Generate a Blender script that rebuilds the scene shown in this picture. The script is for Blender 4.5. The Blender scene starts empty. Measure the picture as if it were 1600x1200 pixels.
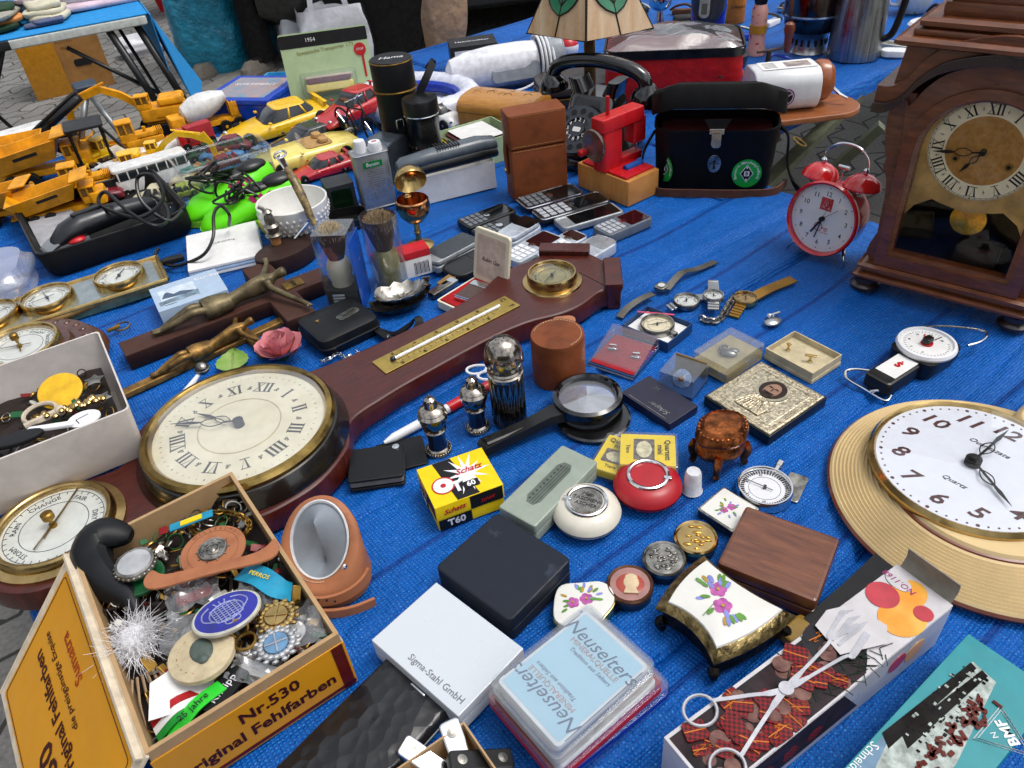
import bpy,math,random
from mathutils import Vector,Matrix,Euler
random.seed(7)
S=bpy.context.scene
COL=S.collection
rad,sin,cos,PI=math.radians,math.sin,math.cos,math.pi
# ------------------------------------------------------------ camera
FPX,CX,CY=1200.0,800.0,600.0  # focal length and centre for a 1600 px wide picture
CH=0.60  # camera height above the table top (z = 0)
_up=-Vector((150.0,-1500.0,-FPX)).normalized()
_f=Vector((0,0,-1));_fy=(_f-_up*_f.dot(_up)).normalized();_rx=_fy.cross(_up)
RC=Matrix((_rx,_fy,_up))
CAM=Vector((0,0,CH))
cd=bpy.data.cameras.new('camera');cam=bpy.data.objects.new('camera',cd);COL.objects.link(cam)
cam.matrix_world=Matrix.Translation(CAM)@RC.to_4x4()
cd.sensor_width=36;cd.lens=27.0;cd.clip_start=0.01;cd.clip_end=200
cd.dof.use_dof=True;cd.dof.focus_distance=0.95;cd.dof.aperture_fstop=32
S.camera=cam
# ------------------------------------------------------------ world, sun, exposure
SUN_EL,SUN_AZ=66,95  # azimuth from +Y towards +X
w=bpy.data.worlds.new("World");S.world=w;w.use_nodes=True
nt=w.node_tree;N=nt.nodes;bg=N['Background']
sky=N.new('ShaderNodeTexSky');sky.sky_type='NISHITA';sky.sun_disc=False
sky.sun_elevation=rad(SUN_EL);sky.sun_rotation=rad(SUN_AZ);sky.air_density=1.2;sky.dust_density=4
hs=N.new('ShaderNodeHueSaturation');hs.inputs['Saturation'].default_value=0.28
cn=N.new('ShaderNodeTexNoise');cn.inputs['Scale'].default_value=3.2;cn.inputs['Detail'].default_value=5
cr=N.new('ShaderNodeMapRange');cr.inputs[1].default_value=.35;cr.inputs[2].default_value=.65;cr.inputs[3].default_value=.6;cr.inputs[4].default_value=1.75
mx=N.new('ShaderNodeMix');mx.data_type='RGBA';mx.blend_type='MULTIPLY';mx.inputs[0].default_value=1
tc=N.new('ShaderNodeTexCoord')
nt.links.new(tc.outputs['Generated'],cn.inputs['Vector'])
nt.links.new(sky.outputs[0],hs.inputs['Color']);nt.links.new(cn.outputs[0],cr.inputs[0])
nt.links.new(hs.outputs[0],mx.inputs[6]);nt.links.new(cr.outputs[0],mx.inputs[7])
nt.links.new(mx.outputs[2],bg.inputs[0]);bg.inputs[1].default_value=0.15
sl=bpy.data.lights.new('sun','SUN');sl.energy=1.05;sl.angle=rad(22);sl.color=(1,.97,.93)
so=bpy.data.objects.new('sun',sl);COL.objects.link(so)
sd=Vector((sin(rad(SUN_AZ))*cos(rad(SUN_EL)),cos(rad(SUN_AZ))*cos(rad(SUN_EL)),sin(rad(SUN_EL))))
so.rotation_euler=sd.to_track_quat('Z','Y').to_euler();so.location=(0,0,5)
vs=S.view_settings;vs.view_transform='Standard';vs.look='None';vs.gamma=1;vs.exposure=0.24
cy=S.cycles;cy.use_denoising=True;cy.max_bounces=7;cy.diffuse_bounces=3;cy.glossy_bounces=4
cy.transparent_max_bounces=14;cy.transmission_bounces=5;cy.sample_clamp_indirect=6
# ------------------------------------------------------------ picture point -> place on a level plane
def G(x,y,z=0.0):
    v=RC@Vector((x-CX,CY-y,-FPX));return CAM+v*((z-CH)/v.z)
def PX(p):
    v=RC.transposed()@(Vector(p)-CAM);return CX+FPX*v.x/-v.z,CY-FPX*v.y/-v.z
def Wd(x,y,wpx,z=0.0):return(G(x+wpx/2,y,z)-G(x-wpx/2,y,z)).length
def Hz(x,y,y2,z0=0.0):
    p=G(x,y,z0);a,b=z0,.58
    for _ in range(40):
        m=(a+b)/2
        if PX((p.x,p.y,m))[1]>y2:a=m
        else:b=m
    return a-z0
def ang(A,B,z=0.0):
    d=G(B[0],B[1],z)-G(A[0],A[1],z);return math.atan2(d.y,d.x)
def rect(A,B,C,z=0.0):
    a,b,c=(G(p[0],p[1],z)for p in(A,B,C));u=b-a;W=u.length;u.normalize()
    n=Vector((-u.y,u.x,0));d=(c-a).dot(n);q=a+u*W/2+n*d/2
    return(q.x,q.y,0),math.atan2(u.y,u.x),W,abs(d)
def at(x,y,z=0.0):p=G(x,y,z);return(p.x,p.y,z)
def TR(x=0,y=0,z=0,rx=0,ry=0,rz=0,s=1):
    return Matrix.Translation((x,y,z))@Euler((rad(rx),rad(ry),rad(rz))).to_matrix().to_4x4()@Matrix.Diagonal((s,s,s,1))
# ------------------------------------------------------------ materials
def lin(h):
    if not isinstance(h,str):return(*h,1)
    c=[int(h[i:i+2],16)/255 for i in(0,2,4)]
    return(*[x/12.92 if x<=.04045 else((x+.055)/1.055)**2.4 for x in c],1)
MC={}
def mat(name,col,r=.5,m=0,var=.12,vs=60,bump=.05,bs=400,coat=0,col2=None,kind='noise',lo=.35,hi=.65,dist=.0006,st=(1,1,1),emit=0,sheen=0):
    if name in MC:return MC[name]
    M=bpy.data.materials.new(name);M.use_nodes=True;MC[name]=M
    t=M.node_tree;N=t.nodes;L=t.links;p=N['Principled BSDF']
    p.inputs['Roughness'].default_value=r;p.inputs['Metallic'].default_value=m
    p.inputs['Coat Weight'].default_value=coat;p.inputs['Coat Roughness'].default_value=.08
    if r>=.4 and not m:p.inputs['Specular IOR Level'].default_value=.28
    tc=N.new('ShaderNodeTexCoord');mp=N.new('ShaderNodeMapping');L.new(tc.outputs['Object'],mp.inputs[0]);mp.inputs['Scale'].default_value=st
    if kind=='voronoi':
        n=N.new('ShaderNodeTexVoronoi');n.inputs['Scale'].default_value=vs;out=n.outputs['Distance']
    elif kind=='wave':
        n=N.new('ShaderNodeTexWave');n.inputs['Scale'].default_value=vs;n.inputs['Distortion'].default_value=6;n.inputs['Detail'].default_value=4;n.inputs['Detail Scale'].default_value=1.6;out=n.outputs['Fac']
    elif kind=='check':
        n=N.new('ShaderNodeTexChecker');n.inputs['Scale'].default_value=vs;out=n.outputs['Fac']
    else:
        n=N.new('ShaderNodeTexNoise');n.inputs['Scale'].default_value=vs;n.inputs['Detail'].default_value=5;n.inputs['Roughness'].default_value=.62;out=n.outputs[0]
    L.new(mp.outputs[0],n.inputs['Vector'])
    a=lin(col);b=lin(col2)if col2 else tuple(max(0,c*(1-2*var))for c in a[:3])+(1,)
    a2=a if col2 else tuple(min(1,c*(1+var*.6))for c in a[:3])+(1,)
    mr=N.new('ShaderNodeMapRange');mr.inputs[1].default_value=lo;mr.inputs[2].default_value=hi;L.new(out,mr.inputs[0])
    x=N.new('ShaderNodeMix');x.data_type='RGBA';x.inputs[6].default_value=b;x.inputs[7].default_value=a2
    L.new(mr.outputs[0],x.inputs[0]);L.new(x.outputs[2],p.inputs['Base Color'])
    # slow wear: roughness moves a little over the surface
    n2=N.new('ShaderNodeTexNoise');n2.inputs['Scale'].default_value=35;n2.inputs['Detail'].default_value=4;L.new(tc.outputs['Object'],n2.inputs['Vector'])
    rr=N.new('ShaderNodeMapRange');rr.inputs[1].default_value=.3;rr.inputs[2].default_value=.7
    rr.inputs[3].default_value=max(.02,r*.75);rr.inputs[4].default_value=min(1,r*1.3+.03);L.new(n2.outputs[0],rr.inputs[0]);L.new(rr.outputs[0],p.inputs['Roughness'])
    if bump:
        bn=N.new('ShaderNodeTexVoronoi' if kind=='voronoi' else 'ShaderNodeTexNoise');bn.inputs['Scale'].default_value=bs
        if kind!='voronoi':bn.inputs['Detail'].default_value=3
        L.new(mp.outputs[0]if kind in('wave','voronoi')else tc.outputs['Object'],bn.inputs['Vector'])
        bu=N.new('ShaderNodeBump');bu.inputs['Strength'].default_value=bump;bu.inputs['Distance'].default_value=dist
        L.new(bn.outputs[0],bu.inputs['Height']);L.new(bu.outputs[0],p.inputs['Normal'])
    if emit:p.inputs['Emission Color'].default_value=a;p.inputs['Emission Strength'].default_value=emit
    return M
def glass(name,col='ffffff',g=.12,r=.03,dens=0.0):
    """thin clear plastic or glass: see-through with a fresnel gloss"""
    if name in MC:return MC[name]
    M=bpy.data.materials.new(name);M.use_nodes=True;MC[name]=M
    t=M.node_tree;N=t.nodes;L=t.links;N.remove(N['Principled BSDF'])
    tr=N.new('ShaderNodeBsdfTransparent');tr.inputs[0].default_value=lin(col)
    gl=N.new('ShaderNodeBsdfGlossy');gl.inputs['Roughness'].default_value=r;gl.inputs[0].default_value=(1,1,1,1)
    fr=N.new('ShaderNodeLayerWeight');fr.inputs[0].default_value=.5;pw=N.new('ShaderNodeMath');pw.operation='POWER';pw.inputs[1].default_value=3.5;L.new(fr.outputs['Facing'],pw.inputs[0])
    ad=N.new('ShaderNodeMath');ad.operation='MULTIPLY_ADD';ad.inputs[1].default_value=.55;ad.inputs[2].default_value=.03+g*.15;ad.use_clamp=True
    L.new(pw.outputs[0],ad.inputs[0])
    nz=N.new('ShaderNodeTexNoise');nz.inputs['Scale'].default_value=30;tc=N.new('ShaderNodeTexCoord');L.new(tc.outputs['Object'],nz.inputs['Vector'])
    bu=N.new('ShaderNodeBump');bu.inputs['Strength'].default_value=.1;bu.inputs['Distance'].default_value=.001;L.new(nz.outputs[0],bu.inputs['Height']);L.new(bu.outputs[0],gl.inputs['Normal']);L.new(bu.outputs[0],fr.inputs['Normal'])
    mx=N.new('ShaderNodeMixShader');L.new(ad.outputs[0],mx.inputs[0]);L.new(tr.outputs[0],mx.inputs[1]);L.new(gl.outputs[0],mx.inputs[2])
    last=mx
    if dens:
        df=N.new('ShaderNodeBsdfDiffuse');df.inputs[0].default_value=(.75,.76,.78,1)
        m2=N.new('ShaderNodeMixShader');m2.inputs[0].default_value=dens;L.new(mx.outputs[0],m2.inputs[1]);L.new(df.outputs[0],m2.inputs[2]);last=m2
    L.new(last.outputs[0],N['Material Output'].inputs[0]);return M
# ------------------------------------------------------------ mesh building
def rr(w,d,r,n=4,cx=0,cy=0):
    r=max(min(r,w/2-1e-5,d/2-1e-5),1e-5);o=[]
    for sx,sy,a0 in((1,1,0),(-1,1,90),(-1,-1,180),(1,-1,270)):
        for i in range(n+1):
            a=rad(a0+90*i/n);o.append((cx+sx*(w/2-r)+r*cos(a),cy+sy*(d/2-r)+r*sin(a)))
    return o
def circ(r,n=32,cx=0,cy=0,ry=None,a0=0):return[(cx+r*cos(a0+2*PI*i/n),cy+(ry or r)*sin(a0+2*PI*i/n))for i in range(n)]
def inset(o,e):
    n=len(o);A=sum(o[i][0]*o[(i+1)%n][1]-o[(i+1)%n][0]*o[i][1]for i in range(n));sg=1 if A>0 else-1;q=[]
    for i in range(n):
        a,b,c=Vector(o[i-1]),Vector(o[i]),Vector(o[(i+1)%n]);d1=b-a;d2=c-b
        if d1.length<1e-9 or d2.length<1e-9:q.append(o[i]);continue
        d1.normalize();d2.normalize();n1=Vector((-d1.y,d1.x));n2=Vector((-d2.y,d2.x));m=n1+n2
        if m.length<1e-6:m=n1
        m.normalize();k=min(1/max(.4,m.dot(n1)),2.2);q.append((b.x+m.x*e*k*sg,b.y+m.y*e*k*sg))
    return q
def cat(pts,k=6,closed=False):
    P=[Vector(p)for p in pts];n=len(P);o=[]
    for i in range(n if closed else n-1):
        if closed:a,b,c,d=P[i-1],P[i],P[(i+1)%n],P[(i+2)%n]
        else:a,b,c,d=P[max(i-1,0)],P[i],P[i+1],P[min(i+2,n-1)]
        for j in range(k):
            t=j/k;o.append(.5*((2*b)+(c-a)*t+(2*a-5*b+4*c-d)*t*t+(3*b-a-3*c+d)*t**3))
    if not closed:o.append(P[-1])
    return o
class MB:
    def __init__(s):s.v=[];s.f=[];s.mi=[];s.k=0;s.M=Matrix()
    def at(s,x=0,y=0,z=0,rx=0,ry=0,rz=0,sc=1):s.M=TR(x,y,z,rx,ry,rz,sc);return s
    def K(s,k):s.k=k;return s
    def add(s,vs,fs):
        b=len(s.v);s.v+=[tuple(s.M@Vector(v))for v in vs];s.f+=[tuple(b+i for i in f)for f in fs];s.mi+=[s.k]*len(fs);return s
    def loft(s,rings,c0=True,c1=True,closed=True):
        n=len(rings[0]);vs=[p for r in rings for p in r];fs=[]
        for j in range(len(rings)-1):
            for i in range(n if closed else n-1):
                a=j*n+i;b=j*n+(i+1)%n;fs.append((a,b,b+n,a+n))
        if c0:fs.append(tuple(range(n-1,-1,-1)))
        if c1:fs.append(tuple((len(rings)-1)*n+i for i in range(n)))
        return s.add(vs,fs)
    def lathe(s,prof,n=36,c0=True,c1=True,ry=1):
        return s.loft([[(r*cos(2*PI*i/n),ry*r*sin(2*PI*i/n),z)for i in range(n)]for r,z in[(max(r,1e-5),z)for r,z in prof]],c0,c1)
    def prism(s,o,z0,z1,e=0):
        if e<=0:R=[(o,z0),(o,z1)]
        else:R=[(inset(o,e),z0),(o,z0+e),(o,z1-e),(inset(o,e*.3),z1-e*.3),(inset(o,e),z1)]
        return s.loft([[(x,y,z)for x,y in q]for q,z in R])
    def rbox(s,w,d,h,r=.002,e=.0008,z0=0,x=0,y=0,n=4):return s.prism(rr(w,d,r,n,x,y),z0,z0+h,min(e,h*.4))
    def tray(s,w,d,h,t=.0015,r=.002,z0=0,x=0,y=0,fl=None):
        fl=t if fl is None else fl;i=lambda q:rr(w-2*q,d-2*q,max(r-q,1e-4),3,x,y)
        return s.loft([[(*p,z)for p in i(q)]for q,z in((0,z0),(0,z0+h),(t,z0+h),(t,z0+fl))])
    def tube(s,pts,r,n=8,closed=False,fx=1):
        P=[Vector(p)for p in pts];m=len(P);R=[];u=None
        for i in range(m):
            t=(P[(i+1)%m]-P[i-1])if closed else(P[min(i+1,m-1)]-P[max(i-1,0)])
            if t.length<1e-9:t=Vector((0,0,1))
            t.normalize()
            if u is None:u=t.orthogonal().normalized()if abs(t.z)>.9 else Vector((0,0,1)).cross(t).normalized()
            u=(u-t*u.dot(t));u=u.normalized()if u.length>1e-6 else t.orthogonal().normalized()
            w=t.cross(u);q=r[i]if isinstance(r,(list,tuple))else r
            R.append([P[i]+(u*cos(2*PI*k/n)*fx+w*sin(2*PI*k/n))*q for k in range(n)])
        if closed:R.append(R[0])
        return s.loft(R,not closed,not closed)
    def strip(s,pts,wd,th,up=(0,0,1)):
        """flat band: rectangular section swept along pts, wide across `up` x direction"""
        P=[Vector(p)for p in pts];R=[];m=len(P);up=Vector(up)
        for i in range(m):
            t=(P[min(i+1,m-1)]-P[max(i-1,0)]).normalized();sd_=t.cross(up);sd_=sd_.normalized()if sd_.length>1e-4 else Vector((1,0,0));nn=sd_.cross(t)
            w_=(wd[i]if isinstance(wd,(list,tuple))else wd)/2
            R.append([P[i]+sd_*a*w_+nn*b*th/2 for a,b in((1,-1),(1,1),(-1,1),(-1,-1))])
        return s.loft(R)
    def sph(s,x,y,z,r,ry=None,rz=None,n=16,k=10):
        ry=ry or r;rz=rz or r
        return s.loft([[(x+r*sin(PI*j/k)*cos(2*PI*i/n),y+ry*sin(PI*j/k)*sin(2*PI*i/n),z-rz*cos(PI*j/k))for i in range(n)]for j in[.02]+list(range(1,k))+[k-.02]])
    def torus(s,R,r,x=0,y=0,z=0,n=36,k=8,ry=None):
        return s.tube([(x+R*cos(2*PI*i/n),y+(ry or R)*sin(2*PI*i/n),z)for i in range(n)],r,k,True)
    def cyl(s,r,z0,z1,n=24,x=0,y=0,e=0):
        return s.prism(circ(r,n,x,y),z0,z1,e)
    def poly(s,pts,z=0,th=.0002):return s.prism([(p[0],p[1])for p in pts],z,z+th)
    def line(s,a,b,w,z=0,th=.0002):
        a=Vector(a);b=Vector(b);d=(b-a);d.normalize();n=Vector((-d.y,d.x))*w/2
        return s.poly([a-n,b-n,b+n,a+n],z,th)
    def ring(s,r0,r1,z=0,th=.0002,n=48,x=0,y=0):
        return s.loft([[(x+r*cos(2*PI*i/n),y+r*sin(2*PI*i/n),q)for i in range(n)]for r,q in((r0,z),(r0,z+th),(r1,z+th),(r1,z))],False,False)
    def text(s,t,size,x=0,y=0,z=0,rz=0,shear=0,al='CENTER',th=.0002,bold=0,sx=1):
        vs,fs=glyphs(t,shear,al,bold);M0=s.M
        s.M=M0@TR(x,y,z,0,0,rz);s.add([(a*size*sx,b*size,c*th)for a,b,c in vs],fs);s.M=M0;return s
    def obj(s,name,mats,parent=None,smooth=32,loc=None,rz=None,mtx=None):
        me=bpy.data.meshes.new(name);me.from_pydata(s.v,[],s.f)
        for q in(mats if isinstance(mats,(list,tuple))else[mats]):me.materials.append(q)
        me.polygons.foreach_set('material_index',s.mi);me.validate();me.update()
        import bmesh
        b=bmesh.new();b.from_mesh(me);bmesh.ops.recalc_face_normals(b,faces=b.faces);b.to_mesh(me);b.free()
        if smooth:
            me.polygons.foreach_set('use_smooth',[True]*len(me.polygons));me.set_sharp_from_angle(angle=rad(smooth));me.polygons.foreach_set('use_smooth',[len(p.vertices)<5 for p in me.polygons])
        o=bpy.data.objects.new(name,me);COL.objects.link(o)
        if parent:o.parent=parent
        if loc:o.location=loc
        if rz is not None:o.rotation_euler=(0,0,rz)
        if mtx:o.matrix_local=mtx
        return o
GC={}
def glyphs(t,shear,al,bold):
    k=(t,shear,al,bold)
    if k not in GC:
        c=bpy.data.curves.new('x','FONT');c.body=t;c.shear=shear;c.align_x=al;c.align_y='CENTER';c.resolution_u=2;c.offset=bold;c.extrude=.5
        o=bpy.data.objects.new('x',c);COL.objects.link(o);me=bpy.data.meshes.new_from_object(o)
        GC[k]=([(v.co.x,v.co.y,v.co.z+.5)for v in me.vertices],[tuple(p.vertices)for p in me.polygons])
        bpy.data.objects.remove(o);bpy.data.curves.remove(c);bpy.data.meshes.remove(me)
    return GC[k]
def roman(m,t,h,x,y,z,rz,w=.9):
    """serifed roman numeral made of strokes, centred, top pointing along +y before turning"""
    adv={'I':.42,'V':.85,'X':.9};W=sum(adv[c]for c in t);q=-W/2;M0=m.M;m.M=M0@TR(x,y,z,0,0,rz)@Matrix.Diagonal((h*w,h,1,1))
    for c in t:
        a=adv[c];q0=q;q1=q+a
        if c=='I':mm=(q0+q1)/2;m.poly([(mm-.1,-.5),(mm+.1,-.5),(mm+.1,.5),(mm-.1,.5)],0)
        elif c=='V':m.poly([(q0+.08,.5),(q0+.28,.5),(q1-.38,-.5),(q1-.46,-.5)],0);m.poly([(q1-.42,-.5),(q1-.38,-.38),(q1-.08,.5),(q1-.14,.5)],0.0001)
        else:m.poly([(q0+.06,.5),(q0+.26,.5),(q1-.06,-.5),(q1-.26,-.5)],0);m.poly([(q0+.08,-.5),(q0+.14,-.5),(q1-.08,.5),(q1-.14,.5)],.0001)
        for yy in(-.5,.45):m.poly([(q0+.02,yy),(q1-.02,yy),(q1-.02,yy+.05),(q0+.02,yy+.05)],.00005)
        q=q1
    m.M=M0
ROM=['XII','I','II','III','IIII','V','VI','VII','VIII','IX','X','XI']
def T(name,label,cat_,loc=(0,0,0),rz=0,group=None,rot=None):
    o=bpy.data.objects.new(name,None);COL.objects.link(o);o.empty_display_size=.02
    o.location=loc;o.rotation_euler=rot or(0,0,rz);return tag(o,label,cat_,group)
def tag(o,label,cat_,group=None,kind=None):
    if label:o['label']=label
    if cat_:o['category']=cat_
    if group:o['group']=group
    if kind:o['kind']=kind
    return o
def dup(root,loc,rz,label=None,group=None,sc=None):
    r=root.copy();COL.objects.link(r);r.location=loc;r.rotation_euler=(0,0,rz)
    if label:r['label']=label
    if group:r['group']=group
    if sc:r.scale=sc if isinstance(sc,tuple)else(sc,)*3
    for ch in list(root.children):
        c=ch.copy();COL.objects.link(c);c.parent=r
        for g in ch.children:d=g.copy();COL.objects.link(d);d.parent=c
    return r
def swap(root,fr,to):
    """give a copied thing its own paint"""
    for c in root.children_recursive:
        if c.type=='MESH' and any(s.material==fr for s in c.material_slots):
            c.data=c.data.copy()
            for i,q in enumerate(c.data.materials):
                if q==fr:c.data.materials[i]=to
# ============================================================ SETTING
GZ=-0.73
AX=rad(34.8);Ua=Vector((cos(AX),sin(AX),0));Ub=Vector((-sin(AX),cos(AX),0))  # the table's own axes
def AB(a,b,z=0):p=Ua*a+Ub*b;return Vector((p.x,p.y,z))
def pave_mat():
    M=bpy.data.materials.new('interlocking paving');M.use_nodes=True;t=M.node_tree;N=t.nodes;L=t.links;p=N['Principled BSDF']
    tc=N.new('ShaderNodeTexCoord');mp=N.new('ShaderNodeMapping');mp.inputs['Rotation'].default_value=(0,0,rad(-58));L.new(tc.outputs['Object'],mp.inputs[0])
    wv=N.new('ShaderNodeTexWave');wv.wave_profile='TRI';wv.inputs['Scale'].default_value=1.55;wv.inputs['Distortion'].default_value=.4;L.new(mp.outputs[0],wv.inputs[0])
    wv2=N.new('ShaderNodeTexWave');wv2.wave_profile='TRI';wv2.bands_direction='Y';wv2.inputs['Scale'].default_value=1.55;L.new(mp.outputs[0],wv2.inputs[0])
    cx=N.new('ShaderNodeCombineXYZ');L.new(wv2.outputs['Fac'],cx.inputs[0]);L.new(wv.outputs['Fac'],cx.inputs[1])
    sc=N.new('ShaderNodeVectorMath');sc.operation='SCALE';sc.inputs[3].default_value=.05;L.new(cx.outputs[0],sc.inputs[0])
    ad=N.new('ShaderNodeVectorMath');L.new(mp.outputs[0],ad.inputs[0]);L.new(sc.outputs[0],ad.inputs[1])
    b=N.new('ShaderNodeTexBrick');b.inputs['Scale'].default_value=1;b.inputs['Brick Width'].default_value=.215;b.inputs['Row Height'].default_value=.11
    b.inputs['Mortar Size'].default_value=.006;b.inputs['Mortar Smooth'].default_value=.4;b.inputs['Color1'].default_value=(.17,.165,.155,1);b.inputs['Color2'].default_value=(.125,.12,.112,1);b.inputs['Mortar'].default_value=(.028,.03,.022,1);b.inputs['Bias'].default_value=-.1
    L.new(ad.outputs[0],b.inputs[0])
    n=N.new('ShaderNodeTexNoise');n.inputs['Scale'].default_value=90;n.inputs['Detail'].default_value=6;L.new(tc.outputs['Object'],n.inputs[0])
    n2=N.new('ShaderNodeTexNoise');n2.inputs['Scale'].default_value=1.7;n2.inputs['Detail'].default_value=5;L.new(tc.outputs['Object'],n2.inputs[0])
    mu=N.new('ShaderNodeMath');mu.operation='ADD';L.new(n.outputs[0],mu.inputs[0]);L.new(n2.outputs[0],mu.inputs[1])
    mr=N.new('ShaderNodeMapRange');mr.inputs[1].default_value=.7;mr.inputs[2].default_value=1.3;mr.inputs[3].default_value=.6;mr.inputs[4].default_value=1.35;L.new(mu.outputs[0],mr.inputs[0])
    x=N.new('ShaderNodeMix');x.data_type='RGBA';x.blend_type='MULTIPLY';x.inputs[0].default_value=1;L.new(b.outputs[0],x.inputs[6]);L.new(mr.outputs[0],x.inputs[7])
    L.new(x.outputs[2],p.inputs['Base Color']);p.inputs['Roughness'].default_value=.85
    h=N.new('ShaderNodeMath');h.operation='MULTIPLY_ADD';h.inputs[1].default_value=-1;L.new(b.outputs['Fac'],h.inputs[0]);
    h2=N.new('ShaderNodeMath');h2.operation='MULTIPLY';h2.inputs[1].default_value=.25;L.new(n.outputs[0],h2.inputs[0]);L.new(h2.outputs[0],h.inputs[2])
    bu=N.new('ShaderNodeBump');bu.inputs['Distance'].default_value=.006;bu.inputs['Strength'].default_value=.9;L.new(h.outputs[0],bu.inputs['Height']);L.new(bu.outputs[0],p.inputs['Normal']);return M
m=MB();m.add([(-60,-60,0),(60,-60,0),(60,60,0),(-60,60,0)],[(0,1,2,3)])
tag(m.obj('pavement',pave_mat(),loc=(0,0,GZ),smooth=0),None,None,kind='structure')
m=MB();g0,g1=G(285,160,GZ),G(470,70,GZ);d=(g1-g0).normalized()
m.line((g0-d*1.5).xy,(g1+d*4).xy,.13,GZ+.004,.002)
tag(m.obj('path',mat('pale kerb stone','77746c',.85,bump=.5,bs=60,dist=.003,vs=25),smooth=0),None,None,kind='structure')
def tarp_mat(name,c1='0d76ca',c2='034ca2',c3='6cc0f4'):
    M=bpy.data.materials.new(name);M.use_nodes=True;t=M.node_tree;N=t.nodes;L=t.links;p=N['Principled BSDF']
    tc=N.new('ShaderNodeTexCoord');nz=N.new('ShaderNodeTexNoise');nz.inputs['Scale'].default_value=26;nz.inputs['Detail'].default_value=3;L.new(tc.outputs['Object'],nz.inputs[0])
    sv=N.new('ShaderNodeVectorMath');sv.operation='SCALE';sv.inputs[3].default_value=.004;L.new(nz.outputs[1],sv.inputs[0])
    av=N.new('ShaderNodeVectorMath');L.new(tc.outputs['Object'],av.inputs[0]);L.new(sv.outputs[0],av.inputs[1])
    wx=[]
    for dr in 'XY':
        q=N.new('ShaderNodeTexWave');q.bands_direction=dr;q.inputs['Scale'].default_value=85 if dr=='X' else 95;q.inputs['Distortion'].default_value=.5;L.new(av.outputs[0],q.inputs[0]);wx.append(q)
    mu=N.new('ShaderNodeMath');mu.operation='MULTIPLY';L.new(wx[0].outputs['Fac'],mu.inputs[0]);L.new(wx[1].outputs['Fac'],mu.inputs[1])
    x=N.new('ShaderNodeMix');x.data_type='RGBA';x.inputs[6].default_value=lin(c2);x.inputs[7].default_value=lin(c1);L.new(mu.outputs[0],x.inputs[0])
    n1=N.new('ShaderNodeTexNoise');n1.inputs['Scale'].default_value=260;n1.inputs['Detail'].default_value=4;L.new(tc.outputs['Object'],n1.inputs[0])
    mr=N.new('ShaderNodeMapRange');mr.inputs[1].default_value=.52;mr.inputs[2].default_value=.78;mr.inputs[4].default_value=.55;L.new(n1.outputs[0],mr.inputs[0])
    mm=N.new('ShaderNodeMath');mm.operation='MULTIPLY';L.new(mr.outputs[0],mm.inputs[0]);L.new(mu.outputs[0],mm.inputs[1])
    y=N.new('ShaderNodeMix');y.data_type='RGBA';y.inputs[7].default_value=lin(c3);L.new(mm.outputs[0],y.inputs[0]);L.new(x.outputs[2],y.inputs[6])
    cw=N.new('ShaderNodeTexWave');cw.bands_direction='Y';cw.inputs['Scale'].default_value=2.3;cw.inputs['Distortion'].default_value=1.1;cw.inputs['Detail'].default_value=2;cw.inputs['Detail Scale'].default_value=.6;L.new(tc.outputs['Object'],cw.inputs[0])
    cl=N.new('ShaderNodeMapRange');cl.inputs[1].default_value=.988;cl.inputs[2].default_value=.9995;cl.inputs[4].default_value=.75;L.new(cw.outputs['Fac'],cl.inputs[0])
    yc=N.new('ShaderNodeMix');yc.data_type='RGBA';yc.inputs[7].default_value=lin('02307a');L.new(cl.outputs[0],yc.inputs[0]);L.new(y.outputs[2],yc.inputs[6]);y=yc  # fold shade painted into the blue as thin dark wavering lines
    n2=N.new('ShaderNodeTexNoise');n2.inputs['Scale'].default_value=6;n2.inputs['Detail'].default_value=6;L.new(tc.outputs['Object'],n2.inputs[0])
    mr2=N.new('ShaderNodeMapRange');mr2.inputs[1].default_value=.35;mr2.inputs[2].default_value=.65;mr2.inputs[3].default_value=.84;mr2.inputs[4].default_value=1.08;L.new(n2.outputs[0],mr2.inputs[0])
    z=N.new('ShaderNodeMix');z.data_type='RGBA';z.blend_type='MULTIPLY';z.inputs[0].default_value=1;L.new(y.outputs[2],z.inputs[6]);L.new(mr2.outputs[0],z.inputs[7]);L.new(z.outputs[2],p.inputs['Base Color'])
    p.inputs['Roughness'].default_value=.42;p.inputs['Specular IOR Level'].default_value=.22
    bu=N.new('ShaderNodeBump');bu.inputs['Distance'].default_value=.0012;bu.inputs['Strength'].default_value=.9;L.new(mu.outputs[0],bu.inputs['Height'])
    n3=N.new('ShaderNodeTexNoise');n3.inputs['Scale'].default_value=30;n3.inputs['Detail'].default_value=7;n3.inputs['Roughness'].default_value=.65;L.new(tc.outputs['Object'],n3.inputs[0])
    b2=N.new('ShaderNodeBump');b2.inputs['Distance'].default_value=.014;b2.inputs['Strength'].default_value=.7;L.new(n3.outputs[0],b2.inputs['Height']);L.new(bu.outputs[0],b2.inputs['Normal'])
    L.new(b2.outputs[0],p.inputs['Normal']);return M
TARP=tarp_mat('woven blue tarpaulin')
from mathutils import noise as NZ
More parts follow.
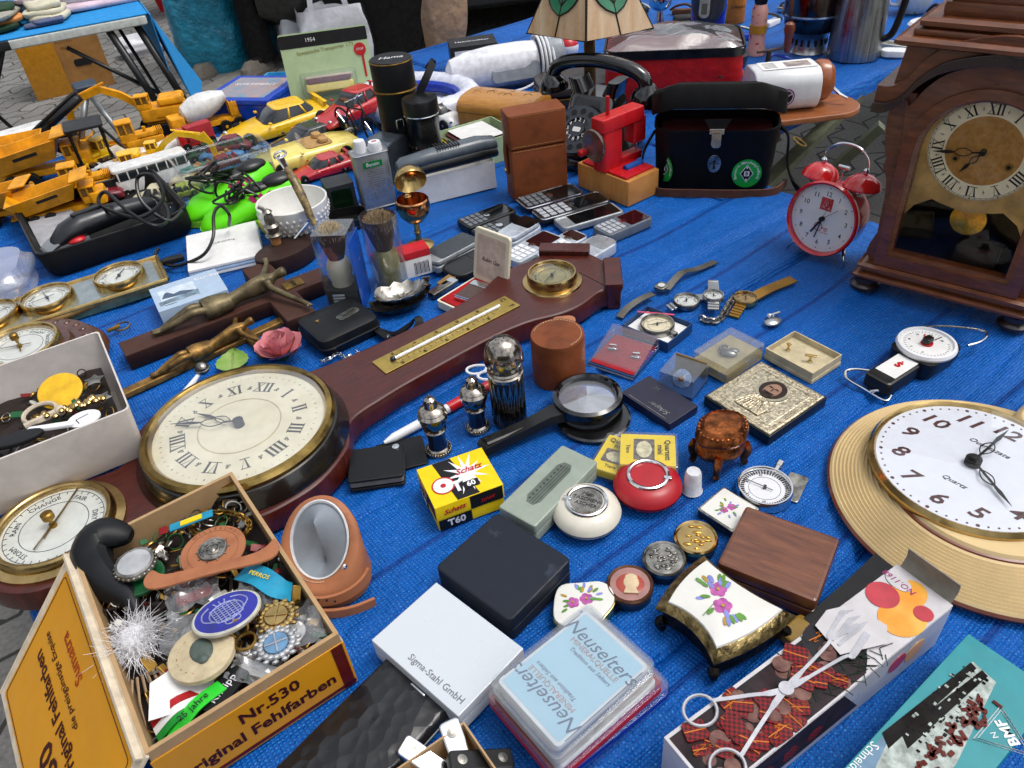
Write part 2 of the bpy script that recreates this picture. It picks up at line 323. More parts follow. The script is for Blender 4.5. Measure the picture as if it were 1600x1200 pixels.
def tarp(name,a0,a1,b0,b1,step,folds,label,z=0,skirt=.035):
    """sheet over the boards: creases run along a, edges hang down"""
    m=MB();na=int((a1-a0)/step);nb=int((b1-b0)/(step*.45))
    def hgt(a,b):
        h=-.0015
        for k,(fb,am,wdt)in enumerate(folds):
            d=b-fb-.012*sin(a*2.6+k)-.012*NZ.noise(Vector((a*3,fb*9,0)))
            h-=(am*1.5*math.exp(-abs(d)/(wdt*.5))-am*.75*math.exp(-((d-wdt*1.7)/(wdt*.9))**2))*(.8+.45*sin(a*2.2+k*2))
        h+=.003*NZ.noise(Vector((a*7,b*14,3)))+.0022*NZ.noise(Vector((a*3,b*45,7)))+.0012*NZ.noise(Vector((a*14,b*70,9)))
        return min(h,.0028)
    step2=step*.42
    sk=[(-skirt,.012),(-.02,.01),(-.006,.006)]
    la=[(a0-o,dz)for dz,o in sk]+[(a0+(a1-a0)*i/na,0)for i in range(na+1)]+[(a1+o,dz)for dz,o in sk[::-1]]
    lb=[(b0-o,dz)for dz,o in sk]+[(b0+(b1-b0)*i/nb,0)for i in range(nb+1)]+[(b1+o,dz)for dz,o in sk[::-1]]
    vs=[];fs=[]
    for b,db in lb:
        for a,da in la:
            q=.006*NZ.noise(Vector((a*7,b*7,1)))if(da or db)else 0
            vs.append((a+q,b+q,z+hgt(a,b)+min(da,db)))
    n=len(la)
    for j in range(len(lb)-1):
        for i in range(n-1):fs.append((j*n+i,j*n+i+1,j*n+n+i+1,j*n+n+i))
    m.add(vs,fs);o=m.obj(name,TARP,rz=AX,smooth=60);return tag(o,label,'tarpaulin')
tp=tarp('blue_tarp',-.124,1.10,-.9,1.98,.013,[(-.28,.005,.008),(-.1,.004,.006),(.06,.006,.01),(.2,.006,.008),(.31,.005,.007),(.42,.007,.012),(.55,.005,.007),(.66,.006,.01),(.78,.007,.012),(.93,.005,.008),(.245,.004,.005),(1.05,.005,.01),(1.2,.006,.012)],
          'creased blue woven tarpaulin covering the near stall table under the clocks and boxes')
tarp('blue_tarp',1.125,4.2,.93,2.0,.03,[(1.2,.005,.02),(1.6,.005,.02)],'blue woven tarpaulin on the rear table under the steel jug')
GREY=mat('galvanised grey','8c8f90',.4,.7);BLK=mat('black plastic','0d0e10',.35,bump=.1);CHROME=mat('chrome','d6d8da',.1,1,var=.05,bump=0)
STEEL=mat('brushed steel','b9bbbc',.27,1,var=.12,vs=20,bump=.05);OLIVE=mat('olive grey painted steel','5c5f4c',.5,.2)
BRASS=mat('polished brass','c8ab72',.18,1,var=.2,vs=30,bump=.02);BRASSD=mat('dull brass','9c7a3c',.38,1,var=.3,vs=50,bump=.2)
WHITE=mat('white plastic','dcdde0',.32,var=.04);PAPER=mat('white card','d9d8d6',.7,var=.05);RED=mat('red plastic','b8141c',.3,var=.08)
INK=mat('black ink','141416',.6,bump=0);GLS=glass('clear glass',g=.1);CLR=glass('clear plastic','f4f6f8',g=.2,r=.06,dens=.02);BAGP=glass('thin polythene','eef0f4',g=.35,r=.12,dens=.16)
def bar(m,p,q,r=.01):m.tube([p,q],r,8)
def trestle(name,label,a0,a1,b0,b1,frame=OLIVE):
    t=T(name,label,'table',(*AB(a0,b0).xy,GZ),AX);W=a1-a0;D=b1-b0;h=-GZ
    m=MB();m.rbox(W,D,.022,.01,.003,h-.034,W/2,D/2);m.obj('table_top',mat('table board','6c6255',.7),t)
    for a in(.12,W-.12):
        for b in(.05,D-.05):
            m=MB();b2=b+(.5 if b<D/2 else-.5);m.rbox(.045,.025,.001,.004,.0003)
            m=MB();m.strip([(a,b,h-.035),(a+.02,b2 if D<2 else b,0)],.034,.02,up=(1,0,0));m.obj('leg',frame,t)
    return t
trestle('trestle_table','folding trestle table hidden under the creased blue tarpaulin in front',-.12,1.09,-.88,1.96)
trestle('trestle_table','folding trestle table with olive metal legs under the rear blue tarpaulin',1.135,4.18,.94,1.97)
# slanting support rails of the near table seen over the paving
for A_,B_,lb_ in(((1224,262),(1338,152),'long slanting olive grey steel rail over the paving behind the alarm clock'),((1318,250),(1378,196),'short slanting olive rail just left of the mantel clock')):
    p=G(A_[0],A_[1],-.12);q=G(B_[0],B_[1],-.04);m=MB();m.strip([p-(q-p)*.35,q],.03,.018);tag(m.obj('support_rail',OLIVE),lb_,'rail','slanting rails of the stall tables')
# ------------------------------------------------------------ clothes table, upper left
LB=mat('light blue cloth','1f86c8',.8,bump=.3,bs=300,var=.08)
p0,p1=G(0,62,0),G(226,20,0);u=(p1-p0).normalized();n=Vector((-u.y,u.x,0));o=p1;rz=math.atan2(u.y,u.x)
t=T('camping_table','light blue covered folding table heaped with clothes, upper left corner','table',(o.x,o.y,GZ),rz)
m=MB();m.rbox(2.4,.62,.03,.01,.004,.69,-1.2,.31);m.obj('table_top',mat('table edge','b9bdb8',.5),t)
m=MB();m.rbox(2.42,.62,.004,.01,.001,.722,-1.2,.32);m.loft([[(.014,y,z)for y in(-.005,.63)]+[(.017,y,z)for y in(.63,-.005)]for z in(.72,.6,.45)])
m.loft([[(x0,.05,.3),(x0+.1,.6,.3),(x0+.104,.6,.3),(x0+.004,.05,.3)]if k else[(x0,0,.722),(x0,.62,.722),(x0+.004,.62,.722),(x0+.004,0,.722)]for k,x0 in((0,.014),(1,.08))]);m.obj('cloth',LB,t)
m=MB();m.rbox(.3,.012,.03,.004,.002,.693,-.62,-.008);m.obj('hinge_bar',BLK,t)
for q in((-.14,.02),(-.04,.03),(-.95,.02),(-1.2,.03)):
    m=MB();m.tube([(q[0]-.0,q[1],.69),(q[0]+.1,q[1]-.06,.3)],.014,8);m.K(1).tube([(q[0]+.1,q[1]-.06,.31),(q[0]+.18,q[1]-.12,0)],.011,8);m.obj('leg',[BLK,GREY],t)
for a_,b_ in(((-.3,.03,.66),(-.02,0,.42)),((-.5,.05,.69),(-.9,.4,.05)),((-.95,.0,.65),(-.5,.35,.03)),((-.8,.5,.66),(-.45,.1,.1)),((-1.3,.1,.65),(-.95,.3,.03)),((-.1,.5,.66),(.05,.55,.02))):
    m=MB();m.tube([a_,b_],.008,6);m.obj('brace',BLK,t)
def heap(name,label,cat_,loc,rz,w,d,h,mats,n=4,seed=1,group=None):
    """folded cloth: thin wavy layers one on another"""
    rnd=random.Random(seed);m=MB();z=0
    for k in range(n):
        th=h/n;ww=w*rnd.uniform(.75,1);dd=d*rnd.uniform(.75,1);a=rnd.uniform(-.25,.25);ox,oy=rnd.uniform(-.1,.1)*w,rnd.uniform(-.1,.1)*d;R=[]
        for zz,sc in((0,.93),(th*.3,1),(th*.8,1),(th*1.05,.9),(th*1.15,.45),(th*1.2,.1)):
            R.append([(ox+(x*cos(a)-y*sin(a))*sc*(1+.08*NZ.noise(Vector((x*9,y*9,k+seed)))),oy+(x*sin(a)+y*cos(a))*sc*(1+.1*NZ.noise(Vector((x*7,y*7,k+5+seed)))),z+zz+.5*th*NZ.noise(Vector((x*14,y*14,k*3+seed+sc))))for x,y in rr(ww,dd,min(ww,dd)*.3,6)])
        m.K(k%len(mats)).loft(R);z+=th
    return tag(m.obj(name,mats,loc=loc,rz=rz,smooth=70),label,cat_,group)
CL=lambda nme,c:mat('cloth '+nme,c,.9,bump=.6,bs=90,dist=.004,var=.12,vs=12)
gc='clothes heaped on the light blue table'
heap('shirt','pale blue shirts folded on the light blue table','clothes',tuple(G(30,22,.0)),rz,.4,.3,.1,[CL('blue','5d97cf'),CL('pale','a9c6e6')],4,3,gc)
heap('shirt','white and pink striped shirts folded near the table corner','clothes',tuple(G(135,5,0)),rz,.48,.36,.1,[CL('pink','d9c3cf'),CL('white','dedbe2')],4,5,gc)
heap('scarf','cream scarf bundle between the blue and the pink clothes','clothes',tuple(G(76,28,0)),rz,.16,.2,.06,[CL('cream','c9c4ad')],3,9,gc)
heap('clothing','green and orange clothes at the left end of the light blue table','clothes',tuple(G(-8,42,0)),rz,.22,.3,.07,[CL('dark green','26402c'),CL('orange','c98a50'),CL('grey','9a988c')],4,12,gc)
heap('necklace','beaded navy and silver trinkets in front of the cream scarf','necklace',tuple(G(74,38,0)),rz,.14,.06,.018,[CL('beads','59607c')],2,15,gc)
# cardboard box, white bag below it
CB=mat('brown cardboard','9c6f3c',.75,var=.12,vs=14,bump=.15);TAPE=mat('shiny parcel tape','a8721c',.15,var=.1,bump=.3,bs=30)
b0=G(120,133,GZ);t=T('cardboard_box','taped brown cardboard box with hand hole under the light blue table','box',tuple(b0),rad(28))
m=MB();m.tray(.42,.34,.36,.006,.004);m.K(1).rbox(.2,.004,.36,.001,.0005,0,-.14,-.172);m.obj('carton',[CB,TAPE],t)
m=MB();m.prism(rr(.1,.04,.015,4),0,.003);m.obj('hand_hole',BLK,t,mtx=TR(.08,-.173,.16,90))
m=MB().at(.02,-.1715,.24,90);m.text('ROYAL',.03,0,.05,0);m.text('FRESH',.022,0,.01,0);m.obj('lettering',mat('faded print','7d4a22',.8),t)
def sack(name,label,cat_,loc,rz,w,d,h,mt,seed=0,top=.75,group=None,amp=.1,parent=None):
    m=MB();R=[]
    for j in range(13):
        q=j/12;sc=(.88+.2*sin(q*PI*.8))*(1-(1-top)*q**2.5)
        R.append([(x*sc+amp*w*NZ.noise(Vector((x*8/w*.4,y*4,q*3+seed))),y*sc+amp*d*NZ.noise(Vector((x*6,y*8/d*.4,q*4+9+seed))),h*q+(.12*h*NZ.noise(Vector((x*9,y*9,seed)))if j>9 else 0))for x,y in rr(w,d,min(w,d)*.35,8)])
    m.loft(R);o=m.obj(name,mt,parent,loc=loc,rz=rz,smooth=50)
    return tag(o,label,cat_,group)if label else o
TEAL=mat('teal polythene sack','1f7f9c',.25,bump=.8,bs=26,dist=.02,var=.2,vs=9);WBAG=mat('crinkled white bag','d2d3d8',.35,bump=.35,bs=22,dist=.01,var=.1,vs=12)
sack('plastic_bag','small crumpled white bag on the paving below the light blue table','bag',tuple(G(225,84,GZ)),.6,.3,.2,.12,WBAG,2)
sack('rubbish_sack','big teal plastic sack standing behind the person in black trousers','sack',tuple(G(345,104,GZ)),.2,.42,.4,.72,TEAL,4,.5)
sack('rubbish_sack','teal plastic sack right of the person in black trousers','sack',tuple(G(412,84,GZ)),.5,.2,.3,.45,TEAL,14)
# folding rack and yellow carrier bags, far back
t=T('folding_table','thin legged folding table far behind with yellow bags beneath','table',tuple(G(285,30,GZ)),rad(10))
m=MB();m.rbox(1.3,.6,.02,.01,.003,.71,0,.3);m.obj('table_top',BLK,t)
for a_,b_ in(((-.35,0,.71),(.12,-.1,0)),((.1,0,.71),(.32,-.05,0)),((-.55,0,.71),(-.3,-.05,0)),((.5,0,.71),(.1,.1,0))):
    m=MB();m.tube([a_,b_],.009,6);m.obj('leg',GREY,t)
YB=mat('yellow carrier bag','d9a013',.4,bump=.4,bs=30,dist=.01,col2='b0141a',vs=7,lo=.62,hi=.66)
for k,(x,y,lb_)in enumerate(((278,12,'yellow carrier bag left of the pair under the far table'),(316,14,'yellow and blue carrier bag right of the pair under the far table'))):
    sack('carrier_bag',lb_,'bag',tuple(G(x,y,GZ)),.1,.3,.25,.36,YB,30+k,group='yellow carrier bags far behind',amp=.04)
# ------------------------------------------------------------ person in black (legs in view)
def person(loc,rz):
    t=T('person','person in black trousers and grey shoes standing behind the toys','person',loc,rz)
    V=[(0,0,.95,.15),(0,0,1.12,.145),(0,0,1.33,.16),(0,.01,1.47,.07),(0,.01,1.55,.055),(0,.03,1.66,.09),(0,.03,1.72,.085)]
    E_=[(0,1),(1,2),(2,3),(3,4),(4,5),(5,6)]
    for s in(-1,1):
        b=len(V);V+=[(s*.1,0,.88,.1),(s*.13,.02*s,.5,.07),(s*.15,.05*s,.09,.045),(s*.16,.13+.05*s,.045,.038),(s*.19,0,1.4,.06),(s*.27,.05,1.12,.045),(s*.24,.22,.93,.033),(s*.22,.29,.9,.03)]
        E_+=[(0,b),(b,b+1),(b+1,b+2),(b+2,b+3),(2,b+4),(b+4,b+5),(b+5,b+6),(b+6,b+7)]
        for f in range(5):
            c=len(V);V+=[(s*(.2+.012*f),.33+.01*(2-abs(f-2)),.885-.004*f,.009),(s*(.2+.012*f),.36,.86,.008)]if f<4 else[(s*.19,.3,.87,.01),(s*.185,.33,.85,.009)];E_+=[(b+7,c),(c,c+1)]
    me=bpy.data.meshes.new('figure');me.from_pydata([v[:3]for v in V],E_,[]);o=bpy.data.objects.new('figure',me);COL.objects.link(o)
    md=o.modifiers.new('s','SKIN');
    if not me.skin_vertices:me.attributes  # the skin layer comes with the modifier
    import bmesh
    bm=bmesh.new();bm.from_mesh(me);ly=bm.verts.layers.skin.verify();bm.verts.ensure_lookup_table()
    for i,v in enumerate(bm.verts):v[ly].radius=(V[i][3],)*2;v[ly].use_root=(i==0)
    bm.to_mesh(me);bm.free();o.modifiers.new('u','SUBSURF').levels=2;o.modifiers['u'].render_levels=2
    bpy.context.view_layer.update();dg=bpy.context.evaluated_depsgraph_get();me2=bpy.data.meshes.new_from_object(o.evaluated_get(dg));bpy.data.objects.remove(o)
    skin=mat('skin','b98468',.5);blk=mat('black trousers cloth','0b0b0d',.85,bump=.5,bs=40,dist=.006);me2.materials.clear()
    for q in(blk,skin):me2.materials.append(q)
    for p in me2.polygons:p.material_index=1 if(p.center.z>1.5 or(p.center.y>.2 and p.center.z>.8))else 0;p.use_smooth=True
    b=bpy.data.objects.new('body',me2);COL.objects.link(b);b.parent=t
    m=MB();m.sph(0,.015,1.72,.098,.1,.09);m.obj('hair',mat('dark hair','1a120c',.6),t)
    for s in(-1,1):
        m=MB();m.loft([[(s*.155+x*a,.09+.05*s+y*a2+.01,z)for x,y in rr(.095,.27,.045,6)]for z,a,a2 in((0,1,1),(.018,1.02,1.02),(.02,.95,.97),(.05,.85,.9),(.08,.6,.6))]);m.obj('shoe',mat('grey suede','6c665e',.9),t)
        m=MB();m.lathe([(.085,.055),(.08,.2),(.083,.5),(.1,.8),(.12,.93)],20,False,False,1.05);m.obj('trouser_leg',blk,t,loc=(s*.135,.035*s+.0,0))
person((*G(383,108,GZ).xy,GZ),rad(150))
# ------------------------------------------------------------ black car behind
CARP=mat('black car paint','08090b',.18,coat=1,var=.02,bump=0)
def parked_car(loc,rz):
    t=T('parked_car','glossy black car parked behind the stall at the top','car',loc,rz);m=MB();R=[]
    for x,hw,zb,zt in((-2.1,.7,.35,.62),(-2.05,.8,.25,.72),(-1.6,.88,.22,.85),(-.8,.9,.2,.92),(.6,.9,.2,.95),(1.6,.88,.22,.98),(2.0,.82,.25,.95),(2.1,.74,.35,.8)):
        R.append([(x,y*hw,z)for y,z in((-1,zb+.1),(-1.02,(zb+zt)/2),(-.96,zt-.06),(-.85,zt),(0,zt+.03),(.85,zt),(.96,zt-.06),(1.02,(zb+zt)/2),(1,zb+.1),(.9,zb),(-.9,zb))])
    m.loft(R);m.obj('body',CARP,t,smooth=40)
    m=MB();m.loft([[(x,y*.78*s,z)for x,y in rr(2.7,2,.3,4,.2)]for z,s in((.93,1),(1.3,.82),(1.42,.7),(1.45,.5))]);m.obj('cabin',mat('dark car glass','050607',.05,bump=0),t)
    for x in(-1.35,1.35):
        for y in(-.86,.86):
            m=MB();m.at(x,y,.32,90);m.lathe([(.2,-.1),(.31,-.1),(.32,-.06),(.32,.06),(.31,.1),(.2,.1)],28);m.obj('wheel',mat('tyre rubber','0c0c0c',.8),t)
    for y in(-.9,.9):
        m=MB();m.rbox(3.4,.06,.1,.02,.01,.24,0,y);m.obj('side_skirt',mat('dark grey trim','24262a',.4),t)
        m=MB();m.at(.1,y*1.0,.55,90);m.ring(.16,.2,-.03,.06);m.obj('door_trim',mat('glossy dark trim','2b2d31',.2),t)
    for k,x in enumerate((-.9,.3)):
        m=MB();m.rbox(.16,.03,.03,.01,.004,.8,x,-.92);m.obj('door_handle',CHROME,t)
c0=G(760,70,GZ);parked_car((c0.x+.6,c0.y+.95,GZ),rad(8))
# black-clad bags beside the car
def tote(name,label,loc,rz,w,d,h,mats,seed):
    t=T(name,label,'bag',loc,rz);m=MB();R=[]
    for j in range(9):
        q=j/8;R.append([(x*(1-.1*q)+.03*NZ.noise(Vector((x*9,y*9,q*3+seed))),y*(1-.25*q)+.03*NZ.noise(Vector((x*7,y*9,q*3+5+seed))),h*q+.03*NZ.noise(Vector((x*7,y*7,seed))))for x,y in rr(w,d,.05,6)])
    m.loft(R,c1=False);n_=len(m.f)
    for i in range(n_):m.mi[i]=1 if(i%28)>22 else 0
    m.obj('bag_body',mats,t,smooth=50)
    for s in(-1,1):
        m=MB();m.strip(cat([(-w*.25,s*d*.34,h*.9),(-w*.2,s*d*.3,h*1.25),(w*.1,s*d*.3,h*1.33),(w*.22,s*d*.34,h*.92)],5),.03,.004,up=(0,1,0));m.obj('handle',mats[0 if s<0 else 1],t)
    m=MB();m.sph(0,0,h*.85,w*.38,d*.3,h*.2);m.obj('contents',CL('bag filling','8f9096'),t,smooth=60)
tote('shopping_bag','white and black shopping bag with raised white handles, left one of two',(*G(487,92,GZ).xy,GZ),rad(25),.34,.3,.36,[WBAG,mat('black bag panel','101114',.4)],3)
tote('shopping_bag','white shopping bag with black side panel, right one of two by the car',(*G(535,105,GZ).xy,GZ),rad(10),.44,.32,.36,[WBAG,mat('black bag panel','101114',.4)],8)
# brown paper bag standing on the rear part
sack('paper_bag','creased brown paper bag standing in front of the black car','bag',(*G(702,112,-.1).xy,-.1),.15,.12,.08,.27,mat('brown kraft paper','9c7f64',.8,bump=.7,bs=26,dist=.01,var=.12),41,.85,amp=.2)
t=T('crate','pale brown crate the paper bag stands on','crate',(*G(702,112,-.1).xy,GZ),.15)
m=MB();m.tray(.4,.3,.6,.012,.01);m.obj('crate_body',CB,t);m=MB();m.rbox(.4,.3,.024,.01,.003,.604);m.obj('crate_lid',CB,t)
# buildings round the market: unseen, added to put dark contrast into the shiny faces
for k,(x,y,ww,hh,a)in enumerate(((0,30,34,7,0),(-28,4,30,8,90),(30,2,30,7,90),(0,-26,36,6,0))):
    t=T('house',['unseen long house added beyond the black car for reflections','unseen tall house added on the left for reflections','unseen house added on the right for reflections','unseen house added behind the photographer for reflections'][k],'building',(x,y,GZ),rad(a))
    m=MB();m.rbox(ww,8,hh,.05,.01,0);m.obj('wall',mat('dull plaster','5c5850',.9),t);m=MB()
    m.loft([[(sx*ww/2,-4.3,hh),(sx*ww/2,4.3,hh),(sx*ww/2,0,hh+3)]for sx in(-1.01,1.01)]);m.obj('roof',mat('dark tiles','2f221d',.8),t)
# ============================================================ TOYS, back left
TY=mat('yellow toy paint','e8b80c',.25,coat=.4,var=.06);OR=mat('orange toy plastic','e39a10',.42,var=.2,vs=28,bump=.1);RD=mat('red toy paint','b5121b',.22,coat=.5,var=.08)
CRM=mat('pale yellow toy paint','e3cf6a',.25,coat=.5,var=.05);BKP=mat('black toy paint','111214',.2,coat=.5);WIN=mat('smoked toy window','24282c',.1,bump=0);TYR=mat('toy tyre','121212',.75);TW=mat('tan interior','b08a58',.7)
WP=mat('white toy paint','d6d6d4',.3,coat=.3);GRN=mat('teal toy paint','0f6b5f',.3,coat=.3);LIM=mat('lime toy paint','a3b03c',.35);DRD=mat('dark red toy paint','7c1420',.35)
def wheel(t,x,y,r,w,rim=GREY,tm=TYR,nm='wheel'):
    m=MB();m.at(x,y,r,90);m.lathe([(r*.6,-w/2),(r*.95,-w/2),(r,-w*.3),(r,w*.3),(r*.95,w/2),(r*.6,w/2)],20);o=m.obj(nm,tm,t)
    m=MB();m.at(x,y,r,90);m.lathe([(.001,-w*.56),(r*.2,-w*.58),(r*.3,-w*.45),(r*.62,-w*.5),(r*.62,w*.5),(r*.3,w*.45),(r*.2,w*.58),(.001,w*.56)],14);m.obj('rim',rim,o);return o
def toy_car(label,F_,R_,paint,H=.27,style='sport',zf=0,group='toy cars in the back left corner',name='toy_car',W=.42,kids=True,z=0):
    a,b=G(*F_,z+.02),G(*R_,z+.02);L_=(a-b).length;c=(a+b)/2;rz=math.atan2((a-b).y,(a-b).x);w_=L_*W;h=L_*H
    t=T(name,label,'toy car',(c.x,c.y,z),rz,group);m=MB();R=[]
    P={'sport':((-.5,.5,.62),(-.47,.5,.68),(-.3,.5,.66),(-.05,.49,.6),(.15,.49,.55),(.38,.46,.38),(.47,.42,.28),(.5,.36,.22)),
         'classic':((-.5,.3,.42),(-.46,.4,.52),(-.3,.47,.6),(0,.48,.62),(.2,.47,.62),(.38,.43,.58),(.47,.34,.46),(.5,.24,.34)),
         'beetle':((-.5,.3,.3),(-.45,.38,.42),(-.3,.46,.6),(0,.47,.62),(.2,.46,.6),(.36,.42,.55),(.46,.36,.4),(.5,.26,.28))}[style]
    for x,hw,zt in P:
        g_=.14;R.append([(x*L_,q*hw*w_*2*.5,zz*h)for q,zz in((-1.0,g_),(-1.06,(g_+zt)*.5),(-1.0,zt*.86),(-.84,zt*.99),(-.3,zt*1.04),(.3,zt*1.04),(.84,zt*.99),(1.0,zt*.86),(1.06,(g_+zt)*.5),(1.0,g_))])
    # finer, rounder shell
    R2=[]
    for j in range(len(R)-1):
        for k in range(3):R2.append([tuple(Vector(R[j][i]).lerp(Vector(R[j+1][i]),k/3))for i in range(10)])
    R2.append(R[-1]);m.loft(R2);m.obj('body',paint,t,smooth=45)
    cx_,cl={'sport':(-.12,.52),'classic':(-.12,.36),'beetle':(-.06,.58)}[style]
    if style=='classic':
        m=MB();m.rbox(L_*.26,w_*.72,h*.05,.01,.001,h*.61,-L_*.1);m.obj('seat',TW,t)
        m=MB();m.at(L_*.06,0,h*.6,0,-28);m.rbox(.003,w_*.72,h*.36,.001,.0005);m.obj('windscreen',GLS,t)
        for s in(-1,1):m=MB();m.rbox(L_*.09,w_*.26,h*.22,.008,.006,h*.6,-L_*.15,s*w_*.19);m.obj('seat_back',TW,t)
    else:
        m=MB();m.loft([[(cx_*L_+x*q+dx*L_,y*q2,z_*h)for x,y in rr(cl*L_,w_*.84,w_*.2,4)]for z_,q,q2,dx in((.58,1,1,0),(.78,.82,.9,-.01),(.96,.56,.76,-.02),(.97,.4,.6,-.02))]);m.obj('window',WIN,t,smooth=40)
        m=MB();m.loft([[(cx_*L_+x*q-.02*L_,y*q2,z_*h)for x,y in rr(cl*L_,w_*.84,w_*.2,4)]for z_,q,q2 in((.955,.585,.79),(.985,.56,.76),(1.0,.4,.55))]);m.obj('roof',paint,t,smooth=40)
        for s in(-1,1):
            m=MB()
            for px_ in(-.28,.05):m.tube([((cx_+px_*cl)*L_*1.0,s*w_*.42,h*.6),((cx_+px_*cl*.62)*L_-.012*L_,s*w_*.335,h*.96)],.0022,6)
            m.obj('pillar',paint,t)
    for x in(-.31,.31):
        for s in(-1,1):wheel(t,x*L_,s*w_*.44,h*.24,w_*.16)
    if kids:
        for s in(-1,1):
            m=MB();m.sph(L_*(.44 if style=='sport' else .455),s*w_*.3,h*(.33 if style=='sport' else .42),w_*.055,w_*.07,h*.07);m.obj('headlight',CHROME,t)
            m=MB();m.rbox(L_*.03,w_*.1,h*.07,.002,.001,h*.62,L_*.1,s*w_*.52);m.obj('mirror',paint,t)
            m=MB();m.rbox(L_*.2,.0006,h*.3,.0003,.0001,h*.2,-L_*.04,s*w_*.505);m.obj('door',paint,t)
        if style=='sport':m=MB();m.rbox(L_*.04,w_*.9,h*.03,.002,.001,h*.86,-L_*.46);[m.rbox(L_*.03,.004,h*.24,.001,.0005,h*.62,-L_*.46,s*w_*.35)for s in(-1,1)];m.obj('rear_wing',paint,t)
    return t
toy_car('big yellow sports car with rear wing, nearest the white mixer drum',(348,216),(508,172),TY,.25)
toy_car('black sports car model between the yellow one and the cream roadster',(402,242),(540,196),BKP,.22)
toy_car('pale yellow open roadster with windscreen and tan seats',(398,262),(556,216),CRM,.27,'classic')
toy_car('small red sports car beside the silver spirit can',(448,272),(548,243),RD,.26)
toy_car('large red sports car leaning against the green carded bus',(498,190),(598,148),RD,.3,z=.03)
toy_car('white beetle shaped toy car behind the black lens',(716,190),(664,172),WP,.44,'beetle')
toy_car('lime and white old saloon in front of the toy bus',(252,300),(308,284),LIM,.36,'beetle',z=.01)
toy_car('teal open toy car behind the clear plastic tub',(276,262),(326,244),GRN,.26,'classic',z=.02)
toy_car('dark red toy car beside the teal one',(304,258),(368,238),DRD,.26,'sport',z=.02)
toy_car('blue toy beetle under a clear wrapper beside the green shoes',(262,340),(322,316),mat('blue toy paint','1f5f8f',.25,coat=.3),.42,'beetle')
toy_car('green toy jeep inside the clear plastic tub',(332,300),(392,276),mat('army green','2f4a24',.5),.4,'classic')
toy_car('grey blue toy car ahead of the yellow sports car',(372,240),(418,222),mat('grey blue toy paint','6d8299',.3),.26,'sport',z=.015)
# toy bus
a,b=G(186,302,.01),G(300,268,.01);L_=(a-b).length;c=(a+b)/2
t=T('toy_bus','cream toy coach with a row of side windows','toy bus',(c.x,c.y,.0),math.atan2((b-a).y,(b-a).x))
m=MB();m.rbox(L_,.045,.03,.008,.003,.008);m.K(1).rbox(L_*.96,.0455,.014,.006,.001,.037);m.K(0).rbox(L_,.045,.01,.009,.004,.05)
for k in range(8):m.rbox(.003,.046,.016,.001,.0003,.037,-L_*.45+L_*.9*k/7)
m.obj('body',[WP,WIN],t)
for x in(-.34,.34):
    for s in(-1,1):wheel(t,x*L_,s*.021,.009,.008)
# construction toys
def cab(t,x,y,z,w,d,h,paint=OR):
    m=MB();m.rbox(w,d,h*.42,.004,.002,z,x,y);m.rbox(w*1.04,d*1.04,h*.1,.004,.002,z+h*.9,x,y)
    for sx in(-1,0,1):
        for sy in(-1,1):m.rbox(.006*w/.05,.006*w/.05,h*.5,.001,.0004,z+h*.41,x+sx*w*.44,y+sy*d*.44)
    o=m.obj('cab',paint,t);m=MB();m.rbox(w*.84,d*.84,h*.48,.002,.001,z+h*.42,x,y);m.obj('cab_window',mat('brown tinted toy window','7a5a2c',.15,bump=0),o)
def loader(label,loc,rz,s,paint=OR):
    t=T('toy_loader',label,'toy loader',loc,rz,'orange construction toys')
    m=MB();m.rbox(.13*s,.06*s,.035*s,.006,.003,.03*s,-.05*s);m.rbox(.08*s,.05*s,.02*s,.006,.004,.063*s,-.06*s);m.rbox(.09*s,.045*s,.028*s,.005,.003,.03*s,.06*s);m.cyl(.006*s,.08*s,.1*s,10,-.06*s,.01*s)
    for k in range(5):m.rbox(.003*s,.052*s,.016*s,.001,.0003,.068*s,-.115*s+k*.006*s)
    m.obj('body',paint,t);cab(t,.0,0,.06*s,.055*s,.055*s,.07*s,paint)
    for q in(-1,1):m=MB();m.strip([(.04*s,q*.02*s,.06*s),(.1*s,q*.02*s,.065*s),(.15*s,q*.02*s,.03*s)],.008*s,.014*s);m.obj('lift_arm',paint,t)
    m=MB();m.loft([[(x*s,y*.05*s,z*s)for x,z in((.14,.008),(.2,.005),(.2,.009),(.15,.014),(.145,.05),(.138,.05))]for y in(-1,1)]);[m.rbox(.012*s,.006*s,.004*s,.001,.0005,.004*s,.203*s,(k-3)*.015*s)for k in range(7)];m.obj('bucket',paint,t)
    for x in(-.06,.055):
        for q in(-1,1):wheel(t,x*s,q*.036*s,.028*s,.022*s,paint)
    return t
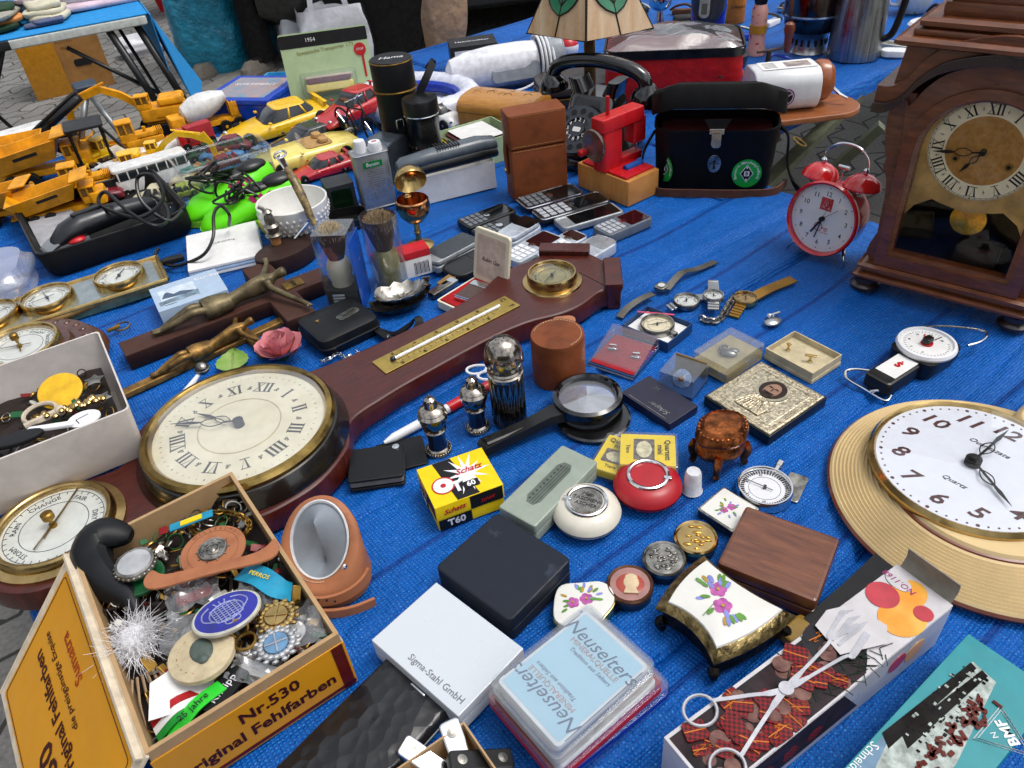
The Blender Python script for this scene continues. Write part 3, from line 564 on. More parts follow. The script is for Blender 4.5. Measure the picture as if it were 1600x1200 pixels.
def digger(label,loc,rz,s,paint=OR,boom=1):
    t=T('toy_excavator',label,'toy excavator',loc,rz,'orange construction toys')
    for q in(-1,1):
        m=MB();m.at(0,q*.045*s,.022*s,90);m.prism(rr(.19*s,.042*s,.02*s,5),-.013*s,.013*s,.002*s);m.obj('track',TYR,t)
    m=MB();m.rbox(.11*s,.06*s,.02*s,.004,.002,.025*s);m.cyl(.035*s,.04*s,.052*s,18);m.obj('undercarriage',paint,t)
    m=MB();m.rbox(.16*s,.1*s,.05*s,.008,.004,.052*s,-.015*s);m.rbox(.09*s,.095*s,.03*s,.008,.006,.1*s,-.05*s);m.K(1).rbox(.1*s,.101*s,.003*s,.006,.001,.066*s,-.03*s);m.obj('body',[paint,mat('dark red stripe','7c1a10',.5)],t)
    cab(t,.045*s,.025*s,.1*s,.05*s,.045*s,.05*s,paint)
    m=MB();P_=[(.05,-.02,.09),(.12,-.02,.15),(.18,-.02,.18),(.24,-.02,.165),(.3,-.02,.13)];m.strip([(x*s,y*s,z*s)for x,y,z in P_],.018*s,[1][0]*.024*s);m.obj('boom',paint,t)
    m=MB();m.strip([(.285*s,-.02*s,.165*s),(.31*s,-.02*s,.11*s),(.315*s,-.02*s,.05*s)],.016*s,.024*s);m.tube([(.16*s,-.02*s,.2*s),(.28*s,-.02*s,.165*s)],.004*s);m.obj('stick',paint,t)
    m=MB();m.loft([[(x*s,(y*.03-.02)*s,z*s)for x,z in((.3,.055),(.335,.055),(.33,.02),(.29,.01),(.26,.03),(.264,.034),(.29,.016),(.322,.024),(.325,.05),(.3,.05))]for y in(-1,1)]);m.obj('bucket',paint,t)
    return t
def dumper(label,loc,rz,s,bed=OR,tilt=0):
    t=T('toy_dump_truck',label,'toy truck',loc,rz,'orange construction toys')
    m=MB();m.rbox(.26*s,.06*s,.02*s,.004,.002,.03*s);m.rbox(.05*s,.09*s,.045*s,.006,.003,.04*s,.12*s);m.obj('chassis',OR,t);cab(t,.095*s,.0,.05*s,.05*s,.075*s,.06*s)
    m=MB();m.at(-.12*s,0,.055*s,0,-tilt);o_,i_=[],[]
    for z_,w0,x0,x1 in((0,.085,.01,.17),(.055,.12,-.03,.2)):o_.append([(x*s,y*w0/2*s,z_*s)for x,y in((x0,-1),(x1,-1),(x1,1),(x0,1))]);i_.append([(x*s,y*(w0/2-.005)*s,(z_+.006 if z_==0 else z_)*s)for x,y in((x0+.005,-1),(x1-.005,-1),(x1-.005,1),(x0+.005,1))])
    m.loft(o_+i_[::-1]);m.rbox(.06*s,.115*s,.006*s,.004,.002,.056*s,.215*s)
    m.K(1).at(-.12*s,0,.055*s,0,-tilt);[m.rbox(.07*s,.002,.01*s,.001,.0003,.03*s,.1*s,q*.0535*s)for q in(-1,1)];m.obj('bed',[bed,INK],t)
    for x in(-.09,-.04,.1):
        for q in(-1,1):wheel(t,x*s,q*.045*s,.026*s,.026*s,OR)
    return t
dg=rad
digger('orange toy excavator with raised boom, tallest of the construction toys',at(262,205),dg(192),.62)
loader('orange toy wheel loader with cab in front of the excavator',at(212,246),dg(205),.62)
loader('orange toy wheel loader beside the black power cable',at(128,316),dg(200),.6)
dumper('orange toy dump truck with long yellow bed at the left edge',at(80,284),dg(18),.68,OR,8)
dumper('orange toy dump truck lettered on its bed in front of the loader',at(108,343),dg(20),.55,OR,8)
dumper('orange toy dump truck cut off by the left edge, behind the others',at(16,268),dg(200),.6,OR)
dumper('lowest orange toy truck at the left edge by the black pouch',at(18,345),dg(10),.52,OR,6)
loader('small yellow toy shovel loader next to the toy coach',at(212,286),dg(205),.5,TY)
digger('small yellow toy digger arm lying before the red trailer',at(235,276),dg(10),.45,TY)
loader('small yellow toy tractor beneath the black lamp frame',at(170,262),dg(60),.5,TY)
# mixer truck with white drum
t=T('toy_mixer_truck','orange toy mixer truck with big white drum','toy truck',at(332,208),dg(30));t.scale=(.62,)*3
m=MB();m.rbox(.24,.06,.02,.004,.002,.03);m.rbox(.05,.075,.05,.006,.004,.04,-.11);m.obj('chassis',OR,t)
m=MB();m.at(-.085,0,.085,0,78);m.lathe([(.018,0),(.03,.008),(.045,.05),(.046,.085),(.036,.13),(.02,.165),(.019,.17)],28);m.obj('drum',WP,t)
m=MB();[m.rbox(.004,.06,.05,.001,.0005,.05,.085+k*.012)for k in range(3)];[m.rbox(.03,.004,.05,.001,.0005,.05,.095,q*.03)for q in(-1,0,1)];m.obj('chute',OR,t)
for x in(-.09,.05,.1):
    for q in(-1,1):wheel(t,x,q*.036,.022,.018,OR)
rnd=random.Random(77);CC=[('maroon','6d1826'),('cream','c9c0a0'),('bottle green','1f4a34'),('sky blue','4f86b4'),('silver','9a9ea2'),('orange','c8641a'),('white','cfcfca'),('brown','5f3d24')]
for k,(x,y,w_)in enumerate(((150,300,'beside the upper orange loader'),(236,300,'in front of the toy coach'),(322,232,'beside the red tipper'),(345,236,'next to the mixer truck wheels'),(310,222,'below the white drum'),(268,222,'behind the white plane'),(176,250,'left of the orange loader cab'),(200,278,'above the toy coach roof'),(355,222,'touching the yellow sports car nose'),(300,275,'left of the clear tub'),(385,262,'in front of the black sports car'),(255,246,'under the plane wing'),(420,278,'left of the small red sports car'),(430,196,'behind the black sports car'),(480,200,'between black and large red sports cars'),(140,268,'by the black roll frame'))):
    a_=rnd.uniform(-.2,.5);g=G(x,y);q_=PX(g+Vector((.05*cos(a_),.05*sin(a_),0)));toy_car('tiny %s toy car %s'%(CC[k%8][0],w_),(x*2-q_[0],y*2-q_[1]),q_,mat(CC[k%8][0]+' toy paint',CC[k%8][1],.3),.34,('classic','sport','beetle')[k%3],kids=False,z=rnd.choice((0,.012)))
# toy plane, red tipper, red trailer, blue flat truck
t=T('toy_plane','white toy airliner lying nose down to the left','toy plane',(*G(262,238,.02).xy,.03),ang((218,250),(300,213))+PI)
m=MB();m.at(0,0,0,0,90);m.lathe([(.002,-.115),(.012,-.1),(.016,-.06),(.017,0),(.014,.06),(.004,.12)],18);m.obj('fuselage',WP,t)
for q in(-1,1):m=MB();m.poly([(-.02,q*.012),(.03,q*.012),(.06,q*.1),(.045,q*.1)],-.004,.003);m.obj('wing',WP,t)
m=MB();m.at(.09,0,.0,90);m.poly([(-.02,.01),(.02,.01),(.03,.045),(.012,.045)],-.001,.002);m.obj('tail_fin',WP,t)
def boxtruck(label,F_,R_,paint,load,hh=.03,z=.0):
    a,b=G(*F_,z),G(*R_,z);L_=(a-b).length;c=(a+b)/2;t=T('toy_truck',label,'toy truck',(c.x,c.y,z),math.atan2((a-b).y,(a-b).x),'small toy trucks')
    w_=L_*.3;m=MB();m.rbox(L_,w_*.9,.008,.002,.001,.01);m.rbox(L_*.2,w_,hh,.004,.003,.014,L_*.39);m.obj('cab',paint,t)
    m=MB();m.rbox(L_*.7,w_*1.05,hh*.9,.002,.001,.018,-L_*.12);m.obj('load_box',load,t)
    for x in(-.35,.35):
        for q in(-1,1):wheel(t,x*L_,q*w_*.45,.01,.008)
boxtruck('red toy tipper truck beside the plane',(284,240),(338,222),RD,mat('faded red','a52a32',.5),.035,.02)
boxtruck('red toy fire trailer in front of the yellow digger arm',(176,296),(240,272),RD,RD,.02,.01)
boxtruck('grey blue flat toy truck under the plane',(230,262),(290,240),mat('slate blue','6b8aa5',.5),mat('slate blue','6b8aa5',.5),.018,.0)
boxtruck('dark grey toy truck under the black roll frame',(150,282),(205,262),BKP,BKP,.02,0)
boxtruck('red and white toy fire engine by the coil of cable',(195,312),(232,298),RD,WP,.02,0)
# black toy crane and lamp frame
t=T('toy_crane','black toy crane boom with white hull and blue head','toy crane',at(60,238),0)
m=MB();q0,q1=G(48,222,.03)-G(60,238),G(123,153,.12)-G(60,238);m.strip([q0,q1],.016,.016);m.tube([q0+Vector((0,0,.014)),q1+Vector((0,0,.014))],.004);m.obj('boom',BLK,t)
m=MB();m.at(-.07,.0,.0,0,0,40);m.loft([[(x,y*s_,z)for x,y in rr(.2,.06,.02,5)]for z,s_ in((0,.7),(.02,1),(.045,.9),(.05,.5))]);m.obj('hull',WP,t)
m=MB();m.at(.12,.09,.1,20,0,30);m.rbox(.05,.03,.018,.006,.004);m.obj('head',mat('slate','33404e',.4),t)
for a_,b_ in(((.12,.09,.1),(.09,.02,.0)),((.12,.09,.1),(.2,.0,.02)),((.09,.02,.0),(.02,.02,.02))):m=MB();m.tube([a_,b_],.007);m.obj('strut',GREY,t)
wheel(t,.08,-.02,.03,.03)
t=T('toy_roll_frame','black square toy roll frame standing among the diggers','toy part',at(160,268),dg(25));m=MB()
for x in(-.03,.03):
    for y in(-.03,.03):m.tube([(x,y,0),(x,y,.1)],.0035,6)
m.rbox(.075,.075,.006,.006,.002,.099);m.tube([(.03,-.03,.1),(.07,-.05,.03)],.003,6);m.obj('frame',BLK,t)
# clear tub
t=T('plastic_tub','clear rectangular plastic tub holding a toy jeep','tub',*[(lambda L0:((L0[0].x,L0[0].y,0),L0[1]))((G(362,296),ang((305,312),(405,282))))][0])
m=MB();m.tray(.17,.1,.075,.0015,.01);m.obj('wall',CLR,t);m=MB();m.ring(0.0,0.0,0,.0001)if 0 else m.tube([(x,y,.075)for x,y in rr(.174,.104,.011,4)],.0022,6,True);m.obj('rim',CLR,t)
m=MB();m.tray(.09,.06,.035,.001,.004);tag(m.obj('blister_wrapper',CLR,loc=at(292,330),rz=dg(25)),'crumpled clear wrapper over the blue toy beetle','wrapper')
# ------------------------------------------------------------ boxes behind the cars
BLU=mat('blue plastic','0b3fae',.25,coat=.2,var=.05)
loc,rz,w_,d_=rect((342,150),(408,172),(425,122),.05);m=MB();m.tray(.17,.17,.05,.003,.006);t=T('organiser_box','blue organiser box with printed lid at the far table edge','box',at(405,178),rad(-18));m.obj('tray',BLU,t)
m=MB();m.rbox(.176,.176,.012,.006,.002,.051);m.K(1).rbox(.14,.14,.0006,.004,.0002,.063);m.obj('lid',[BLU,mat('printed lid','6d8fa8',.2,col2='a88d88',vs=25,var=0)],t);m=MB().at(0,.02,.0637);m.text('SORTIMENT',.02);m.obj('lettering',WHITE,t)
m=MB();m.tray(.12,.05,.035,.003,.004);m.K(0);t=T('crate','small light blue crate with triangular openings behind the organiser box','crate',(*G(452,138,0).xy,0),rad(-10));m.obj('wall',mat('sky blue plastic','3fa0cf',.35),t)
m=MB();[m.rbox(.006,.002,.03,.001,.0003,.003,-.05+.02*k,-.026)for k in range(6)];m.obj('lattice',mat('sky blue plastic','3fa0cf',.35),t)
# carded toy bus
cardc=mat('pale green card','a9bf95',.6,var=.04);p=G(532,178);q=G(470,168)
t=T('carded_toy','pale green blister card with a cream toy coach and red sign','carded toy',(*G(528,172,0).xy,.0),ang((475,178),(585,160)),rot=None);t.rotation_euler=(rad(-14),0,rad(8))
m=MB().at(0,0,0,90);m.prism(rr(.2,.17,.004,3,0,.09),0,.003);m.K(1).prism(rr(.2,.028,.003,2,0,.158),.003,.0035);m.K(2).text('1954',.012,-.03,.158,.0037);m.K(3).text('Sowjetische Transporter 1:72',.011,.0,.135,.0034,3);m.K(4).prism(circ(.014,24,.078,.125),.003,.0042);m.K(4).rbox(.005,.05,.001,.001,.0002,.0032,.082,.09);m.K(2).text('STOP',.007,.078,.125,.0044)
m.obj('card',[cardc,INK,WHITE,mat('gold print','86762c',.5),RED],t)
m=MB().at(-.005,-.014,.045,0,0,0);m.rbox(.11,.026,.02,.006,.003,0);m.K(1).rbox(.1,.0265,.011,.005,.001,.019);m.K(2).rbox(.11,.026,.006,.008,.003,.029);m.obj('coach',[CRM,mat('mauve window','6d4450',.3),mat('pink cream','cbb0a8',.4)],t)
m=MB().at(-.005,-.019,.035);m.rbox(.13,.036,.055,.008,.006);m.obj('blister',CLR,t)
# ------------------------------------------------------------ bicycle model
t=T('model_bicycle','miniature black bicycle with wire wheels leaning by the black case','model bicycle',(*G(570,232,0).xy,.012),rad(-55));t.rotation_euler=(rad(8),0,rad(-50))
for x in(-.05,.055):
    w_=MB().at(x,0,.034,90);w_.torus(.033,.0022,n=32,k=6);o=w_.obj('tyre',TYR,t);s_=MB().at(x,0,.034,90)
    [s_.tube([(0,0,0),(.032*cos(k*PI/8),.032*sin(k*PI/8),0)],.0004,3)for k in range(16)];s_.obj('spokes',CHROME,o)
m=MB();[m.tube([a_,b_],.0018,6)for a_,b_ in(((-.05,0,.034),(0,0,.03)),((0,0,.03),(-.018,0,.085)),((-.018,0,.075),(.04,0,.082)),((0,0,.03),(.04,0,.08)),((.055,0,.034),(.036,0,.1)),((-.05,0,.034),(-.016,0,.075)))];m.obj('frame',BLK,t)
m=MB();m.tube(cat([(.02,-.022,.104),(.036,-.01,.108),(.036,.01,.108),(.02,.022,.104)],4),.0016,6);m.obj('handlebar',CHROME,t);m=MB();m.rbox(.026,.012,.005,.004,.002,.088,-.02);m.obj('saddle',mat('brown saddle','5a3218',.6),t)
# ============================================================ MIDDLE LEFT AND CENTRE BACK
def wood(n,c,c2,sc=(8,60,8),r=.4,coat=.2,vs=6):return mat(n,c,r,col2=c2,kind='noise',vs=vs,st=sc,bump=.15,bs=120,coat=coat,lo=.3,hi=.7)
MAHO=wood('mahogany','521a10','2c0d08',(6,60,6),.33,.15);WALN=wood('walnut','6b3a20','3f1f10',(9,9,70),.35,.4);OAKD=wood('dark cross wood','4b2e24','36201a',(10,160,10),.6,0,4);PINE=wood('varnished pine','c48a4a','a86f34',(40,6,6),.4,.2,4)
BRZ=mat('patinated bronze','74684c',.5,.6,var=.35,vs=45,bump=.3,bs=220);LBRZ=mat('golden bronze','93703c',.45,.75,var=.35,vs=60,bump=.25,bs=240)
LEA=mat('black leather','121316',.42,kind='noise',bump=.35,bs=900,dist=.0004,var=.1);TAN=mat('brown leather','763d1c',.5,bump=.45,bs=500,dist=.0006,col2='5a2c12',vs=22,lo=.3,hi=.5)
SLV=mat('aged silver','a7a49c',.28,1,var=.35,vs=60,bump=.15);GOLD=mat('gold plate','c9ac70',.22,1,var=.15,bump=.05);CREAM=mat('cream plastic','d8d0b8',.4,var=.04);IVD=mat('ivory dial','d5cfb4',.45,var=.04,bump=0);SLD=mat('silvered dial','c9ccc6',.4,.15,var=.05,bump=0)
def skin(name,V,E_,mt,parent,lv=2):
    import bmesh
    me=bpy.data.meshes.new(name);me.from_pydata([v[:3]for v in V],E_,[]);o=bpy.data.objects.new(name,me);COL.objects.link(o);o.modifiers.new('s','SKIN')
    bm=bmesh.new();bm.from_mesh(me);ly=bm.verts.layers.skin.verify();bm.verts.ensure_lookup_table()
    for i,v in enumerate(bm.verts):v[ly].radius=(V[i][3],V[i][4]if len(V[i])>4 else V[i][3]);v[ly].use_root=(i==0)
    bm.to_mesh(me);bm.free();q=o.modifiers.new('u','SUBSURF');q.levels=lv;q.render_levels=lv
    bpy.context.view_layer.update();me2=bpy.data.meshes.new_from_object(o.evaluated_get(bpy.context.evaluated_depsgraph_get()));bpy.data.objects.remove(o);bpy.data.meshes.remove(me)
    me2.name=name;me2.materials.clear();me2.materials.append(mt)
    for p in me2.polygons:p.use_smooth=True
    r=bpy.data.objects.new(name,me2);COL.objects.link(r);r.parent=parent;return r
def corpus(parent,s,z,mt,arms=(40,-8)):
    """figure lying on its back along -x (feet) to +x (head)"""
    V=[(0,0,z+.01,.011,.013),(.025,0,z+.016,.010,.012),(.06,0,z+.02,.012,.018),(.075,0,z+.022,.009,.012),(.086,-.004,z+.028,.006),(.1,-.01,z+.034,.0095),(.106,-.012,z+.035,.008)]
    E_=[(0,1),(1,2),(2,3),(3,4),(4,5),(5,6)]
    for q in(-1,1):
        b=len(V);V+=[(-.012,q*.007,z+.01,.008),(-.05,q*.009-.006,z+.024,.0068),(-.088,q*.005,z+.01,.0055),(-.105,q*.003,z+.006,.004),(-.118,q*.003,z+.008,.0035),(.072,q*.018,z+.02,.006),(.086,q*.048,z+.014,.0052),(.1,q*.08,z+.01,.004),(.104,q*.09,z+.01,.0048)]
        E_+=[(0,b),(b,b+1),(b+1,b+2),(b+2,b+3),(b+3,b+4),(3,b+5),(b+5,b+6),(b+6,b+7),(b+7,b+8)]
        for f in range(4):V.append((.104+.003*(f-1.5),q*.101,z+.011,.0012));E_.append((b+8,len(V)-1))
    V=[tuple(c*s for c in v)for v in V];o=skin('figure',V,E_,mt,parent)
    m=MB();m.loft([[(x*s,y*s*w_,(z+.013)*s+zz*s*h_)for y,zz in circ(1,16,0,0)]for x,w_,h_ in((-.034,.019,.017),(-.02,.021,.018),(.0,.019,.015),(.01,.016,.013))]);m.obj('loincloth',mt,o);return o
# wooden crucifix
loc,rz,L_,d_=rect((196,556),(512,441),(183,536),.024)
a=rz;p0=G(190,546,.024);p1=G(506,426,.024);rz=math.atan2((p1-p0).y,(p1-p0).x);L_=(p1-p0).length;c0,c1=G(378,421,.024),G(492,485,.024)
t=T('wooden_crucifix','large dark wooden crucifix with bronze figure lying above the rose','crucifix',(p0.x,p0.y,0),rz)
iv=Matrix.Rotation(-rz,4,'Z');l0=iv@(c0-p0);l1=iv@(c1-p0);xm=(l0.x+l1.x)/2;hw=.021
m=MB();m.prism([(0,-hw),(xm-hw,-hw),(xm-hw,l1.y),(xm+hw,l1.y),(xm+hw,-hw),(L_,-hw),(L_,hw),(xm+hw,hw),(xm+hw,l0.y),(xm-hw,l0.y),(xm-hw,hw),(0,hw)],0,.024,.0012);m.obj('cross',OAKD,t,smooth=20)
m=MB().at(L_-.05,0,.0242);m.rbox(.03,.022,.0015,.001,.0004);m.K(1).text('INRI',.009,0,0,.0016,-90);m.obj('plate',[BRASSD,INK],t)
q=bpy.data.objects.new('corpus',None);q.empty_display_size=.01
fo=corpus(t,.9,.024/.9,BRZ);fo.location=(xm-.078,0,0);bpy.data.objects.remove(q)
# brass crucifix
p0=G(192,622,.0);p1=G(438,508,.0);rz=math.atan2((p1-p0).y,(p1-p0).x);L_=(p1-p0).length
t=T('brass_crucifix','slender golden bronze crucifix lying between the wooden cross and the large clock','crucifix',(p0.x,p0.y,0),rz)
iv=Matrix.Rotation(-rz,4,'Z');l0=iv@(G(356,508)-p0);l1=iv@(G(425,552)-p0);xm=(l0.x+l1.x)/2
m=MB();hw=.008;m.prism([(-.01,-hw),(xm-hw,-hw),(xm-hw,l1.y),(xm+hw,l1.y),(xm+hw,-hw),(L_,-hw),(L_+.012,-hw*1.8),(L_+.02,0),(L_+.012,hw*1.8),(L_,hw),(xm+hw,hw),(xm+hw,l0.y),(xm-hw,l0.y),(xm-hw,hw),(-.01,hw)],0,.009,.002);[m.sph(x,y,.006,.013,.013,.006)for x,y in((xm,l0.y),(xm,l1.y),(L_+.01,0))];m.obj('cross',LBRZ,t)
fo=corpus(t,.68,.011,LBRZ);fo.location=(xm-.06,0,0)
# rose and leaf
t=T('rose','dusty pink artificial rose head above the large clock dial','flower',at(443,560),rad(20));ROSE=mat('dusty pink petals','d98a90',.4,var=.12,vs=50,bump=.1)
for L0,(n_,r0,h0,tl)in enumerate(((5,.026,.018,38),(5,.019,.027,22),(4,.012,.031,10),(3,.006,.032,4))):
    for k in range(n_):
        m=MB().at(0,0,.008,0,0,360*k/n_+L0*37);vs_,fs_=[],[]
        for i in range(7):
            for j in range(7):
                u_,v_=(i/6-.5)*2,j/6;a_=u_*(.95 if L0<2 else 1.2);rr_=r0*(.35+.65*math.sin(v_*PI*.55)+(.22*v_**4 if L0<2 else 0))*(1+.06*sin(u_*4))
                vs_.append((rr_*cos(a_)+.0,rr_*sin(a_),h0*v_*(1-.16*u_*u_)+.001*sin(u_*7)))
        fs_=[(i*7+j,i*7+j+1,i*7+j+8,i*7+j+7)for i in range(6)for j in range(6)];m.add(vs_,fs_);m.obj('petal',ROSE,t,smooth=80)
m=MB();m.lathe([(.001,0),(.009,.002),(.012,.01),(.006,.014)],12);m.obj('calyx',mat('dark green sepal','24401e',.6),t)
t=T('leaf','veined green artificial leaf left of the pink rose','leaf',at(366,570),rad(100));vs_,fs_=[],[]
for i in range(13):
    x=i/12;wd_=.021*math.sin(PI*min(1,x*1.02)**.8)**.8*(1+.08*(i%2))
    for j in range(9):v_=(j/8-.5)*2;vs_.append((x*.055-.027,v_*wd_,.012*(1-abs(v_))*(1-.5*x)*.3+.003+.006*v_*v_+.0009*((i+j)%2)))
m=MB();m.add(vs_,[(i*9+j,i*9+j+1,i*9+j+10,i*9+j+9)for i in range(12)for j in range(8)]);m.obj('blade',mat('leaf green','6b8f3a',.5,col2='8aa35c',vs=40),t,smooth=80)
m=MB();m.tube([(-.034,0,.006),(.02,0,.008)],.0009,6);m.obj('stem',mat('leaf stem','8a9a60',.5),t)
t=T('ball_pin','silver ball headed pick behind the large clock rim','pick',at(300,618),ang((270,640),(320,596)));m=MB();m.tube([(-.03,0,.008),(.0,0,.012),(.028,0,.02)],[.003,.0045,.002],8);m.obj('shaft',WHITE,t)
m=MB();m.sph(.03,0,.022,.009);m.torus(.009,.0012,.03,0,.022);m.obj('ball',SLV,t)
# card box with aircraft picture
loc,rz,w_,d_=rect((248,488),(356,452),(212,459),.03);t=T('aircraft_box','pale blue card box with aircraft picture leaning on the wooden crucifix','box',loc,rz)
m=MB();m.rbox(w_,d_,.03,.0008,.0004);m.K(1).at(-.015,-.002,.0302);m.rbox(w_*.52,d_*.6,.0003,.001,.0001);m.K(2);m.poly([(-.03,-.022),(.028,-.022),(.028,-.006),(-.03,-.012)],.0004);m.K(3);m.poly([(-.024,-.004),(.01,-.009),(.024,-.006),(.004,.004),(-.006,.001),(-.014,.012),(-.018,.01)],.0007)
m.at(w_*.33,d_*.28,.0302);m.K(4).text('Condor',.012,0,0,0,-4,bold=.01);m.K(3).at(-w_*.3,-d_*.34,.0302).text('Classic',.006);m.at(w_*.2,-d_/2-.0002,.014,90);m.K(4).rbox(.03,.016,.0003,.001,.0001);m.K(5);[m.rbox(.0008+.0007*(k%3==0),.012,.0002,.0002,.00005,.0003,-.012+k*.002)for k in range(12)]
m.obj('carton',[mat('pale blue card','9fb2c6',.4,var=.04),mat('light sky print','c3cfdb',.4),mat('sea print','7d93a4',.4,var=.3,vs=90),mat('slate print','47586e',.4),WHITE,INK],t)
# brass weather station
BR2=mat('silvery plate','a9b3b4',.25,.8,var=.08)
def dialset(t,x,y,z,R,face=SLD,h=.018,rim=GOLD,hands=((40,.7),(170,.5)),txt='MÄSSIG',marks=36,nm='gauge',knob=None,nums=None):
    m=MB().at(x,y,z);m.lathe([(R*1.0,0),(R*1.0,h*.5),(R*.985,h*.8),(R*.95,h),(R*.9,h),(R*.87,h*.85),(R*.86,h*.5)],56,False,False);b=m.obj(nm,rim,t,smooth=50)
    m=MB().at(x,y,z);m.cyl(R*.87,h*.4,h*.5,48);m.K(1);z1=h*.5+.0001
    m.ring(R*.8,R*.81,z1);m.ring(R*.55,R*.56,z1)
    for k in range(marks):a_=2*PI*k/marks;m.line((R*.74*cos(a_),R*.74*sin(a_)),(R*.8*cos(a_),R*.8*sin(a_)),R*.012,z1)
    for k,w_ in enumerate(nums or('STURM','REGEN','UNBEST.','SCHÖN','TROCKEN')):a_=200-55*k;m.text(w_,R*.13,R*.65*cos(rad(a_)),R*.65*sin(rad(a_)),z1,a_-90)
    m.obj('dial',[face,INK],b)
    m=MB().at(x,y,z)
    for k,(a_,l_)in enumerate(hands):m.line((-R*.3*cos(rad(a_)),-R*.3*sin(rad(a_))),(R*l_*cos(rad(a_)),R*l_*sin(rad(a_))),R*.03,z1+.002+.001*k,.0004)
    m.cyl(R*.06,z1,z1+.004,16);m.obj('hand',mat('blued steel','20242c',.3,.6)if not knob else BRASSD,b)
    m=MB().at(x,y,z);m.lathe([(R*.89,h*.84),(R*.6,h*.93),(R*.2,h*.97),(.001,h*.975)],48,False,True);m.obj('glass',GLS,b)
    if knob:m=MB().at(x,y,z);m.lathe([(R*.03,h*.95),(R*.035,h*1.3),(R*.1,h*1.35),(R*.1,h*1.8),(R*.07,h*1.9)],16);m.obj('knob',knob,b)
    return b
p0,p1=G(-8,497,.02),G(252,416,.02);rz=math.atan2((p1-p0).y,(p1-p0).x);L_=(p1-p0).length
t=T('weather_station','long brass framed weather station with round gauges, cut by the left edge','weather station',(p0.x,p0.y,0),rz)
m=MB();m.rbox(L_+.12,.098,.016,.002,.001,0,L_/2-.06);m.K(1).rbox(L_+.1,.08,.001,.001,.0003,.0162,L_/2-.06);m.K(0)
for y in(-.046,.046):m.tube([(-.1,y,.017),(L_,y,.017)],.0035,8)
for x in(L_,):m.tube([(x,-.046,.017),(x,.046,.017)],.0035,8)
m.obj('frame',[GOLD,BR2],t)
iv=Matrix.Rotation(-rz,4,'Z')
for k,(x,y)in enumerate(((188,436),(75,474),(-14,500))):l_=iv@(G(x,y,.028)-p0);dialset(t,l_.x,0,.017,.039,hands=(((60,.6),(240,.3)),((100,.6),(190,.7)),((20,.6),))[k],h=.015)
# carved round barometer
c_=G(33,545,.035);t=T('carved_barometer','round carved dark wood barometer with brass rim, cut by the left edge','barometer',(c_.x,c_.y,0),rad(40));CARV=wood('carved dark wood','54291a','331509',(14,14,14),.3,.3)
m=MB();m.lathe([(.1,0),(.104,.006),(.098,.014),(.092,.018),(.09,.024),(.078,.026),(.066,.026),(.062,.034),(.056,.034)],64)
for k in range(26):a_=2*PI*k/26;m.at(.079*cos(a_),.079*sin(a_),.025,0,0,math.degrees(a_));m.sph(0,0,0,.006,.0035,.003,8,5)
m.obj('case',CARV,t);dialset(t,0,0,.03,.053,h=.016,hands=((80,.6),(150,.7)),knob=BRASSD)
m=MB();p=Matrix.Rotation(-rad(40),4,'Z')@(G(190,508,.01)-c_);p.z=.008;m.torus(.011,.0013,p.x,p.y,.008);m.tube([(p.x*.84,p.y*.84,.01),(p.x*.98,p.y*.98,.01)],.003,8);m.obj('hanging_ring',BRASSD,t)
# black pouch with hair clipper
p0,p1,p2=G(78,442),G(312,362),G(30,362);rz=math.atan2((p1-p0).y,(p1-p0).x);w_=(p1-p0).length;FAB=mat('black nylon','0c0c0e',.7,bump=.5,bs=700,dist=.0005)
loc,rz,w_,d_=rect((78,442),(312,362),(30,362));t=T('pouch','open black zip pouch holding the hair clipper','pouch',loc,rz);m=MB()
m.loft([[(x*q+.006*NZ.noise(Vector((x*30,y*30,z*30))),y*q+.008*NZ.noise(Vector((x*25,y*25,z*20+4))),z+(.012*NZ.noise(Vector((x*9,y*9,2)))if z>.03 else 0))for x,y in rr(w_,d_,.03,6)]for z,q in((0,.95),(.012,1),(.034,1.0),(.045,.99),(.044,.95),(.012,.92))]);m.obj('shell',FAB,t,smooth=60)
m=MB();m.tube([(x,y,.045+.01*NZ.noise(Vector((x*9,y*9,2))))for x,y in rr(w_*.985,d_*.985,.03,6)],.0022,6,True);m.obj('zip',BLK,t)
m=MB();m.loft([[(x,y,z+.003*NZ.noise(Vector((x*40,y*40,0))))for x,y in rr(w_*.3,d_*.8,.01,4,-w_*.3,0)]for z in(.02,.024)]);m.obj('lining',mat('grey lining','9a9a9e',.6),t)
a,b=G(72,368,.06),G(236,305,.06);t=T('hair_clipper','dark hair clipper lying across the black pouch','clipper',((a.x+b.x)/2,(a.y+b.y)/2,.034),math.atan2((b-a).y,(b-a).x));L_=(b-a).length;m=MB()
m.loft([[(x*L_,y*.5*wd_,.002+(z+.5)*hh)for y,z in[(cos(q*PI/8),sin(q*PI/8)*.5)for q in range(16)]]for x,wd_,hh in((-.5,.03,.006),(-.46,.038,.016),(-.36,.046,.032),(-.2,.046,.04),(.1,.04,.036),(.35,.034,.03),(.48,.026,.024),(.5,.016,.018))]);m.obj('housing',mat('dark slate plastic','191c22',.3),t,smooth=50)
m=MB().at(-.5*L_,0,.004,0,-25);m.rbox(.022,.042,.005,.001,.0005);[m.rbox(.006,.0012,.004,.0003,.0001,0,-.012,-.019+.00222*k)for k in range(18)];m.obj('blade',STEEL,t)
m=MB();m.rbox(.05,.012,.006,.004,.002,.038,-.02);m.obj('switch',BLK,t)
m=MB();m.sph(0,0,.004,.016,.012,.006);tag(m.obj('clip_cap',RED,loc=at(120,378,.038),rz=.3),'small red cap in the pouch below the clipper','cap')
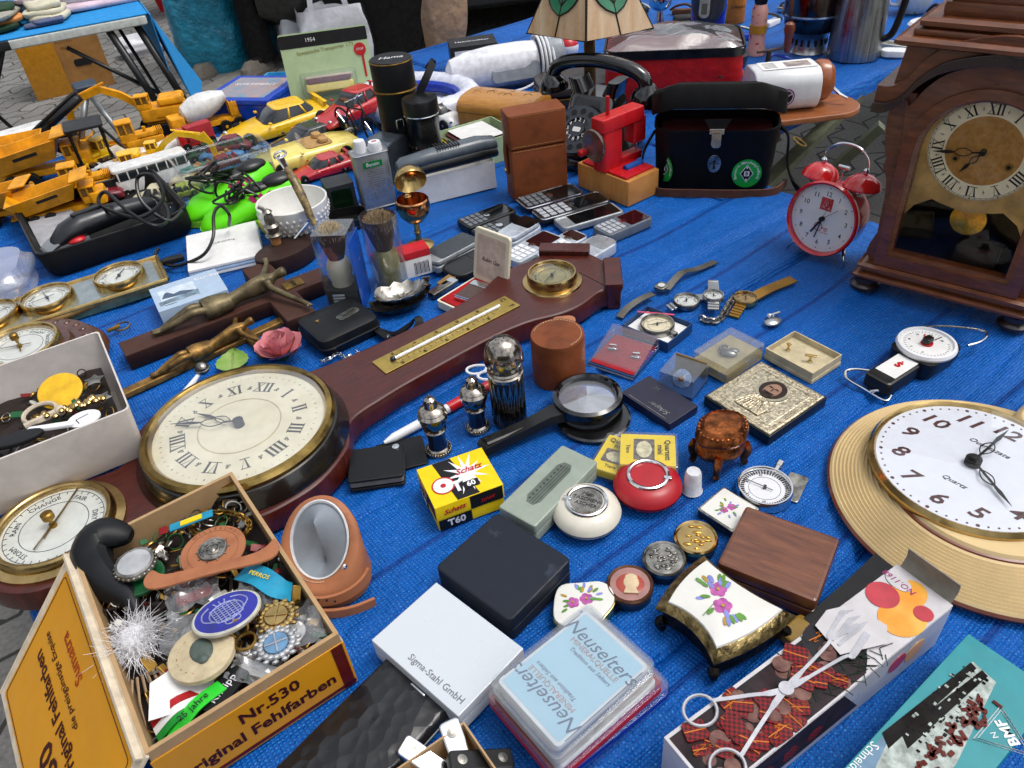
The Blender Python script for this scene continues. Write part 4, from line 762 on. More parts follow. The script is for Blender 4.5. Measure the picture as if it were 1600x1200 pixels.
pts=[tuple(G(x,y,z))for x,y,z in((236,305,.07),(258,320,.06),(262,345,.05),(240,352,.06),(200,330,.075),(165,300,.09),(155,318,.075),(190,335,.07),(225,338,.07),(255,310,.09),(240,275,.12),(215,278,.11),(222,315,.08),(262,345,.05),(285,330,.05))]
m=MB();m.tube(cat(pts,8),.0032,8);tag(m.obj('power_cable',BLK),'looped black power cable above the hair clipper','cable')
pts=[tuple(G(x,y,z))for x,y,z in((248,388,.02),(243,402,.012),(262,414,.012),(285,413,.014),(318,398,.03),(333,370,.05),(334,335,.07),(345,322,.07),(358,335,.06),(358,352,.03))]
m=MB();m.tube(cat(pts,8),.0028,8);m.at(*G(272,410,.01),0,0,20);m.rbox(.035,.014,.01,.004,.002);tag(m.obj('power_cable',BLK),'black cable with plug looping over the white packet','cable')
sack('clear_bag','clear plastic bag at the left edge above the weather station','bag',at(14,462),.3,.09,.13,.06,BAGP,22,.8)
# white packet
loc,rz,w_,d_=rect((292,424),(412,396),(272,372),.018);t=T('white_packet','stack of thin white packets lettered in grey beneath the cable','packet',loc,rz)
for k in range(3):m=MB();m.rbox(w_*(1-.01*k),d_,.0055,.002,.0012,.006*k);o=m.obj('sheet_pack',[PAPER,mat('pale blue edge','a8c4e0',.6)][k%2 if k<2 else 0],t)
m=MB().at(.0,.012,.0177,0,0,180);m.text('Frackhemd',.009,0,0,0);m.obj('lettering',mat('grey print','6f7076',.6),t)
# green football shoes
LG=mat('neon green upper','5fd60a',.45,bump=.15,bs=500,var=.04);PNK=mat('magenta stripe','a8205c',.4)
def shoe(label,toe,heel,z=0):
    a,b=G(*toe,.02),G(*heel,.02);L_=.19;u=(a-b).normalized();c=a-u*L_/2;t=T('football_shoe',label,'shoe',(c.x,c.y,z),math.atan2(u.y,u.x),'neon green football shoes')
    S_=((-.5,.012,.05),(-.47,.024,.062),(-.36,.03,.068),(-.2,.031,.06),(0,.033,.056),(.15,.037,.048),(.3,.038,.04),(.42,.03,.03),(.48,.017,.02),(.5,.006,.012))
    m=MB();m.loft([[(x*L_,y*hw,.006+(z_*.5+.5)*(h-.006))for y,z_ in[(cos(q*PI/9)*(1 if abs(cos(q*PI/9))<.99 else 1),sin(q*PI/9))for q in range(18)]]for x,hw,h in S_]);m.obj('upper',LG,t,smooth=60)
    m=MB();m.loft([[(x*L_*1.01,s_*hw*1.0,z_)for x,hw,h in S_ for s_ in(1,)]+[(x*L_*1.01,-hw*1.0,z_)for x,hw,h in S_[::-1]]for z_ in(0.001,.012)]);m.obj('sole',mat('lime sole','8fd63a',.4),t)
    m=MB();m.sph(-.3*L_,0,.062,.03,.02,.012);m.sph(-.02,0,.056,.028,.016,.01);m.obj('tongue',BLK,t)
    for k in range(3):
        for s_ in(-1,1):m=MB();x0=-.045+.016*k;m.strip([(x0,s_*.0325,.012),(x0+.004,s_*.032,.034),(x0+.014,s_*.022,.054)],.009,.0016,up=(0,s_,.4));m.obj('stripe',PNK if s_>0 or k else PNK,t)
    rnd=random.Random(int(toe[0]));
    for k in range(5):m=MB();m.tube(cat([(x0+rnd.uniform(-.02,.05),rnd.uniform(-.03,.03),rnd.uniform(.05,.085))for x0 in(-.02,.0,.01,.02,.0,-.01)],6),.0022,6);m.obj('lace',BLK,t)
    return t
shoe('neon green football shoe with black laces, the rear one of the pair',(284,338),(410,290))
shoe('neon green football shoe with pink stripes, nearer the white packet',(312,352),(430,318))
# bowl, brown oval box, stopper, corkscrew
t=T('bowl','white bowl with diamond relief on a yellow box','bowl',at(467,356,.018));R_=Wd(467,300,102,.07)/2;m=MB();hB=.052
m.lathe([(R_*.6,0),(R_*.75,.002),(R_*.92,.018),(R_,.035),(R_,hB),(R_*.97,hB+.001),(R_*.94,hB),(R_*.9,.03),(R_*.7,.012),(.001,.01)],56,True,False)
for j in range(4):
    for k in range(34):a_=2*PI*(k+.5*(j%2))/34;zz=.012+j*.0085;q=R_*(.87,.93,.975,1.0)[j];m.sph(q*.975*cos(a_),q*.975*sin(a_),zz,.0034,.0034,.0042,6,4)
m.obj('vessel',mat('white ceramic','d9d8d2',.22,coat=.5,var=.03),t,smooth=50)
m=MB();m.rbox(.1,.075,.018,.001,.0006);m.K(1).text('Tee',.014,0,-.028,.0182);tag(m.obj('tea_box',[mat('pale yellow card','c9ba6a',.6),INK],loc=at(462,356),rz=AX),'flat yellow box beneath the white bowl','box')
t=T('oval_box','dark brown oval lidded box carrying the pewter stopper','box',at(452,410),AX+.15);rw=Wd(452,385,98,.03)/2;m=MB();m.lathe([(rw*.97,0),(rw,.002),(rw,.026),(rw*.985,.028),(.001,.0285)],48,ry=.62);m.obj('body',mat('dark brown card','33211c',.5,bump=.3),t)
t=T('bottle_stopper','pewter bottle stopper with cork foot standing on the oval box','stopper',at(432,380,.0285));m=MB();m.lathe([(.008,0),(.009,.014)],18);m.obj('cork',mat('cork','b07a48',.9,bump=.8,bs=300),t);m=MB();m.lathe([(.013,.0142),(.014,.017),(.009,.02),(.012,.028),(.013,.032),(.009,.036),(.008,.046),(.006,.052),(.008,.056),(.003,.06)],24);m.tube([(0,0,.05),(-.006,0,.062),(-.012,0,.066)],.0035);m.obj('pourer',mat('pewter','8f8a80',.3,.9),t)
t=T('corkscrew','corkscrew with speckled horn handle propped beside the white bowl','corkscrew',at(468,398));m=MB();B_=Vector(at(468,398));h0,h1=G(447,262,.13)-B_,G(492,352,.055)-B_
P_=[h0.lerp(h1,q)+Vector((0,0,.012*sin(q*PI)))for q in(0,.15,.35,.6,.8,1)];m.tube(cat(P_,4),[.004+.0035*sin(PI*k/20)for k in range(21)],12);m.obj('handle',mat('speckled horn','9a8452',.35,col2='3a2614',vs=120),t)
m=MB();m.tube([h0+Vector((-.006,0,.02)),h0],[.006,.005],10);m.torus(.009,.002,*(h0+Vector((-.004,0,.022))),n=16,k=6,ry=.015);m.obj('ferrule',CHROME,t)
m=MB();mid=P_[3];m.tube([mid,Vector((mid.x,mid.y,.05)),Vector((0,0,.03))],.0028,8);m.tube([(0+.0038*cos(k*.9),.0038*sin(k*.9),.03-.0009*k)for k in range(32)],.0012,6);m.obj('worm',CHROME,t)
# shaving brushes
HAIR=mat('badger hair','8a6e50',.8,col2='4a3426',vs=9,st=(60,60,4),bump=.6,bs=500,dist=.001)
def brush(t,s,lean,hcol,band=None,top=None):
    m=MB();m.lathe([(.012*s,0),(.014*s,.004),(.013*s,.02*s),(.016*s,.032*s),(.015*s,.042*s),(.011*s,.05*s)],28);m.obj('handle',hcol,t,mtx=lean)
    m=MB();rnd=random.Random(5)
    m.K(0).lathe([(.0095*s,.049*s),(.0135*s,.062*s),(.018*s,.08*s),(.0195*s,.09*s)],24,True,False)
    for k in range(420):
        r_=math.sqrt(rnd.random());a_=rnd.uniform(0,2*PI);r0=r_*.0185*s;top_=(.098-.014*r_*r_+rnd.uniform(-.002,.002))*s;m.K(1 if r_<.0 else 2)
        m.tube([(r_*.013*s*cos(a_),r_*.013*s*sin(a_),.07*s),(r0*1.12*cos(a_),r0*1.12*sin(a_),top_)],[.0006,.0004],3)
    m.obj('bristles',[mat('dark badger band','3c2620',.8),HAIR,top or mat('pale bristle tips','b09a7a',.8,var=.3,vs=200)],t,mtx=lean)
def clearbox(t,w_,d_,h_,o=.0008):
    m=MB();m.tray(w_,d_,h_,o,.002);m.rbox(w_*.98,d_*.98,.0006,.002,.0002,h_-.0005);m.obj('clear_case',CLR,t);
t=T('shaving_brush','cream and brown shaving brush in an upright clear box with black insert','shaving brush',at(548,474),rad(-8));brush(t,1.15,TR(-.004,0,.02),CREAM,top=mat('cream bristle tips','cdb997',.8,var=.2,vs=200));clearbox(t,.05,.05,.125)
m=MB();m.rbox(.047,.047,.035,.001,.0005,.001);m.K(1).at(-.006,-.0236,.022,90);[m.rbox(.018,.003,.0004,.0005,.0001,0,0,.007-k*.005)for k in range(3)];m.K(2).at(.012,-.0238,.008,90).poly([(-.008,-.006),(.008,-.006),(0,.01)],0,.0004);m.K(1).at(.0238,0,.02,90,0,90);[m.rbox(.034-.006*(k%3),.0012,.0003,.0002,.0001,0,0,.012-k*.003)for k in range(8)];m.obj('insert',[INK,WHITE,RED],t)
m=MB();m.rbox(.0012,.05,.11,.0005,.0002,.002,.0262);m.obj('blue_panel',mat('blue film','1747a0',.2),t)
t=T('shaving_brush','brown bristle shaving brush with olive marbled handle in a clear tube','shaving brush',at(612,446),0);brush(t,1.28,TR(0,0,.0),mat('olive marbled resin','7a7440',.2,coat=.5,col2='a39a62',vs=40));m=MB();m.lathe([(.027,0),(.0272,.003),(.0272,.118),(.0268,.1185),(.0265,.003)],40,True,False);m.obj('clear_case',CLR,t)
loc,rz,w_,d_=rect((590,448),(664,428),(575,420));t=T('barcode_box','red topped white box with barcode behind the two shaving brushes','box',at(632,430),rad(20));m=MB();m.rbox(.085,.03,.042,.001,.0005);m.K(1).rbox(.0855,.0305,.012,.001,.0005,.031);m.K(2).at(.026,-.0153,.014,90);[m.rbox(.0007+.0006*(k%3==1),.02,.0002,.0002,.00005,0,-.011+k*.0022)for k in range(11)];m.K(3).text('d',.02,-.05,.0,0);m.obj('carton',[PAPER,mat('red card','b51f2a',.5),INK,mat('green print','2c6b3c',.5)],t)
# gold egg cup with open lid
t=T('gilt_goblet','gilt egg shaped goblet with hinged lid standing open','goblet',at(656,384),rad(20));m=MB();m.lathe([(.0235,0),(.024,.002),(.018,.005),(.005,.008),(.0042,.02),(.006,.026),(.0042,.03),(.0045,.042)],36);m.obj('foot',GOLD,t)
m=MB();m.lathe([(.005,.042),(.014,.046),(.024,.058),(.0275,.07),(.0262,.082),(.0245,.084),(.024,.08),(.02,.06),(.001,.05)],40,False,False);m.obj('bowl',mat('rose gold','c98f62',.12,1,var=.1,bump=0),t)
m=MB().at(.006,.012,.106,-62,12);m.lathe([(.0255,0),(.026,.004),(.021,.016),(.012,.025),(.004,.029),(.001,.0295)],36,False,True);m.lathe([(.0255,0),(.024,.003),(.019,.013),(.01,.02),(.001,.022)],36,False,True);m.obj('lid',GOLD,t)
m=MB();m.torus(.005,.0015,0,0,.09,16,6);m.obj('finial',GOLD,t,mtx=TR(-.006,0,0,0,0,0))
# spirit tin
loc,rz,w_,d_=rect((566,334),(628,318),(548,320));t=T('spirit_tin','silver grey spirit tin with white caps and green label','tin',loc,rz);hT=.1
TINM=mat('silver lacquered tin','a4a8ac',.28,.75,var=.08,bump=.03);m=MB();m.rbox(.062,.036,hT,.005,.0015);m.K(1);[m.tube([(x,y,z)for x,y in rr(.0635,.0375,.006,4)],.0012,6,True)for z in(.001,hT)];m.K(2).at(0,-.0184,.082,90).rbox(.034,.011,.0005,.0005,.0001);m.K(3).text('Benzin',.009,0,0,.0006);m.K(4);[m.rbox(.03-.008*(k%4==3),.0011,.0002,.0003,.0001,0,.002,-.012-k*.0042)for k in range(13)]
m.obj('can',[TINM,STEEL,mat('green label','0c7a35',.4),WHITE,mat('grey print','6f7076',.6)],t)
for k,(x,y,r_,hh)in enumerate(((-.012,.004,.011,.02),(.013,-.003,.012,.015))):m=MB().at(x,y,hT);m.lathe([(r_,0),(r_,hh*.7),(r_*.85,hh),(.001,hh)],20);m.obj('cap',WHITE,t)
m=MB();m.rbox(.008,.003,.001,.0003,.0001,hT+.0152,.013,-.003);m.obj('tamper_tab',RED,t)
m=MB();m.rbox(.05,.05,.055,.003,.0015);m.K(1).at(0,-.0252,.03,90).rbox(.036,.036,.0006,.002,.0002);tag(m.obj('small_monitor',[mat('dark graphite plastic','1b1e22',.35),mat('dark green screen','0c1f10',.08,bump=0)],loc=at(536,326),rz=rad(20)),'dark graphite box with green black screen left of the spirit tin','gadget')
m=MB();m.tray(.1,.06,.018,.002,.02);tag(m.obj('coil_basket',BLK,loc=at(532,352),rz=.2),'black oval mesh basket in front of the dark graphite box','basket')
t=T('toaster_radio','small chrome and grey rounded radio behind the spirit tin','radio',at(612,276),rad(-35));m=MB().at(0,0,0,90,0,90);m.prism(rr(.075,.08,.022,8,0,.04),-.03,.03,.004);m.obj('case',mat('blue grey metal','5d6670',.25,.7),t);m=MB();m.at(-.0302,0,.04,90,0,90).prism(rr(.055,.06,.014,6),-.0006,.0006);m.obj('grille',CHROME,t)
# cylinder case, lens
t=T('cylinder_case','tall black leather cylinder case with zip and strap','case',at(637,252),rad(-70));r_=.039;hC=.2;m=MB();m.lathe([(r_*.97,0),(r_,.003),(r_,hC*.72),(r_*1.01,hC*.722),(r_*1.04,hC*.74),(r_*1.04,hC-.004),(r_,hC),(r_*.97,hC+.0008),(.001,hC+.001)],44);m.obj('body',LEA,t)
m=MB();m.torus(r_*1.045,.0022,0,0,hC*.735,44,6);m.torus(r_*1.02,.0012,0,0,hC-.002,44,6);m.obj('zip',BRASSD,t);m=MB();m.text('Hama',.02,0,0,hC+.0012,75,.3);m.obj('lettering',WHITE,t)
m=MB();m.strip(cat([(r_+.002,-.012,hC*.42),(r_+.006,-.006,hC*.35),(r_+.012,.01,hC*.5),(r_+.012,.03,hC*.7),(r_+.006,.055,hC*.86),(.02,.075,hC*.92),(0,.07,hC*.84)],6),.014,.003,up=(1,0,.2));m.obj('strap',LEA,t);m=MB().at(r_+.002,-.012,hC*.45,90,0,90);m.tube([(x,y,0)for x,y in rr(.014,.018,.002,3)],.0012,6,True);m.obj('buckle',CHROME,t)
t=T('camera_lens','black camera lens with red and green numerals, cap on','lens',at(672,268));m=MB();r_=.03;m.lathe([(r_*1.2,0),(r_*1.22,.004),(r_*1.16,.05),(r_*1.14,.052),(r_*1.04,.053),(r_*1.02,.062),(r_,.063),(r_,.1),(r_*1.04,.102),(r_*1.05,.114),(r_*.98,.116)],44);m.K(1)
for k in range(60):a_=2*PI*k/60;m.rbox(.0018,.0018,.044,.0004,.0002,.004,r_*1.195*cos(a_),r_*1.195*sin(a_),1)
for k in range(22):
    a_=math.degrees(2*PI*k/22);m.K(2+(k%3));m.at(0,0,.058,0,0,a_);M0=m.M;m.M=M0@TR(0,-r_*1.035,0,90);m.text('%d'%(3+k*2%17),.005)
m.obj('barrel',[mat('black lens enamel','0b0b0c',.22),mat('ribbed rubber','15161a',.7),RED,mat('green numerals','3a9a4a',.4),WHITE],t)
m=MB();m.lathe([(r_*1.08,.1162),(r_*1.12,.118),(r_*1.12,.14),(r_*1.08,.143),(.001,.1432)],44);m.obj('cap',BLK,t);m=MB();m.torus(r_*1.09,.0012,0,0,.1155,40,6);m.obj('ring',CHROME,t)
# white box carrying the handset
loc,rz,w_,d_=rect((655,332),(784,300),(612,292));t=T('white_carton','open white carton beneath the long grey handset','carton',(loc[0],loc[1],0),rz);m=MB();m.tray(w_,.085,.05,.0015,.001);m.obj('carton',[PAPER],t)
a,b=G(640,262,.07),G(758,232,.07);L_=.19;t=T('trimmer','long grey and black electric trimmer lying on the white carton','trimmer',((a.x+b.x)/2,(a.y+b.y)/2,.052),math.atan2((b-a).y,(b-a).x));m=MB()
for k_,(dz,sc)in enumerate(((0,1.0),(.014,.9))):m.K(k_).loft([[(x*L_,y*wd_*sc,dz+(z+1)*hh*.5)for y,z in[(cos(q*PI/8),sin(q*PI/8))for q in range(16)]]for x,wd_,hh in((-.5,.012,.018),(-.45,.018,.024),(-.2,.02,.028),(.3,.022,.03),(.47,.017,.024),(.5,.008,.014))])
m.obj('housing',[BLK,mat('slate grey plastic','4d565e',.3)],t,smooth=50);m=MB();[m.rbox(.002,.03,.002,.0005,.0003,.042,-.02+.005*k)for k in range(9)];m.obj('grip_ribs',BLK,t)
# leather case
loc,rz,w_,d_=rect((803,314),(887,298),(776,303));hL=.152;t=T('leather_case','upright rectangular brown leather case with buttoned strap','case',loc,rz);d_=max(d_,.05);m=MB();m.rbox(w_,d_,hL*.6,.004,.0015);m.obj('lower_box',TAN,t);m=MB();m.rbox(w_*1.015,d_*1.02,hL*.39,.004,.002,hL*.61);m.obj('lid',TAN,t)
m=MB();m.strip([(-w_/2-.002,0,hL*.66),(-w_/2-.004,0,hL*.55),(-w_/2-.003,0,hL*.3)],.016,.003,up=(1,0,0));m.obj('strap',TAN,t);m=MB().at(-w_/2-.005,0,hL*.33,0,-90);m.lathe([(.005,0),(.004,.002),(.001,.003)],14);m.obj('stud',BRASS,t)
STI=mat('stitching','b98a5a',.7,bump=0);[(lambda m:([m.rbox(.003,.0006,.0007,.0002,.0001,z,-w_/2+.008+k*.0049,-d_*.511)for k in range(int((w_-.012)/.0049))],m.obj('stitching',STI,t)))(MB())for z in(.006,hL*.585,hL*.64,hL*.98)]
# toy beetle tray etc: green tin with papers, carved box
t=T('index_box','pale green open index box with yellow paper in it','box',at(742,246),rad(28));m=MB();m.tray(.15,.11,.05,.0015,.002);m.obj('tray',mat('pale green card','7fa595',.6),t);m=MB();[m.K(k%4).rbox(.12-.01*k,.09,.001,.001,.0003,.03+.004*k,.003*k,.002*k)for k in range(5)];m.obj('papers',[PAPER,mat('yellow paper','d1b226',.6),mat('olive paper','6c6f4f',.6),mat('maroon paper','4f1c22',.6)],t)
t=T('carved_box','yellow brown wooden box with carved domed lid','box',at(790,196),rad(-32));m=MB();w_,d_=.17,.11;HON=wood('honey wood','b9812f','9c6622',(9,50,9),.35,.3);m.rbox(w_,d_,.04,.003,.001);m.obj('lower_box',HON,t);m=MB();m.loft([[(x,y*q,z)for x,y in rr(w_*1.02,d_*1.02,.003,3)]for z,q in((.041,1),(.052,.98),(.06,.85),(.066,.6),(.068,.25))])
m.obj('lid',HON,t,smooth=50);rnd=random.Random(4);m=MB()
for k in range(26):x,y=rnd.uniform(-.07,.07),rnd.uniform(-.03,.03);m.tube(cat([(x+.009*cos(a_),y+.009*sin(a_),.0685-abs(y)*.12)for a_ in(0,1.4,2.6,3.9)],3),.0007,4)
m.obj('carving',mat('burnt line','4a2a10',.7),t)
# inflatable, white hand vacuum, boxes
t=T('inflatable_seat','white and blue inflatable ring behind the black lens','inflatable',at(655,172),rad(-30));m=MB();m.tube([(.13*cos(a_),.1*sin(a_),.028+.012*sin(a_*9)*0)for a_ in[2*PI*k/40 for k in range(40)]],[.027+.0012*(k%2)for k in range(40)],14,True);m.obj('tube',mat('white vinyl','cfd2e0',.25,bump=.2,bs=60),t)
m=MB();m.tube([(.108*cos(a_),.078*sin(a_),.03)for a_ in[2*PI*k/40 for k in range(40)]],.0135,10,True);m.obj('inner_tube',mat('blue vinyl','1335a0',.25),t);m=MB();m.prism(circ(.104,40,ry=.074),.008,.012);m.obj('base_film',mat('blue printed film','1a64b4',.2,col2='b8c8d8',vs=22,lo=.55,hi=.62,bump=.4,bs=30),t)
GV=mat('light grey plastic','8e949c',.35);t=T('hand_vacuum','white and grey hand vacuum with coiled white cord','hand vacuum',at(795,134),rad(12));m=MB().at(-.02,0,.05,0,90);m.lathe([(.012,-.13),(.03,-.12),(.042,-.08),(.048,-.02),(.048,.05),(.045,.09)],36,ry=.9);m.obj('housing',mat('white gloss plastic','dfe0e6',.2,coat=.4),t)
m=MB().at(0,-.0385,.042,78);m.prism(rr(.12,.04,.012,5,.01,0),0,.006,.002);m.obj('side_panel',GV,t);m=MB().at(.1,0,.052,0,90);m.lathe([(.046,-.02),(.05,0),(.05,.03),(.044,.036)],30,ry=.9);m.obj('end_cap',GV,t)
m=MB();[m.tube(cat([(.075+.01*k,.05*cos(a_)*1.05,.052+.053*sin(a_+.1*k))for a_ in[PI*2*j/12 for j in range(12)]],3,True),.003,6,True)for k in range(4)];m.tube(cat([(.09,-.05,.03),(.02,-.075,.012),(-.05,-.08,.01),(-.06,-.1,.01),(.04,-.11,.01),(.1,-.09,.01)],6),.003,6);m.obj('cord',WHITE,t)
m=MB();m.rbox(.12,.09,.07,.001,.0005);m.K(1).at(-.03,-.0455,.04,90);m.rbox(.04,.04,.0004,.001,.0001);m.K(0).text('W',.02,0,0,.0005);m.K(1).at(0,0,.0702).text('Haartrockner',.016,0,.0,0,0);tag(m.obj('appliance_box',[mat('black printed card','191a1e',.4),WHITE],loc=at(742,108),rz=rad(5)),'black and white appliance carton behind the hand vacuum','carton')
m=MB();m.rbox(.12,.1,.03,.001,.0005);m.K(1).rbox(.1,.08,.0004,.001,.0001,.0302);tag(m.obj('game_box',[mat('navy card','1d3f6b',.5),mat('yellow print','c9a72c',.5,col2='d8d2bc',vs=30)],loc=at(842,92),rz=rad(20)),'flat navy and yellow box right of the hand vacuum','box')
t=T('ball','white and red ball partly hidden by the lamp stem','ball',at(888,92));m=MB();m.sph(0,0,.028,.028);n_=len(m.f)
for i in range(n_):m.mi[i]=1 if sum(m.v[j][2]for j in m.f[i])/len(m.f[i])>.04 else 0
m.obj('shell',[WHITE,RED],t)
t=T('flat_case','dark brown rounded flat case behind the telephone','case',at(905,150),rad(5));m=MB();DBR=mat('dark brown vinyl','2e2523',.35,bump=.2);m.prism(rr(.2,.15,.05,8),0,.02,.004);m.obj('lower_shell',DBR,t);m=MB();m.prism(rr(.2,.15,.05,8),.0225,.045,.007);m.obj('upper_shell',DBR,t);m=MB();m.tube([(x,y,.0212)for x,y in rr(.2,.15,.05,8)],.0015,6,True);m.obj('zip',BRASSD,t)
# ------------------------------------------------------------ phones
SG=mat('silver grey plastic','9ea3a8',.28,.5);PW=mat('pale silver plastic','b7bfc9',.3,.3);SCR=mat('dark phone screen','0a0b0d',.06,bump=0);KEY=mat('grey keys','a8acb2',.4);BG=mat('burgundy display','2a0d10',.06,bump=0)
def phone(label,A,B,w_,body,scr=SCR,keys=KEY,h=.014,sc=.42,frame=None,z=0,L=None,r=.008,nav=CHROME,flip=False):
    a,b=G(*A,z+h),G(*B,z+h);L_=(b-a).length;c=(a+b)/2;t=T('mobile_phone',label,'phone',(c.x,c.y,z),math.atan2((b-a).y,(b-a).x),'used mobile phones in the middle of the table')
    m=MB();m.prism(rr(L_,w_,r,6),0,h,.0028);m.obj('housing',body,t)
    if frame:m=MB();m.tube([(x,y,h-.001)for x,y in rr(L_-.002,w_-.002,r,6)],.0015,6,True);m.obj('frame',frame,t)
    if flip:m=MB();m.prism(rr(L_*.96,w_*.92,r,6),h,h*1.7,.003);m.obj('flap',body,t);h=h*1.7
    m=MB();m.prism(rr(L_*sc,w_*.82,.003,3,L_*(.5-sc/2-.05)),h-.0002,h+.0004);m.obj('screen',scr,t)
    if keys and not flip:
        x1=L_*(.44-sc);x0=-L_*.46;n_=4;m=MB()
        for i in range(n_):
            for j in range(3):m.rbox((x1-x0-.008)/n_*.78,w_*.22,.0012,.001,.0004,h-.0001,x0+(i+.5)*(x1-x0-.008)/n_,(j-1)*w_*.27)
        m.obj('keypad',keys,t);m=MB();m.at(x1-.002,0,h);m.lathe([(.0055,0),(.0055,.0012),(.003,.0014)],14,ry=1.3);m.obj('nav_button',nav,t)
    return t
BK=mat('grey black keys','6a6e74',.35)
phone('black bar phone with grey keys, farthest left of the phones',(722,350),(797,322),.045,BLK,keys=BK)
phone('black bar phone lying parallel in front of the leftmost one',(744,366),(815,338),.043,BLK,keys=BK)
phone('flat black and silver phone nearest the brown leather case',(814,318),(902,293),.05,BLK,frame=CHROME,keys=BK,h=.01,z=.004)
phone('silver framed phone with wide keypad, second from the wooden sewing base',(838,336),(944,305),.045,BLK,frame=CHROME,h=.011,z=.004)
phone('slide phone with big mirror black screen over a silver base',(872,349),(966,322),.045,SG,h=.012,sc=.75,keys=None)
phone('blue grey rounded phone with dark red screen, farthest right',(938,361),(1007,332),.046,mat('blue grey plastic','59616c',.3),scr=BG,h=.017)
phone('oval silver flip phone with small outside display',(783,378),(836,346),.044,PW,h=.012,sc=.4,r=.018,flip=True)
phone('silver bar phone with square keys and brown screen',(795,404),(866,364),.046,PW,scr=BG,keys=WHITE,h=.016)
phone('pale silver bar phone with tiny reddish display',(838,398),(908,362),.042,PW,scr=BG,keys=WHITE,h=.014,sc=.22,r=.014)
phone('chunky pale silver phone with yellow edged display',(893,404),(952,370),.048,PW,scr=SG,h=.018,sc=.38,r=.018,keys=None,frame=None)
phone('wide grey flip phone with metal edge near the gilt goblet',(668,412),(740,374),.05,SG,scr=mat('slate lid','30363c',.3),h=.012,sc=.8,keys=None,flip=True)
phone('black phone shell behind the lighter box',(700,425),(776,388),.055,BLK,scr=BLK,keys=None,h=.012,r=.02)
phone('black phone with round silver button beside the barometer neck',(798,452),(856,405),.045,BLK,scr=mat('green black screen','0d1a0e',.08,bump=0),keys=BK,h=.014)
# ------------------------------------------------------------ shells, lighter, purse, knife
def shell(label,x,y,s,z,mt):
    t=T('shell_dish',label,'dish',at(x,y,z),AX-.2,'scalloped metal dishes');m=MB();n_=48;f=lambda k,q:1+.08*q*cos(12*2*PI*k/n_)
    m.loft([[(r_*s*f(k,q)*cos(2*PI*k/n_),r_*s*.62*f(k,q)*sin(2*PI*k/n_),z_+.0018*q*cos(12*2*PI*k/n_))for k in range(n_)]for r_,z_,q in((.5,0,.2),(.75,.003,.6),(1,.014,1),(1.0,.0155,1),(.95,.0145,1),(.72,.005,.6),(.45,.0025,.2),(.02,.002,0))]);m.obj('bowl',mt,t,smooth=60)
    m=MB();m.strip(cat([(s*.95,0,.012),(s*1.15,.006,.018),(s*1.1,0,.024)],5),.012,.0015);m.obj('handle',mt,t)
shell('dark tarnished scalloped dish beneath the brighter one',624,482,.043,0,mat('tarnished silver','4a4540',.3,1,var=.3));shell('bright silver scalloped dish stacked on the dark one',628,468,.038,.012,SLV)
m=MB();m.cyl(.0115,0,.003,28,e=.0008);tag(m.obj('token',CREAM,mtx=Matrix.Translation(G(597,460,.012))@TR(0,0,0,62,0,-20)),'round cream disc leaning on the scalloped dishes','disc')
for k,(x,y,a_,lb_,mt)in enumerate(((705,440,50,'small brown cased pocket knife behind the lighter box',mat('horn scale','8a6b3c',.4)),(692,455,45,'small silver cased lighter between shells and lighter box',SLV))):
    t=T('pocket_knife',lb_,'pocket knife',at(x,y),rad(a_));m=MB();m.rbox(.05,.016,.009,.003,.0015);m.obj('scale',mt,t);m=MB();m.rbox(.012,.0165,.0095,.002,.001,0,.021);m.obj('bolster',CHROME,t)
loc,rz,w_,d_=rect((735,497),(798,456),(683,472),.008);t=T('lighter_case','open cream box with red lining and pocket lighter','case',loc,rz);m=MB();m.tray(w_,d_,.012,.003,.004,fl=.005);m.obj('tray',CREAM,t)
m=MB();m.rbox(w_*.9,d_*.9,.008,.002,.001,.005);m.obj('lining',mat('red flocked lining','a30f16',.9,bump=.3),t);o=T('x','','',(0,0,0));bpy.data.objects.remove(o)
m=MB().at(w_/2-.002,.0,.012,0,0,-90);M0=m.M;m.M=M0@TR(0,0,0,78);m.prism(rr(d_,w_*.95,.006,5,0,w_*.47),0,.006,.0015);m.K(1).prism(rr(d_*.8,w_*.75,.002,2,0,w_*.47),.0062,.0066);m.K(2);m.text('Rubin Gas',.0085,0,w_*.42,.0067,0,.4);m.obj('lid',[CREAM,mat('blush satin','c9b5a6',.6),INK],t)
t=T('pocket_lighter','brown and silver pocket lighter bedded in the red lining','lighter',(loc[0],loc[1],.0132),rz+rad(8));m=MB();m.rbox(.033,.03,.008,.002,.0012,0,-.007);m.obj('case',mat('brown lacquer','4a342c',.3),t);m=MB();m.rbox(.013,.03,.0085,.002,.0012,0,.0165);m.rbox(.001,.0305,.0082,.0003,.0001,0,-.024);m.obj('cap',CHROME,t)
# purse with wrist strap
loc,rz,w_,d_=rect((505,541),(592,500),(456,508),.022);t=T('camera_pouch','small black leather pouch with oval metal badge and wrist loop','pouch',loc,rz);m=MB();m.loft([[(x*q,y*q,z)for x,y in rr(w_*1.05,d_*1.05,.012,6)]for z,q in((0,.92),(.006,.99),(.018,1),(.026,.97),(.0285,.85),(.029,.5))]);m.obj('body',LEA,t,smooth=50)
m=MB();m.tube([(x,y,.014)for x,y in rr(w_*1.06,d_*1.06,.012,6)],.0016,6,True);m.obj('seam',BLK,t);m=MB().at(w_*.18,-.004,.029,0,0,10);m.prism(rr(.034,.015,.004,4),0,.0012,.0003);m.K(1).text('Fashion',.007,0,0,.0014,0,.4);m.obj('badge',[SLV,INK],t)
m=MB().at(-w_*.28,.01,.029);m.lathe([(.0032,0),(.0028,.0015),(.001,.002)],14);m.obj('stud',BRASS,t)
